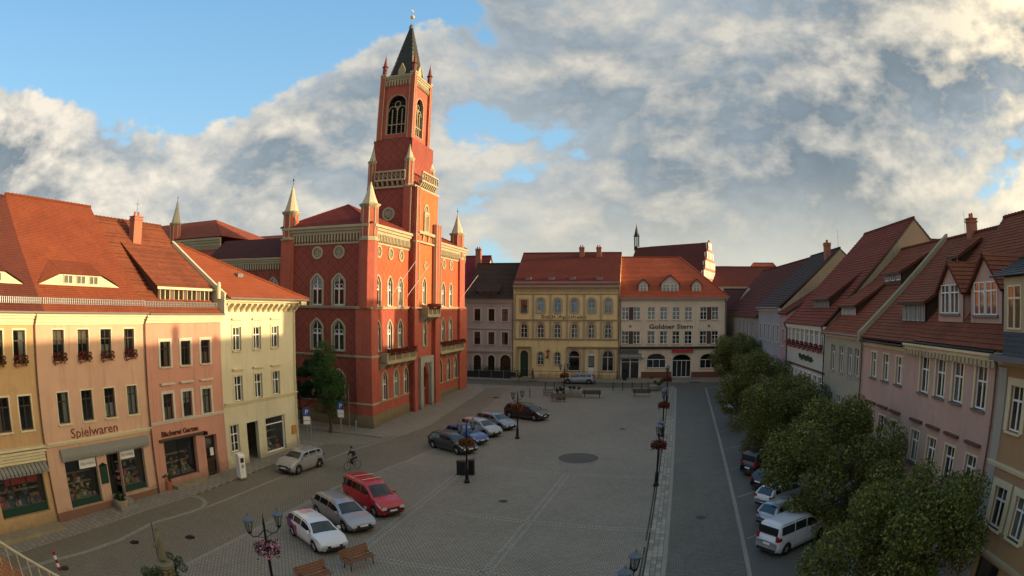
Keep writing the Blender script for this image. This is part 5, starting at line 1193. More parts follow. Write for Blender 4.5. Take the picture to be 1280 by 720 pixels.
ribbon('forecourt_kerb',[(-37,52.2),(-31.5,50.6),(-26.2,50.9),(-24.4,50.7),(-23.1,52.3),(-22.4,57),(-23.7,81.4),(-25,84.6)],.3,.0,granite,.12)
sheet('town_hall_side_path',[(-38,53.8),(-38,52.4),(-31.5,50.8),(-26.9,51),(-26.9,53.8)],.0,pave,.1)
sheet('sidewalk_north',[(-31,92),(-31,90.9),(9,91.6),(14,91.8),(14,95),(-31,95)],.0,pave,.14)
# bands of paler setts across the square
cobB=cobble('pale_band_setts',(.28,.262,.215),(.37,.345,.285),.2,.16)
for p,q in (((-7.6,25.2),(-6.5,44)),((-13.2,25.75),(-6.9,25.95)),((-12.2,34.1),(.2,33)),((-14.4,27),(-14.25,42)),((-6.9,25.95),(-.3,24.6)),((-12.4,44.5),(0.1,43.6))):
    d_=(Vector(q)-Vector(p)).normalized(); n_=Vector((-d_.y,d_.x))
    for s_ in (-.19,.19): ribbon('sett_band',[(p[0]+n_.x*s_,p[1]+n_.y*s_),(q[0]+n_.x*s_,q[1]+n_.y*s_)],.16,.006 if abs(p[0]-p[1])>0 else .006,cobB)
# round cistern plate
mb=MB(); n=40; c0=(-6.3,48.7)
ringp=lambda r,o:[(c0[0]+r*math.cos(2*PI*i/n),c0[1]+r*math.sin(2*PI*i/n),G(c0[1]+r*math.sin(2*PI*i/n))+o) for i in range(n)]
mb.face(ringp(1.62,.012)); struct('round_paving',mb,[cobble('dark_round_setts',(.065,.062,.055),(.10,.095,.08),.13,.12)])
# slabs along the square's right edge, three abreast
rn=random.Random(3); slabs=[]
meshes=[]
for k_ in range(4):
    b_=MB(); w_,l_,h_=.25,.44,.06; e=.012
    b_.mesh_add([(-w_/2,-l_/2,-.05),(w_/2,-l_/2,-.05),(w_/2,l_/2,-.05),(-w_/2,l_/2,-.05),(-w_/2,-l_/2,.02),(w_/2,-l_/2,.02),(w_/2,l_/2,.02),(-w_/2,l_/2,.02),(-w_/2+e,-l_/2+e,.028),(w_/2-e,-l_/2+e,.028),(w_/2-e,l_/2-e,.028),(-w_/2+e,l_/2-e,.028)],
      [(8,9,10,11),(0,1,5,4),(1,2,6,5),(2,3,7,6),(3,0,4,7),(4,5,9,8),(5,6,10,9),(6,7,11,10),(7,4,8,11)])
    c=(.20+.035*k_,.19+.03*k_,.15+.026*k_); meshes.append(b_.mesh('slab',plain('edge_slab_%d'%k_,c,.8,var=.25,scale=5,bump=.3)))
bed=MB(); 
for a,b in zip((8,30,60,88),(30,60,88,88.01)): bed.face([(rx(-.2,a),a,G(a)+.003),(rx(.7,a),a,G(a)+.003),(rx(.7,b),b,G(b)+.003),(rx(-.2,b),b,G(b)+.003)])
bedo=struct('slab_bed',bed,[plain('mossy_joint',(.035,.04,.02),.95)])
rest=MB(); cnt=0; y=19.5
while y<88:
    L_=.47
    for j in range(3):
        x=rx(.0+.27*j+.0,y)+.02
        if cnt<300:
            o=link('slab',rn.choice(meshes),bedo); o.location=(x,y,G(y)+.004+rn.uniform(-.006,.008)); o.rotation_euler=(rad(1.43),rn.uniform(-.012,.012),rn.uniform(-.015,.015)-.0245); cnt+=1
        else: rest.box(x-.12,x+.12,y-.21,y+.21,G(y)-.05,G(y)+.03)
    y+=L_
link('slab_row',rest.mesh('slab_row',MATS['edge_slab_1']),bedo,kind='stuff')
for ya,yb in ((19.8,30.5),(31.4,42.6),(44,52)): ribbon('slot_drain',[(rx(-.25,ya)-.05,ya),(rx(-.25,yb)-.05,yb)],.09,.01,M['iron'])
# ================================================================ TREES
def leaf_cloud(seed,R,H,n,size,lobes=26,mat='leaf',flat=.9,lr=(.12,.27)):
    """many small leaf-clump faces gathered in uneven lobes around the crown's volume"""
    rn=np.random.default_rng(seed); cs=[];rs=[]
    for i in range(lobes):
        while True:
            p=rn.uniform(-1,1,3)
            if .3<np.linalg.norm(p)<1.0: break
        cs.append(p*np.array([R,R,H])); rs.append(rn.uniform(*lr)*R)
    cs=np.array(cs); rs=np.array(rs); pr=rs**2; pr/=pr.sum(); k=rn.choice(lobes,n,p=pr)
    d=rn.normal(size=(n,3)); d/=np.linalg.norm(d,axis=1)[:,None]; rr=rs[k]*rn.uniform(.45,1.08,n)**.6
    pos=cs[k]+d*rr[:,None]*np.array([1,1,flat]); 
    a=rn.normal(size=(n,3)); a[:,2]*=.6; a/=np.linalg.norm(a,axis=1)[:,None]; nn=d*.6+rn.normal(size=(n,3))*.6; nn/=np.linalg.norm(nn,axis=1)[:,None]
    b=np.cross(nn,a); b/=np.linalg.norm(b,axis=1)[:,None]+1e-9; a=np.cross(b,nn); s=size*rn.uniform(.6,1.35,n)[:,None]
    V=np.stack([pos-a*s,pos+b*s*.55-a*s*.1,pos+a*s,pos-b*s*.55-a*s*.1],1).reshape(-1,3)
    me=D.meshes.new('crown'); me.vertices.add(4*n); me.vertices.foreach_set('co',V.ravel()); me.loops.add(4*n); me.loops.foreach_set('vertex_index',np.arange(4*n)); me.polygons.add(n); me.polygons.foreach_set('loop_start',np.arange(0,4*n,4)); me.update(calc_edges=True); me.materials.append(M[mat]); me.validate(); return me
def limbs(seed,H,R,zc,r0=.17):
    rn=random.Random(seed); mb=MB(); pts=[(0,0,0)]; x=y=0; z=0; n=6
    for i in range(1,n+1): x+=rn.uniform(-.06,.06);y+=rn.uniform(-.06,.06); z=zc*.75*i/n; pts.append((x,y,z))
    for i in range(n): mb.tube(pts[i],pts[i+1],r0*(1-.08*i)*(1.25 if i==0 else 1),r0*(1-.08*(i+1)),8)
    br=MB()
    for i in range(9):
        a=2*PI*i/9+rn.uniform(-.3,.3); p=Vector(pts[rn.randint(3,n)]); r=r0*.5; l=R*rn.uniform(.5,.85); prev=p
        for s_ in range(4):
            q=prev+Vector((math.cos(a)*l/4,math.sin(a)*l/4,l/4*rn.uniform(.4,1.1))); br.tube(prev,q,r,r*.7,6); r*=.7; prev=q; a+=rn.uniform(-.35,.35)
            if s_>0:
                t_=prev+Vector((rn.uniform(-.6,.6),rn.uniform(-.6,.6),rn.uniform(.2,.7))); br.tube(prev,t_,r*.6,r*.2,4)
    return mb,br
def tree(name,label,x,y,R,H,zc,me,seed,s=1,group=None,rz=0):
    t=thing(name,label,'tree',(x,y,G(y)),rz,group); a,b=limbs(seed,H,R,zc); link('trunk',a.mesh('trunk',M['bark']),t); link('limbs',b.mesh('limbs',M['bark']),t)
    o=link('crown',me,t,loc=(0,0,zc)); o.scale=(s,s,s*H/R if False else s); o.rotation_euler=(0,0,seed); return t
cr1=leaf_cloud(11,3.1,2.5,52000,.060,64,'leaf',.9,(.15,.31)); cr2=leaf_cloud(12,3.2,2.55,46000,.064,60,'leaf',.9,(.15,.31))
gT='leafy street trees between the parked cars and the right row'
tree('linden_tree','nearest leafy tree at the bottom right, in front of the tan house',10.55,20.4,3,2.6,3.5,cr1,1,1.28,gT)
tree('linden_tree','leafy tree leaning over the white van, second nearest on the right',10.7,32.3,3,2.6,3.8,cr2,2,1.32,gT)
tree('linden_tree','third leafy tree of the right row, in front of the white flower-box house',10.0,47.0,3,2.6,3.3,cr1,3,1.35,gT)
tree('linden_tree','fourth leafy tree on the right, beside the dusty pink narrow house',10.6,61.5,3,2.6,3.9,cr2,4,1.3,gT)
tree('linden_tree','farthest leafy tree on the right, beside the hotel corner',10.7,77,3,2.6,4.4,cr1,5,1.4,gT)
cr3=leaf_cloud(5,1.45,3.7,24000,.07,60,'leafg',1.0,(.28,.5)); cr4=leaf_cloud(6,2.7,2.7,12000,.11,22,'leafd')
tree('slender_tree','slender pointed green tree before the town hall south wall',-29.8,50.4,1.75,3.3,5.0,cr3,6,1.0)
o=tree('rounded_tree','dark rounded tree half hidden behind the pale yellow corner house',-34.2,52.0,2.7,2.7,4.0,cr4,7,1.0)
# planter shrubs
def planter(x,y,label,r=.75,h=1.3,mat='leafy',lab2='shrub planter',tub=M['greyst'],w=.8):
    t=thing('planter',label,'planter',(x,y,G(y)),rnd.uniform(0,1)); mb=MB(); mb.lathe([(w*.36,0),(w*.5,.08),(w*.6,.6),(w*.64,.7),(w*.52,.7),(w*.5,.6)],12); link('tub',mb.mesh('tub',tub),t)
    link('shrub',leaf_cloud(int(x*10+y)%97+3,r,r*.8,1800,.07,12,mat),t,loc=(0,0,.7+r*.65)); return t
planter(-.6,84.4,'bushy green shrub in a stone tub at the far end of the square',1.15,w=1.6)
planter(-30.1,27.3,'red planter with thin climbing plant beside the bakery window',.4,tub=M['terra'],w=.5)
planter(-29.6,22.0,'low stone trough with small evergreen before the toy shop pier',.35,tub=M['sand'],w=.75,mat='leafd')
planter(-12.4,76.3,'flower tub with dark plants under the far street lamp',.55,mat='leafd',w=.9)
planter(-20.6,90.2,'round clipped shrub pot at the foot of the apothecary terrace',.5,mat='leafd',w=.7)
# ================================================================ CARS
def interp(tab,x):
    for (a,b),(c,d) in zip(tab,tab[1:]):
        if x<=c:
            t=(x-a)/(c-a) if c>a else 0; t=t*t*(3-2*t)*.35+t*.65; return b+(d-b)*t
    return tab[-1][1]
def car(label,pos,heading,pm,kind='hatch',L=4.1,Wd=1.78,H=1.46,group=None,rails=False,extra=None,cat='car',name='parked_car',front=True,lights_on=False):
    """local +x is the nose; origin on the ground under the middle"""
    hl=L/2; W2=Wd/2
    if kind=='hatch': top=[(-hl,.62),(-hl+.05,.95),(-hl+.32,H-.16),(-hl+.62,H-.03),(-hl+1.35,H),(-hl+2.15,H-.02),(hl-1.62,H-.12),(hl-.98,.98),(hl-.35,.86),(hl-.06,.66),(hl,.5)]; ws=(hl-1.60,hl-.98); rw=(-hl+.06,-hl+.42); sw=[(-hl+.42,-hl+.95),(-hl+1.02,-hl+1.85),(-hl+1.92,hl-1.15)]; belt=.93
    elif kind=='estate': top=[(-hl,.62),(-hl+.06,.95),(-hl+.42,H-.1),(-hl+.7,H-.02),(-hl+1.6,H),(-hl+2.4,H-.01),(hl-1.85,H-.12),(hl-1.15,.97),(hl-.4,.84),(hl-.06,.66),(hl,.48)]; ws=(hl-1.83,hl-1.15); rw=(-hl+.07,-hl+.42); sw=[(-hl+.5,-hl+1.15),(-hl+1.22,-hl+2.15),(-hl+2.22,hl-1.35)]; belt=.92
    elif kind=='suv': top=[(-hl,.75),(-hl+.05,1.08),(-hl+.3,H-.14),(-hl+.6,H-.02),(-hl+1.4,H),(-hl+2.3,H-.02),(hl-1.7,H-.13),(hl-1.12,1.12),(hl-.38,1.02),(hl-.07,.82),(hl,.6)]; ws=(hl-1.68,hl-1.12); rw=(-hl+.06,-hl+.4); sw=[(-hl+.45,-hl+.95),(-hl+1.02,-hl+1.9),(-hl+1.97,hl-1.28)]; belt=1.05
    else: top=[(-hl,.8),(-hl+.03,1.2),(-hl+.12,H-.06),(-hl+.35,H),(-hl+1.4,H),(hl-2.0,H-.02),(hl-1.75,H-.14),(hl-1.02,1.14),(hl-.35,1.0),(hl-.06,.78),(hl,.55)]; ws=(hl-1.73,hl-1.02); rw=(-hl+.03,-hl+.1); sw=[(-hl+.25,-hl+1.25),(-hl+1.33,-hl+2.25),(-hl+2.33,hl-1.25)]; belt=1.08
    wr=.32 if kind!='suv' else .35; wx=(-hl+.78,hl-.82)
    def prof(x,j):
        T=interp(top,x); B=min(belt+.03*(x/hl<0),T-.03); e=min(1,max(0,(hl-abs(x))/.55)); w=W2*(.84+.16*math.sqrt(1-(1-e)**2)) 
        zb=.20+(.08 if abs(x)>hl-.25 else 0)
        for c in wx:
            d=abs(x-c)
            if d<wr+.07: zb=max(zb,math.sqrt((wr+.07)**2-d*d)+wr*.98-.0)
        zb=min(zb,B-.12); up=max(0,T-B); tum=(.17 if kind!='van' else .09)*min(1,up/.5)+(.03 if up>.1 else .0)
        pts=[(w-.07,zb),(w-.015,zb+.10 if zb<.4 else zb+.02),(w,max(.55,zb+.04)),(w-.015,(max(.55,zb+.04)+B)/2),(w-.045,B),(w-.05-tum*.45,B+up*.42),(w-.05-tum*.85,B+up*.82),(w-.14-tum*1.0,B+up*.97 if up>.1 else T-.012),((w-.14-tum)*.5,T+.0+.012),(0,T+.02)]
        return pts[j] if isinstance(j,int) else pts
    def P_(x,t,s,off=0):
        pts=prof(x,None); j=min(int(t),8); f_=t-j; y=pts[j][0]*(1-f_)+pts[j+1][0]*f_; z=pts[j][1]*(1-f_)+pts[j+1][1]*f_
        if off:
            ty=pts[j+1][0]-pts[j][0]; tz=pts[j+1][1]-pts[j][1]; l=math.hypot(ty,tz)+1e-6; y+=off*tz/l; z+=off*(-ty)/l
        return (x,s*y,z)
    xs=sorted(set([round(v,3) for v in list(np.linspace(-hl,hl,34))+[a for a,_ in top]+[c+k_*(wr+.07) for c in wx for k_ in (-1,-.94,-.7,-.35,0,.35,.7,.94,1)]]))
    mb=MB(); N=10
    vs=[]; 
    for x in xs:
        pr=prof(x,None); vs+= [(x,y,z) for y,z in pr]+[(x,-y,z) for y,z in pr[-2::-1]]
    m=2*N-1; fs=[]
    for i in range(len(xs)-1):
        for j in range(m-1): fs.append((i*m+j,i*m+j+1,(i+1)*m+j+1,(i+1)*m+j))
    fs.append(tuple(range(m))); fs.append(tuple((len(xs)-1)*m+j for j in range(m-1,-1,-1))); mb.mesh_add(vs,fs)
    t=thing(name,label,cat,pos,heading,group); body=link('body',mb.mesh('body',pm,True),t)
    try:
        body.data.polygons.foreach_set('use_smooth',[True]*len(body.data.polygons)); 
    except: pass
    ub=MB(); ub.box(-hl+.2,hl-.2,-W2+.12,W2-.12,.16,.5); link('underbody',ub.mesh('underbody',M['blackp']),t)
    def patch(x0,x1,t0,t1,s,off,nx=8,nt=4,both=False):
        g=MB(); S_=[s] if not both else [1,-1]
        for s_ in S_:
            for i in range(nx):
                for j in range(nt):
                    xa,xb=x0+(x1-x0)*i/nx,x0+(x1-x0)*(i+1)/nx; ta,tb=t0+(t1-t0)*j/nt,t0+(t1-t0)*(j+1)/nt
                    q=[P_(xa,ta,s_,off),P_(xb,ta,s_,off),P_(xb,tb,s_,off),P_(xa,tb,s_,off)]; g.face(q)
        return g
    # windscreen and rear window lie on the sloping top between the pillars
    def screen(x0,x1,lift,nm):
        g=MB(); nx=6
        for i in range(nx):
            xa,xb=x0+(x1-x0)*i/nx,x0+(x1-x0)*(i+1)/nx
            for s0,s1 in ((-1,-.5),(-.5,0),(0,.5),(.5,1)):
                q=[]
                for (x,k_) in ((xa,s0),(xb,s0),(xb,s1),(xa,s1)):
                    pr=prof(x,None); w=pr[7][0]-.035; zz=pr[9][1]+(pr[7][1]-pr[9][1])*abs(k_)**1.6; nx_=1 if lift>0 else -1; q.append((x+nx_*.012,k_*w,zz+.012))
                g.face(q)
        return link(nm,g.mesh(nm,M['carglass']),t)
    screen(ws[0],ws[1],1,'windscreen')
    if kind=='van':
        g=MB(); g.box(-hl-.0,-hl+.02,-W2+.22,W2-.22,1.2,H-.22); link('rear_window',g.mesh('rear_window',M['carglass']),t)
    else: screen(rw[0],rw[1],-1,'rear_window')
    for s in (1,-1):
        for a,b in sw:
            link('side_window',patch(a,b,4.35,6.5,s,.008,nt=3).mesh('side_window',M['carglass']),t)
        sb=MB()
        for x in (sw[1][0]-.04,sw[2][0]-.04,sw[2][1]-.02):
            for j in range(8): ta,tb=1.2+j*.4,1.2+(j+1)*.4; sb.face([P_(x-.007,ta,s,.003),P_(x+.007,ta,s,.003),P_(x+.007,tb,s,.003),P_(x-.007,tb,s,.003)])
        link('door_seam',sb.mesh('door_seam',M['blackp']),t)
        hb=MB()
        for x in (sw[1][0]+.1,sw[2][0]+.1): p=P_(x,3.6,s,.02); hb.box(p[0],p[0]+.16,p[1]-.015,p[1]+.015,p[2]-.015,p[2]+.02)
        link('door_handle',hb.mesh('door_handle',pm),t)
        mm=MB(); p=P_(sw[2][1]-.05,4.6,s,.0); mm.box(p[0]-.08,p[0]+.06,p[1]+(.03 if s>0 else -.21),p[1]+(.21 if s>0 else -.03),p[2]-.03,p[2]+.12); link('wing_mirror',mm.mesh('wing_mirror',pm),t)
        hm=MB()
        zh=interp(top,hl-.12)-.12
        for i in range(5):
            xa,xb=hl-.55+.105*i,hl-.55+.105*(i+1); xb=min(xb,hl-.03)
            hm.face([P_(xa,3.45-.1*i,s,.012),P_(xb,3.35-.1*i,s,.012),P_(xb,4.15,s,.012),P_(xa,4.1,s,.012)])
        hm.box(hl-.07,hl+.012,s*(W2-.46),s*(W2-.14),zh-.13,zh+.02); link('headlight',hm.mesh('headlight',M['headlamp']),t)
        tm=MB()
        zt=.98 if kind in('suv','van') else .86
        tm.box(-hl-.012,-hl+.05,s*(W2-.3),s*(W2-.11),zt-.08,zt+.06 if kind!='van' else zt+.22)
        for i in range(3): xa,xb=-hl+.02+.08*i,-hl+.02+.08*(i+1); tm.face([P_(xa,3.3,s,.012),P_(xb,3.3,s,.012),P_(xb,4.0,s,.012),P_(xa,4.0,s,.012)])
        link('tail_light',tm.mesh('tail_light',M['redlamp']),t)
    gm=MB(); zg=interp(top,hl-.06)-.2; gm.box(hl-.05,hl+.008,-W2+.46,W2-.46,zg-.07,zg+.07); gm.box(hl-.06,hl+.012,-W2+.34,W2-.34,.25,.38); link('grille',gm.mesh('grille',M['blackp']),t)
    bb=MB(); bb.box(-hl-.012,-hl+.06,-W2+.22,W2-.22,.26,.42); link('rear_bumper_trim',bb.mesh('rear_bumper_trim',M['blackp']),t)
    pm_=MB(); pm_.box(hl,hl+.022,-.26,.26,.44,.55); link('number_plate',pm_.mesh('number_plate',M['plate']),t); pm_=MB(); pm_.box(-hl-.022,-hl,-.26,.26,.62,.73); link('number_plate',pm_.mesh('number_plate',M['plate']),t)
    for x in wx:
        for s in (1,-1):
            key=('wheel',wr,s)
            if key not in WC:
                a=MB(); n=20; prf=[(wr*.62,-.1),(wr*.93,-.11),(wr,-.07),(wr,.07),(wr*.93,.11),(wr*.62,.1)]
                vv=[(r*math.cos(2*PI*i/n),y,r*math.sin(2*PI*i/n)) for r,y in prf for i in range(n)]; a.mesh_add(vv,[(j*n+i,j*n+(i+1)%n,(j+1)*n+(i+1)%n,(j+1)*n+i) for j in range(5) for i in range(n)])
                b=MB(); b.tube((0,-.02*s,0),(0,.06*s,0),wr*.63,wr*.6,20,0); 
                c=MB(); c.tube((0,.061*s,0),(0,.085*s,0),.06,.05,8)
                for k_ in range(5):
                    an=2*PI*k_/5; p=Vector((math.cos(an),0,math.sin(an))); c.tube((0,.07*s,0),(p.x*wr*.6,.088*s,p.z*wr*.6),.035,.028,5)
                WC[key]=(a.mesh('tyre',M['rubber'],True),b.mesh('rim_disc',M['blackp']),c.mesh('rim',M['rim']))
            ty,dk,rm=WC[key]; o=link('wheel',ty,t,loc=(x,s*(W2-.12),wr)); link('rim',rm,o); link('hub',dk,o)
    if rails:
        for s in (1,-1):
            rb=MB(); xa,xb=-hl+.7,hl-1.95; n=8; pts=[(xa+(xb-xa)*i/n,s*(prof(xa+(xb-xa)*i/n,7)[0]+.0),interp(top,xa+(xb-xa)*i/n)+.045) for i in range(n+1)]; rb.path(pts,.018,6); link('roof_rail',rb.mesh('roof_rail',M['steel']),t)
    if extra: extra(t,P_,patch,hl,W2,H)
    return t
def az(a): return rad(90-a) # heading angle from azimuth
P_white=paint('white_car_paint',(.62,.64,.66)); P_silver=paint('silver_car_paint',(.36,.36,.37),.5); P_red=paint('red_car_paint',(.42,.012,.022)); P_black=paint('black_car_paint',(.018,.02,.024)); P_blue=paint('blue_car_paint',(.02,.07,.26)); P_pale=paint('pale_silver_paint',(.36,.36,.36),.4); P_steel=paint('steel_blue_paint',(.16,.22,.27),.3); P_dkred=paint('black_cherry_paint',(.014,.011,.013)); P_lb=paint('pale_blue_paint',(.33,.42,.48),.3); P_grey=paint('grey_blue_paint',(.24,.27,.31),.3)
def purple(t,P_,patch,hl,W2,H):
    for s in (1,-1):
        g=MB()
        for (xa,xb,ta,tb,mi) in ((-hl+.02,-hl+.80,1.0,6.9,0),(-hl+.80,-hl+1.5,1.0,3.6,1)):
            for i in range(6):
                for j in range(6):
                    x0,x1=xa+(xb-xa)*i/6,xa+(xb-xa)*(i+1)/6; t0,t1=ta+(tb-ta)*j/6,ta+(tb-ta)*(j+1)/6; sh=lambda x,tt:x+(tt-1)*-.05
                    if mi==0 and 4.2<t0<6.4 and x0>-hl+.4: continue
                    g.face([P_(x0,t0,s,.005),P_(x1,t0,s,.005),P_(x1,t1,s,.005),P_(x0,t1,s,.005)],mi)
        link('livery_film',g.mesh('livery_film',[paint('purple_film',(.10,.025,.16)),paint('magenta_film',(.30,.02,.10))]),t)
    g=MB(); 
    for i in range(5):
        x0=-hl+.75+.12*i; g.face([(x0,-.35,H+.03),(x0+.12,-.35,H+.03),(x0+.12,.35,H+.03),(x0,.35,H+.03)])
    link('roof_film',g.mesh('roof_film',paint('pink_film',(.62,.30,.36))),t)
def G3(x,y): return (x,y,G(y))
car('white hatchback with purple and magenta rear livery, nearest of the three left cars',G3(-17.0,26.3),az(121),P_white,'hatch',4.2,1.84,1.48,extra=purple)
car('silver estate car parked between the white hatchback and the red van',G3(-17.25,29.85),az(121),P_silver,'estate',4.8,1.88,1.5,rails=True)
def bars(t,P_,patch,hl,W2,H):
    rb=MB()
    for x in (-.9,.05): rb.tube((x,-W2+.2,H+.12),(x,W2-.2,H+.12),.022,.022,6); [rb.tube((x,s*(W2-.28),H),(x,s*(W2-.28),H+.13),.03,.02,6) for s in(-1,1)]
    link('roof_bar',rb.mesh('roof_bar',M['steel']),t)
car('bright red small van with chrome roof bars, last of the three left cars',G3(-16.75,32.95),az(121),P_red,'van',4.6,1.86,1.86,extra=bars,cat='van')
car('silver compact off-roader parked at the kerb by the pale yellow house',G3(-25.45,38.1),az(186),P_pale,'suv',4.25,1.8,1.6,rails=True)
car('black family car nearest the twin litter bins, roof reflecting red',G3(-17.0,49.0),az(119),P_black,'estate',4.6,1.83,1.5,rails=True)
car('deep blue car squeezed between black and pale silver cars',G3(-16.8,52.2),az(119),P_blue,'hatch',4.2,1.78,1.46)
car('pale silver car in the middle of the town hall parking row',G3(-16.5,55.6),az(119),P_pale,'hatch',4.3,1.8,1.5)
car('steel blue car with brown roof reflection beside the pale silver car',G3(-15.9,58.8),az(119),P_steel,'estate',4.4,1.8,1.47)
car('black cherry off-roader standing alone behind the lamp post',G3(-13.9,63.9),az(112),P_dkred,'suv',4.7,1.86,1.66)
car('grey-blue estate parked along the apothecary terrace',G3(-11.9,90.3),az(270),P_grey,'estate',4.7,1.83,1.47)
car('white high-roof van with rear facing the street, nearest parked car on the right',G3(8.0,30.2),az(53),P_white,'van',4.6,1.86,1.86,cat='van')
car('pale blue car half under the tree behind the white van',G3(8.3,33.9),az(53),P_lb,'hatch',4.2,1.78,1.48)
car('white hatchback with red tail lamp peeking from under the right trees',G3(8.6,37.2),az(53),P_white,'hatch',4.1,1.76,1.46)
car('small dark car between white hatchback and black van on the right',G3(8.75,40.9),az(53),P_dkred,'hatch',4.0,1.74,1.44)
car('black van with white plate parked under the right trees',G3(8.7,44.6),az(53),P_black,'van',4.6,1.85,1.85,cat='van')
car('light silver car farthest along the right parking strip',G3(9.3,69.6),az(40),P_pale,'estate',4.5,1.8,1.5)
# ================================================================ LAMPS, BINS, BENCHES, POSTS
LM={}
def lantern(mb_f,mb_g,mb_h,x,y,z):
    mb_f.lathe([(.05,z-.1),(.12,z),(.12,z+.03)],8,(x,y))
    for k_ in range(6):
        a=2*PI*k_/6; mb_f.tube((x+.11*math.cos(a),y+.11*math.sin(a),z),(x+.2*math.cos(a),y+.2*math.sin(a),z+.5),.012,.012,4)
    mb_g.lathe([(.1,z+.02),(.185,z+.5)],6,(x,y)); mb_h.lathe([(.26,z+.5),(.27,z+.54),(.18,z+.61),(.06,z+.7),(.02,z+.82)],12,(x,y))
def street_lamp(label,x,y,rz=0,fl='pinkfl',h=4.6,base=True,group='old style twin street lamps with flower baskets'):
    t=thing('street_lamp',label,'street lamp',(x,y,G(y)),rz,group); key=('lamp',fl)
    if key not in LM:
        p=MB(); p.lathe([(.2,0),(.2,.15),(.13,.25),(.11,.9),(.13,.95),(.07,1.05),(.055,3.2),(.05,h-.6),(.06,h-.55),(.03,h-.3),(.012,h-.05)],12)
        a=MB(); 
        for s in (1,-1): a.path([(0,0,h-.75),(s*.35,0,h-1.0),(s*.62,0,h-.98),(s*.75,0,h-.8)],.022,6); a.path([(0,0,h-1.15),(s*.3,0,h-1.05),(s*.42,0,h-.98)],.014,5)
        LN=[]
        for s in (1,-1): q_=(MB(),MB(),MB()); lantern(*q_,s*.75,0,h-.72); LN.append(q_)
        bk=MB(); bk.lathe([(.1,2.72),(.36,2.82),(.42,3.0),(.38,3.02)],12)
        rn=random.Random(4); fb=MB()
        for _ in range(1300):
            an=rn.uniform(0,2*PI); r=.56*math.sqrt(rn.random()); z=3.02+rn.gauss(.08,.1)-(r>.34)*rn.uniform(0,.3); p0=Vector((r*math.cos(an),r*math.sin(an),z)); u=Vector([rn.gauss(0,1) for _ in range(3)]).normalized(); c=u.cross(Vector([rn.gauss(0,1) for _ in range(3)])).normalized(); s_=rn.uniform(.035,.065)
            fb.face([p0-u*s_,p0+c*s_,p0+u*s_,p0-c*s_],0 if rn.random()<.5 else 1)
        gm=glassm('lantern_glass',tint=(.25,.28,.28),alpha=.4)
        LM[key]=(p.mesh('pole',M['iron'],False),a.mesh('arm',M['iron']),[(a_.mesh('lantern',M['iron']),b_.mesh('lantern_glass',gm),c_.mesh('lantern_cap',plain('grey_blue_cap',(.10,.125,.155),.5,.2))) for a_,b_,c_ in LN],bk.mesh('basket',M['iron']),fb.mesh('basket_flowers',[M[fl],M['leafd']]))
    p,a,ln,bk,fb=LM[key]; link('pole',p,t); link('arm',a,t)
    for l,g,hh in ln: lo=link('lantern',l,t); link('lantern_glass',g,lo); link('lantern_cap',hh,lo)
    b=link('flower_basket',bk,t); link('basket_flowers',fb,b); return t
street_lamp('street lamp with pink flower basket nearest the camera, left of the white hatchback',-14.6,18.55,rad(68),'pinkfl')
street_lamp('street lamp with orange flower basket in front of the black and blue cars',-12.95,40.3,rad(70),'orangefl')
street_lamp('street lamp rising in front of the black cherry off-roader',-12.7,54.6,rad(70),'orangefl')
street_lamp('street lamp at the far benches before the apothecary',-11.9,76.4,rad(60),'orangefl')
street_lamp('street lamp at the bottom centre edge of the square by the road',-.55,18.9,rad(80),'redfl')
street_lamp('nearest full street lamp along the right edge slabs, red flowers',.12,41.6,rad(85),'redfl')
street_lamp('middle street lamp along the right edge slabs',.45,56.8,rad(85),'redfl')
street_lamp('third street lamp along the right edge slabs, near the shrub tub',.9,74.0,rad(85),'redfl')
def box_bin(label,x,y,w=.5,d=.5,h=1.05,name='litter_bin',cat='litter bin',group=None):
    t=thing(name,label,cat,(x,y,G(y)),.1,group); mb=MB(); mb.box(-w/2,w/2,-d/2,d/2,.03,h); link('bin_body',mb.mesh('bin_body',plain('anthracite',(.03,.032,.035),.5)),t); lb=MB(); n=9
    for i in range(n): x_=-w/2+w*(i+.5)/n; lb.box(x_-.018,x_+.018,-d/2-.02,-d/2,.06,h-.08)
    link('bin_slats',lb.mesh('bin_slats',M['iron']),t,kind='stuff'); cb=MB(); cb.box(-w/2-.04,w/2+.04,-d/2-.04,d/2+.04,h,h+.05); link('bin_lid',cb.mesh('bin_lid',M['iron']),t)
box_bin('wider dark slatted litter bin, left of the pair behind the lamp',-13.95,42.1,.6,.45,1.05); box_bin('narrower dark slatted litter bin, right of the pair behind the lamp',-13.25,42.35,.42,.42,1.12)
box_bin('dark bin beside the hotel shop door',-5.4+.0,93.2,.6,.5,1.3)
def bench(label,x,y,rz,wood='bench_wood',w=1.9,back=True):
    t=thing('park_bench',label,'bench',(x,y,G(y)),rz,None); M.setdefault('bench_wood',plain('bench_wood',(.20,.085,.04),.55,var=.3,scale=8)); M.setdefault('grey_wood',plain('grey_wood',(.09,.07,.05),.6))
    sb=MB(); s_=[]
    me=boxmesh('seat_slat',(-w/2,w/2,-.045,.045,0,.035),M[wood])
    for i in range(4): link('seat_slat',me,t,loc=(0,-.2+.12*i,.43))
    if back:
        mb_=boxmesh('back_slat',(-w/2,w/2,-.018,.018,-.055,.055),M[wood])
        for i in range(4): o=link('back_slat',mb_,t,loc=(0,.26+.035*i,.55+.13*i)); o.rotation_euler=(rad(-15),0,0)
    for s in (-1,1):
        lb=MB(); xx=s*(w/2-.2); lb.path([(xx,-.25,0),(xx,-.24,.42),(xx,.2,.42),(xx,.28,.5),(xx,.4,1.0)],.025,6); lb.path([(xx,.2,.42),(xx,.3,0)],.025,6); lb.path([(xx,-.24,.62),(xx,.25,.62)],.02,6); link('bench_leg',lb.mesh('bench_leg',M['iron']),t)
    return t
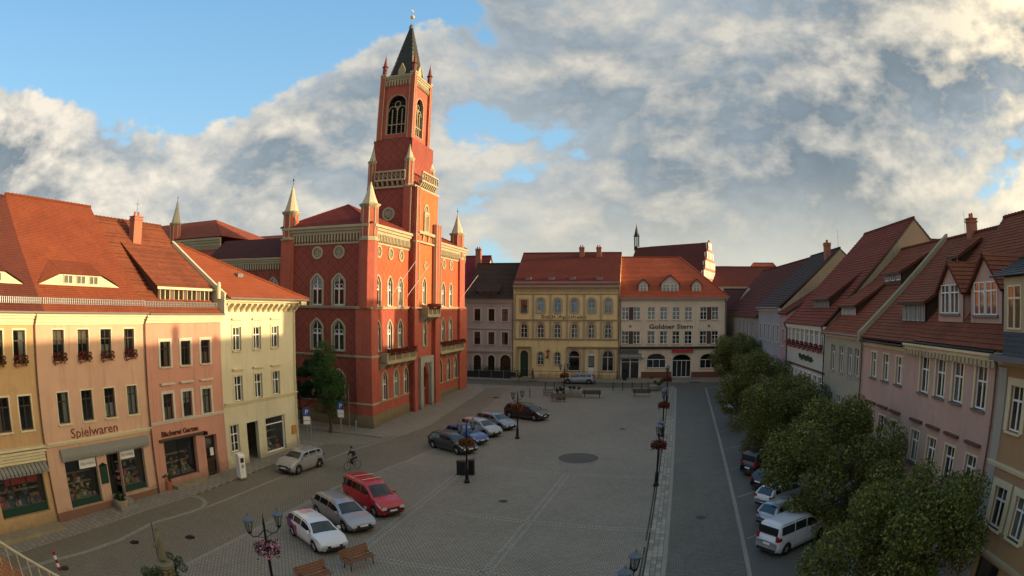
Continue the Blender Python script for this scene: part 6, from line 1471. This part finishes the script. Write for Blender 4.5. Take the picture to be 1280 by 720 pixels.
bench('reddish brown wooden bench in front of the white hatchback',-13.5,24.5,rad(70)); bench('bench with yellowish slats at the bottom edge, left of the brown bench',-14.35,21.6,rad(70))
bench('dark bench left of the far planting box',-12.3,74.6,rad(10),'grey_wood'); bench('dark brown bench right of the far lamp',-8.6,78.2,rad(180),'grey_wood',2.3); bench('dark bench left of the bushy shrub tub',-2.3,79.6,rad(180),'grey_wood',2.3)
def bollard(label,x,y,h=.95,mat='iron',r=.05,group=None,name='bollard'):
    mb=MB(); mb.lathe([(r*1.3,0),(r*1.3,.05),(r,.08),(r,h-.12),(r*1.4,h-.1),(r*1.4,h-.05),(r*.5,h+.02)],8); o=link(name,mb.mesh(name,M[mat]),loc=(x,y,G(y))); return tag(o,label,'bollard',group)
for (x,y),l in zip(((-16.4,77.3),(-15.6,83.6),(-14.4,83.7),(-6.4,84.2),(-5.1,84.2),(-3.8,84.2),(-2.5,84.2),(-1.6,84.2)),
  ('thin black bollard standing alone left of the bicycle rack','leftmost thin black bollard of the line before the cafe terrace','thin black bollard just left of the far street lamp','first thin black bollard right of the dark brown bench','second thin black bollard right of the dark brown bench','thin black bollard midway between bench and shrub tub','thin black bollard second nearest to the shrub tub','thin black bollard nearest to the shrub tub')):
    bollard(l,x,y,1.1,group='thin black bollards at the far end of the square')
# board, rack, table group
t=thing('notice_stand','grey-green box planter with board beside the far lamp','planter box',(-10.9,78.3,G(78)),0); mb=MB(); mb.box(-1.0,1.0,-.4,.4,0,1.0); link('box',mb.mesh('box',M['greyst']),t); link('shrub',leaf_cloud(31,.8,.35,900,.07,9,'leafd'),t,loc=(0,0,1.1))
t=thing('bicycle_rack','black gridded bicycle rack near the far bollards','bicycle rack',(-14.2,77.8,G(77.8)),0)
for i in range(5): rb=MB(); rb.path([(i*.28-.6,0,0),(i*.28-.6,0,1.0),(i*.28-.45,0,1.0),(i*.28-.45,0,0)],.02,6); link('hoop',rb.mesh('hoop',M['iron']),t)
rb=MB(); [rb.tube((-.62,0,z),(.75,0,z),.02,.02,6) for z in (.3,.6,.9)]; link('rail',rb.mesh('rail',M['iron']),t)
# cafe fence
t=thing('cafe_fence','dark fabric windscreen fence around the cafe terrace before the grey-pink house','fence',(-29.6,92.6,G(92)),rad(0))
for i in range(4): pb=MB(); pb.box(i*1.95,i*1.95+1.9,-.03,.03,.05,1.15); link('fence_panel',pb.mesh('fence_panel',plain('dark_canvas',(.02,.022,.025),.8)),t)
for i in range(5): pb=MB(); pb.tube((i*1.95,-.04,0),(i*1.95,-.04,1.35),.035,.035,6); link('fence_post',pb.mesh('fence_post',M['steel']),t)
pb=MB(); pb.tube((0,-.04,1.3),(7.8,-.04,1.3),.02,.02,6); link('fence_rail',pb.mesh('fence_rail',M['steel']),t)
link('hedge',leaf_cloud(33,3.6,.3,2600,.07,22,'leafd'),t,loc=(3.8,.5,1.1)).scale=(1,.1,1)
# traffic signs near the corner house
def sign_post(label,x,y,h,kind,rz=0):
    t=thing('sign_post',label,'sign',(x,y,G(y)),rz); mb=MB(); mb.tube((0,0,0),(0,0,h),.035,.035,8); link('post',mb.mesh('post',M['steel']),t)
    blue=plain('sign_blue',(.02,.07,.25),.4)
    if kind=='parking':
        for nm,z0,z1,m_ in (('sign_plate',h-.75,h-.02,blue),('lower_plate',h-1.15,h-.8,M['plate']),('lower_plate',h-1.5,h-1.2,M['plate'])):
            b_=MB(); b_.box(-.3,.3,-.06,-.04,z0,z1); o=link(nm,b_.mesh(nm,m_),t)
            if m_ is blue: text(None,'P',-.15,h-.62,.6,'white',y=-.066,parent=o,ext=.002)
    elif kind=='back':
        b_=MB(); b_.lathe([(0,-.01),(.42,-.01),(.42,.01),(0,.01)],20); me=b_.mesh('sign_plate',M['steel']); me.transform(Matrix.Rotation(PI/2,4,'X')); link('sign_plate',me,t,loc=(0,-.05,h-.4))
    return t
sign_post('blue parking sign with two white plates, right beside the pale yellow house',-29.0,44.9,3.4,'parking',rad(35)); sign_post('blue and white sign in front of the slender tree',-28.1,49.6,3.3,'parking',rad(15)); sign_post('bare grey post right of the pale yellow house corner',-28.4,44.6,2.6,'none')
sign_post('grey round sign seen between the slender tree and town hall',-29.0,51.0,2.3,'back',rad(15)); sign_post('tall grey pole at the town hall corner',-28.4,51.8,4.2,'none')
for x,y,l in ((-27.6,51.6,'pale bollard nearest the town hall corner'),(-26.9,40.6,'thin grey bollard behind the compact off-roader'),(-26.7,39.6+2.4,'second thin grey bollard behind the compact off-roader')): bollard(l,x,y,1.15,'steel',.06)
# parking meter
t=thing('parking_meter','white ticket machine on the pavement before the yellow house window','ticket machine',(-27.6,33.1,G(33.1)+.07),rad(75)); mb=MB(); mb.box(-.28,.28,-.22,.22,0,1.75); mb.prismx([(-.22,1.75),(-.1,1.9),(.22,1.9),(.22,1.75)],-.28,.28); link('cabinet',mb.mesh('cabinet',M['white']),t)
mb=MB(); mb.box(-.16,.16,-.235,-.22,1.25,1.6); link('screen',mb.mesh('screen',M['blackp']),t); mb=MB(); mb.box(-.1,.1,-.24,-.22,.85,1.1); link('keypad',mb.mesh('keypad',M['steel']),t); mb=MB(); mb.box(-.31,.31,-.25,.25,.0,.12); link('base',mb.mesh('base',M['greyst']),t)
# ================================================================ FOUNTAIN FIGURE (lower left)
st_=plaster('weathered_sandstone',(.17,.155,.095),.5)
t=thing('fountain_column','weathered stone fountain column topped by a robed figure at the bottom left','fountain',(-15.45,12.95,G(12.95)),rad(-50))
mb=MB(); mb.lathe([(1.5,0),(1.6,.2),(1.3,.3),(1.25,.9),(1.4,1.05),(.7,1.1)],12); link('basin',mb.mesh('basin',st_),t)
mb=MB(); mb.lathe([(.35,1.0),(.3,1.2),(.22,1.4),(.2,3.2),(.26,3.3),(.2,3.4),(.34,3.75),(.42,3.85),(.42,3.98),(.3,4.02)],16); link('column',mb.mesh('column',st_),t)
mb=MB()
for k_ in range(8): a=2*PI*k_/8; mb.lathe([(.02,3.42),(.1,3.5),(.07,3.62),(.11,3.72),(.03,3.8)],6,(.3*math.cos(a),.3*math.sin(a)))
link('capital_ornament',mb.mesh('capital_ornament',st_),t)
def skin(name,pts,edges,rads,parent,mat,loc=(0,0,0),lv=2,root=0):
    me=D.meshes.new(name); me.from_pydata(pts,edges,[]); o=D.objects.new(name,me); COL.objects.link(o); o.parent=parent; o.location=loc
    sm=o.modifiers.new('s','SKIN'); sm.use_smooth_shade=True
    if not me.skin_vertices: me.skin_vertices.new()
    for i,r in enumerate(rads): me.skin_vertices[0].data[i].radius=r if isinstance(r,tuple) else (r,r); me.skin_vertices[0].data[i].use_root=(i==root)
    su=o.modifiers.new('u','SUBSURF'); su.levels=lv; su.render_levels=lv; me.materials.append(mat); return o
skin('robed_figure',[(0,0,4.0),(0,.0,4.3),(.02,0,4.65),(0,0,4.9),(0,0,5.12),(.0,-.02,5.22),(.0,-.03,5.42),(.17,0,5.03),(.26,-.1,4.8),(.2,-.25,4.68),(-.17,0,5.03),(-.25,-.06,4.8),(-.22,-.18,4.6)],
     [(0,1),(1,2),(2,3),(3,4),(4,5),(5,6),(4,7),(7,8),(8,9),(4,10),(10,11),(11,12)],[(.23,.19),(.18,.15),(.14,.12),(.15,.11),(.08,.07),(.05,.05),(.115,.125),.06,.055,.045,.06,.055,.045],t,st_,root=2)
mb=MB(); mb.tube((-.22,-.22,4.0),(-.24,-.2,5.5),.018,.014,6); link('staff',mb.mesh('staff',M['iron']),t)
for s,(x,y) in enumerate(((-.95,.25),(.75,-.5))):
    o=link('clipped_shrub',leaf_cloud(40+s,.42,.6,7000,.022,16,'leafd',.9,(.4,.6)),t,loc=(x,y,3.25+.15*s)); 
    b=MB(); b.tube((x,y,0),(x,y,2.9),.03,.03,6); link('shrub_stem',b.mesh('shrub_stem',M['bark']),t)
# ================================================================ CAMERA HOUSE BALCONY (bottom left corner)
t=thing('balcony_railing','white metal balcony railing crossing the bottom left corner','railing',(-5.6,2.0,9.0),0)
A=Vector((-5.75,1.85,9.76)); B=Vector((-5.22,3.0,8.95)); A2=A+(A-B)*1.2; B2=B+(B-A)*1.0
wm=plain('ivory_metal',(.42,.38,.26),.5)
O_=Vector((-5.6,2.0,9.0))
rb=MB(); rb.tube(A2-O_,B2-O_,.018,.018,8); rb.tube(A2-O_-Vector((0,0,.62)),B2-O_-Vector((0,0,.62)),.012,.012,6); link('top_rail',rb.mesh('top_rail',wm),t)
for i in range(34):
    p=A2+(B2-A2)*(i/33)-O_; rb=MB(); rb.tube(p,p-Vector((0,0,.62)),.008,.008,5); link('baluster',rb.mesh('baluster',wm),t)
t=thing('lower_roof','strip of terracotta roof under the balcony railing in the bottom left corner','roof',(-5.6,2.0,8.4),0)
mb=MB(); Q=lambda v:v-Vector((-5.6,2.0,8.4)); dn=(B-A)
p1,p2,p3,p4=[Vector(v) for v in ((-5.94,1.77,9.69),(-5.62,2.61,8.88),(-4.43,1.23,9.27),(-4.57,.56,9.66))]
mb.face([Q(p1),Q(p2),Q(p3),Q(p4)],0,[(0,0),(3,0),(3,1.5),(0,1.5)]); link('roof_sheet',mb.mesh('roof_sheet',tiles('warm_terracotta_roof',(.36,.16,.07),(.3,.12,.05),tw=.1,th=.08)),t)
t=thing('marker_pole','short red and white striped pole rising behind the balcony railing','marker pole',(-25.2,12.9,G(12.9)),0)
for i in range(5): mb=MB(); mb.tube((0,-.02*i,.22*i),(-.02,-.02*(i+1),.22*(i+1)),.09,.09,10); link('stripe',mb.mesh('stripe',M['redlamp'] if i%2==0 else M['white']),t)
mb=MB(); mb.tube((0,.4,-.02),(0,.4,.06),.25,.25,12); link('foot',mb.mesh('foot',M['blackp']),t)
# ================================================================ PEOPLE
skn=plain('skin',(.42,.25,.17),.6); cl_dark=plain('dark_jacket',(.02,.022,.028),.85); cl_leg=plain('dark_trousers',(.03,.032,.04),.85); hair=plain('dark_hair',(.03,.02,.015),.7); cl_wh=plain('light_bag',(.5,.5,.48),.7)
def hand(parent,at_,dr,mat,s=1):
    pts=[(0,0,0),(0,0,-.045),(0,0,-.085)]; ed=[(0,1),(1,2)]; rd_=[.026,.032,.03]
    for k_,(dx_,l) in enumerate(((-.028,.06),(-.01,.07),(.01,.066),(.028,.052))):
        i=len(pts); pts+=[(dx_,-.01,-.1),(dx_,-.025,-.1-l*.5),(dx_,-.05,-.1-l*.85)]; ed+=[(2,i),(i,i+1),(i+1,i+2)]; rd_+=[.0095,.009,.008]
    i=len(pts); pts+=[(.045,-.015,-.05),(.05,-.04,-.085)]; ed+=[(1,i),(i,i+1)]; rd_+=[.011,.009]
    q=Vector((0,0,-1)).rotation_difference(Vector(dr).normalized()).to_matrix(); pts=[tuple(q@Vector(p)*s) for p in pts]
    return skin('hand',pts,ed,[r*s for r in rd_],parent,mat,loc=at_,lv=1)
def person(label,loc,rz,J,cat='person'):
    t=thing('person',label,cat,loc,rz)
    body=[J['pelvis'],J['waist'],J['chest'],J['neck']]
    pts=[*body,J['shl'],J['ell'],J['wrl'],J['shr'],J['elr'],J['wrr'],J['hipl'],J['knl'],J['anl'],J['tol'],J['hipr'],J['knr'],J['anr'],J['tor'],J['head0'],J['head1']]
    ed=[(0,1),(1,2),(2,3),(2,4),(4,5),(5,6),(2,7),(7,8),(8,9),(0,10),(10,11),(11,12),(12,13),(0,14),(14,15),(15,16),(16,17),(3,18),(18,19)]
    rd_=[(.15,.12),(.14,.105),(.17,.12),.06,.07,.05,.033,.07,.05,.033,.095,.068,.042,.035,.095,.068,.042,.035,.075,.085]
    b=skin('body',pts,ed,rd_,t,skn)
    jk=skin('jacket',[J['pelvis'],J['waist'],J['chest'],J['shl'],J['ell'],tuple(Vector(J['wrl']).lerp(Vector(J['ell']),.15)),J['shr'],J['elr'],tuple(Vector(J['wrr']).lerp(Vector(J['elr']),.15)),tuple(Vector(J['chest']).lerp(Vector(J['neck']),.7))],[(0,1),(1,2),(2,3),(3,4),(4,5),(2,6),(6,7),(7,8),(2,9)],[(.18,.15),(.165,.13),(.195,.145),.09,.065,.047,.09,.065,.047,(.085,.08)],t,cl_dark)
    tr=skin('trousers',[J['pelvis'],J['hipl'],J['knl'],tuple(Vector(J['anl']).lerp(Vector(J['knl']),.1)),J['hipr'],J['knr'],tuple(Vector(J['anr']).lerp(Vector(J['knr']),.1))],[(0,1),(1,2),(2,3),(0,4),(4,5),(5,6)],[(.165,.14),.11,.08,.058,.11,.08,.058],t,cl_leg)
    for a,k_ in (('anl','tol'),('anr','tor')): skin('shoe',[tuple(Vector(J[a])+Vector((0,0,-.03))),J[k_]],[(0,1)],[.055,.042],t,M['blackp'],lv=1)
    h0=Vector(J['head0']); h1=Vector(J['head1']); up=(h1-h0).normalized(); hb=MB(); c=h0.lerp(h1,.75)
    hb.lathe([(.02,.125),(.07,.11),(.098,.05),(.102,.0),(.095,-.05)],12); hb.tf(Matrix.Translation(c+Vector((.0,.018,.02)))); link('hair',hb.mesh('hair',hair,True),t)
    fc=MB(); f0=c+Vector((0,-.092,-.0)); fc.lathe([(.0,-.02),(.014,-.01),(.012,.015),(.004,.03)],6); fc.tf(Matrix.Translation(f0+Vector((0,-.012,-.01)))); 
    for s in (-1,1): fc.lathe([(.0,-.02),(.018,-.01),(.018,.015),(.0,.025)],6,(c.x+s*.1,c.y)) ; 
    for i in range(len(fc.v)): pass
    link('nose',MB().mesh('nose',skn),t) if 0 else None
    ns=MB(); ns.lathe([(.001,-.022),(.015,-.012),(.01,.02),(.002,.03)],6); ns.tf(Matrix.Translation(f0+Vector((0,-.002,-.005)))); link('nose',ns.mesh('nose',skn,True),t)
    for s in (-1,1):
        e=MB(); e.lathe([(.001,-.008),(.009,0),(.001,.008)],8); e.tf(Matrix.Translation(f0+Vector((s*.034,.006,.022)))); link('eye',e.mesh('eye',M['blackp'],True),t)
        e=MB(); e.lathe([(.001,-.03),(.012,-.02),(.014,.015),(.001,.03)],6); e.tf(Matrix.Translation(c+Vector((s*.095,.0,-.005)))); link('ear',e.mesh('ear',skn,True),t)
    mo=MB(); mo.box(f0.x-.024,f0.x+.024,f0.y-.004,f0.y+.01,f0.z-.052,f0.z-.044); link('mouth',mo.mesh('mouth',plain('lips',(.3,.1,.08),.6)),t)
    for w_,e_ in (('wrl','ell'),('wrr','elr')): hand(t,J[w_],Vector(J[w_])-Vector(J[e_]),skn)
    return t
# bicycle (local -y is forward)
bx_,by_=-21.9,40.0; BZ=az(198)
bi=thing('bicycle','dark bicycle ridden past the compact off-roader','bicycle',(bx_,by_,G(by_)),0); bi.rotation_euler=(0,0,rad(-20))
for y in (-.52,.53):
    wb=MB(); n=22; pr=None
    for i in range(n+1):
        a=2*PI*i/n; p=(0,y+.34*math.cos(a),.345+.34*math.sin(a))
        if pr: wb.tube(pr,p,.018,.018,5,cap=False)
        pr=p
    o=link('wheel',wb.mesh('wheel',M['rubber']),bi); sp=MB(); [sp.tube((0,y,.345),(0,y+.33*math.cos(2*PI*i/14),.345+.33*math.sin(2*PI*i/14)),.004,.004,3) for i in range(14)]; link('spokes',sp.mesh('spokes',M['steel']),o)
fr=MB(); fr.path([(0,.53,.345),(0,.08,.33),(0,-.38,.78),(0,.22,.8),(0,.08,.33)],.017,6); fr.path([(0,.53,.345),(0,.22,.8)],.012,6); fr.path([(0,.22,.78),(0,.26,.93)],.014,6); link('frame',fr.mesh('frame',M['iron']),bi)
fr=MB(); fr.path([(0,-.52,.345),(0,-.4,.72),(0,-.36,1.0)],.016,6); link('fork',fr.mesh('fork',M['iron']),bi)
fr=MB(); fr.path([(-.27,-.22,1.05),(-.2,-.38,1.04),(0,-.38,1.0),(.2,-.38,1.04),(.27,-.22,1.05)],.013,6); link('handlebar',fr.mesh('handlebar',M['iron']),bi)
fr=MB(); fr.prismz([(-.07,.38),(.07,.38),(.03,.12),(-.03,.12)],.93,.98); link('saddle',fr.mesh('saddle',M['blackp']),bi)
for s in (-1,1): fr=MB(); fr.path([(s*.04,.08,.33),(s*.08,.08-.15*s,.33+.05*s),(s*.16,.08-.15*s,.33+.05*s)],.012,5); link('pedal',fr.mesh('pedal',M['iron']),bi)
J=dict(pelvis=(0,.27,1.04),waist=(0,.22,1.2),chest=(0,.1,1.42),neck=(0,.03,1.56),head0=(0,.0,1.62),head1=(0,-.03,1.78),shl=(.19,.1,1.46),ell=(.27,-.05,1.24),wrl=(.27,-.2,1.1),shr=(-.19,.1,1.46),elr=(-.27,-.05,1.24),wrr=(-.27,-.2,1.1),
 hipl=(.1,.24,.98),knl=(.13,-.13,.78),anl=(.12,-.02,.42),tol=(.12,-.16,.38),hipr=(-.1,.24,.98),knr=(-.13,-.06,.68),anr=(-.12,.2,.34),tor=(-.12,.07,.29))
p=person('cyclist in dark clothes riding past the silver compact off-roader',(bx_,by_,G(by_)),rad(-20),J)
J2=dict(pelvis=(0,0,.95),waist=(0,.0,1.1),chest=(0,.0,1.34),neck=(0,0,1.5),head0=(0,-.01,1.56),head1=(0,-.02,1.71),shl=(.19,0,1.4),ell=(.25,.03,1.12),wrl=(.24,-.06,.88),shr=(-.19,0,1.4),elr=(-.25,.06,1.12),wrr=(-.25,.02,.88),
 hipl=(.09,0,.9),knl=(.1,-.12,.5),anl=(.1,-.1,.08),tol=(.1,-.25,.04),hipr=(-.09,0,.9),knr=(-.1,.02,.48),anr=(-.1,.2,.1),tor=(-.1,.07,.04))
p=person('pedestrian in dark clothes walking below the apothecary terrace railing',(-19.0,91.4,G(91.4)+.14),rad(90),J2)
# small covers
for x,y,r in ((-25.1,19.0,.3),(-23.2,22.1,.32),(-20.4,75.9,.45),(-23.4,53.6,.5),(-3.5,60,.3),(3,35,.32),(-9.5,37,.3)):
    mb=MB(); n=18; mb.face([(x+r*math.cos(2*PI*i/n),y+r*math.sin(2*PI*i/n),G(y+r*math.sin(2*PI*i/n))+.014) for i in range(n)]); o=struct('manhole_cover',mb,[M['iron']])

# ---------------------------------------------------------------- fine joined pieces that cannot be told apart singly
STUFF=('flowers','flower_box','balcony_flowers','basket_flowers','crown','shrub','hedge','clipped_shrub','snow_guard','spokes','ridge_tiles','shop_goods')
for o in D.objects:
    if o.type=='MESH' and o.parent is not None and o.name.split('.')[0] in STUFF: o['kind']='stuff'

# ---------------------------------------------------------------- meshes holding clearly separate pieces become one part each
KEEP=('lettering','roof','wall','body','script_ornament','side_wall','tower_wall','dormer_roof','shirt','rear_wall','awning')
def pieces(me):
    n=len(me.vertices)
    if n>6000 or n<8: return None
    par=list(range(n))
    def fd(a):
        while par[a]!=a: par[a]=par[par[a]]; a=par[a]
        return a
    co=[v.co for v in me.vertices]
    for p in me.polygons:
        vs=p.vertices; a=fd(vs[0])
        for v in vs[1:]:
            b=fd(v)
            if a!=b: par[b]=a
    bb={}
    for i in range(n):
        r=fd(i); c=co[i]; q=bb.get(r)
        bb[r]=(c.x,c.y,c.z,c.x,c.y,c.z) if q is None else (min(q[0],c.x),min(q[1],c.y),min(q[2],c.z),max(q[3],c.x),max(q[4],c.y),max(q[5],c.z))
    ks=list(bb); m=len(ks)
    if m<2 or m>260: return None
    p2={k:k for k in ks}
    def f2(a):
        while p2[a]!=a: a=p2[a]
        return a
    for i in range(m):
        A=bb[ks[i]]
        for j in range(i):
            B=bb[ks[j]]
            if A[0]<=B[3]+.03 and B[0]<=A[3]+.03 and A[1]<=B[4]+.03 and B[1]<=A[4]+.03 and A[2]<=B[5]+.03 and B[2]<=A[5]+.03:
                a,b=f2(ks[i]),f2(ks[j])
                if a!=b: p2[a]=b
    roots=sorted({f2(k) for k in ks})
    if len(roots)<2 or len(roots)>24: return None
    out=[]
    uvl=me.uv_layers.active
    for r in roots:
        mp={}; V=[];F_=[];MI=[];U=[]
        for p in me.polygons:
            if f2(fd(p.vertices[0]))==r:
                f_=[]
                for v,li in zip(p.vertices,p.loop_indices):
                    if v not in mp: mp[v]=len(V); V.append(co[v][:])
                    f_.append(mp[v]); U.extend(uvl.data[li].uv[:] if uvl else (0,0))
                F_.append(f_); MI.append(p.material_index)
        nm=D.meshes.new(me.name); nm.from_pydata(V,[],F_); [nm.materials.append(x) for x in me.materials]; nm.polygons.foreach_set('material_index',MI)
        if me.polygons[0].use_smooth: nm.polygons.foreach_set('use_smooth',[True]*len(F_))
        nm.uv_layers.new(name='UVMap').data.foreach_set('uv',U); nm.update(); out.append(nm)
    return out
SPC={}
for o in [o for o in D.objects if o.type=='MESH' and o.parent is not None and o.get('kind')!='stuff' and not o.modifiers]:
    nm=o.name.split('.')[0]
    if nm in KEEP: continue
    if o.data.name not in SPC: SPC[o.data.name]=pieces(o.data)
    ps=SPC[o.data.name]
    if not ps: continue
    for k,m_ in enumerate(ps):
        if k==0: o.data=m_; continue
        c=o.copy(); c.data=m_; COL.objects.link(c)
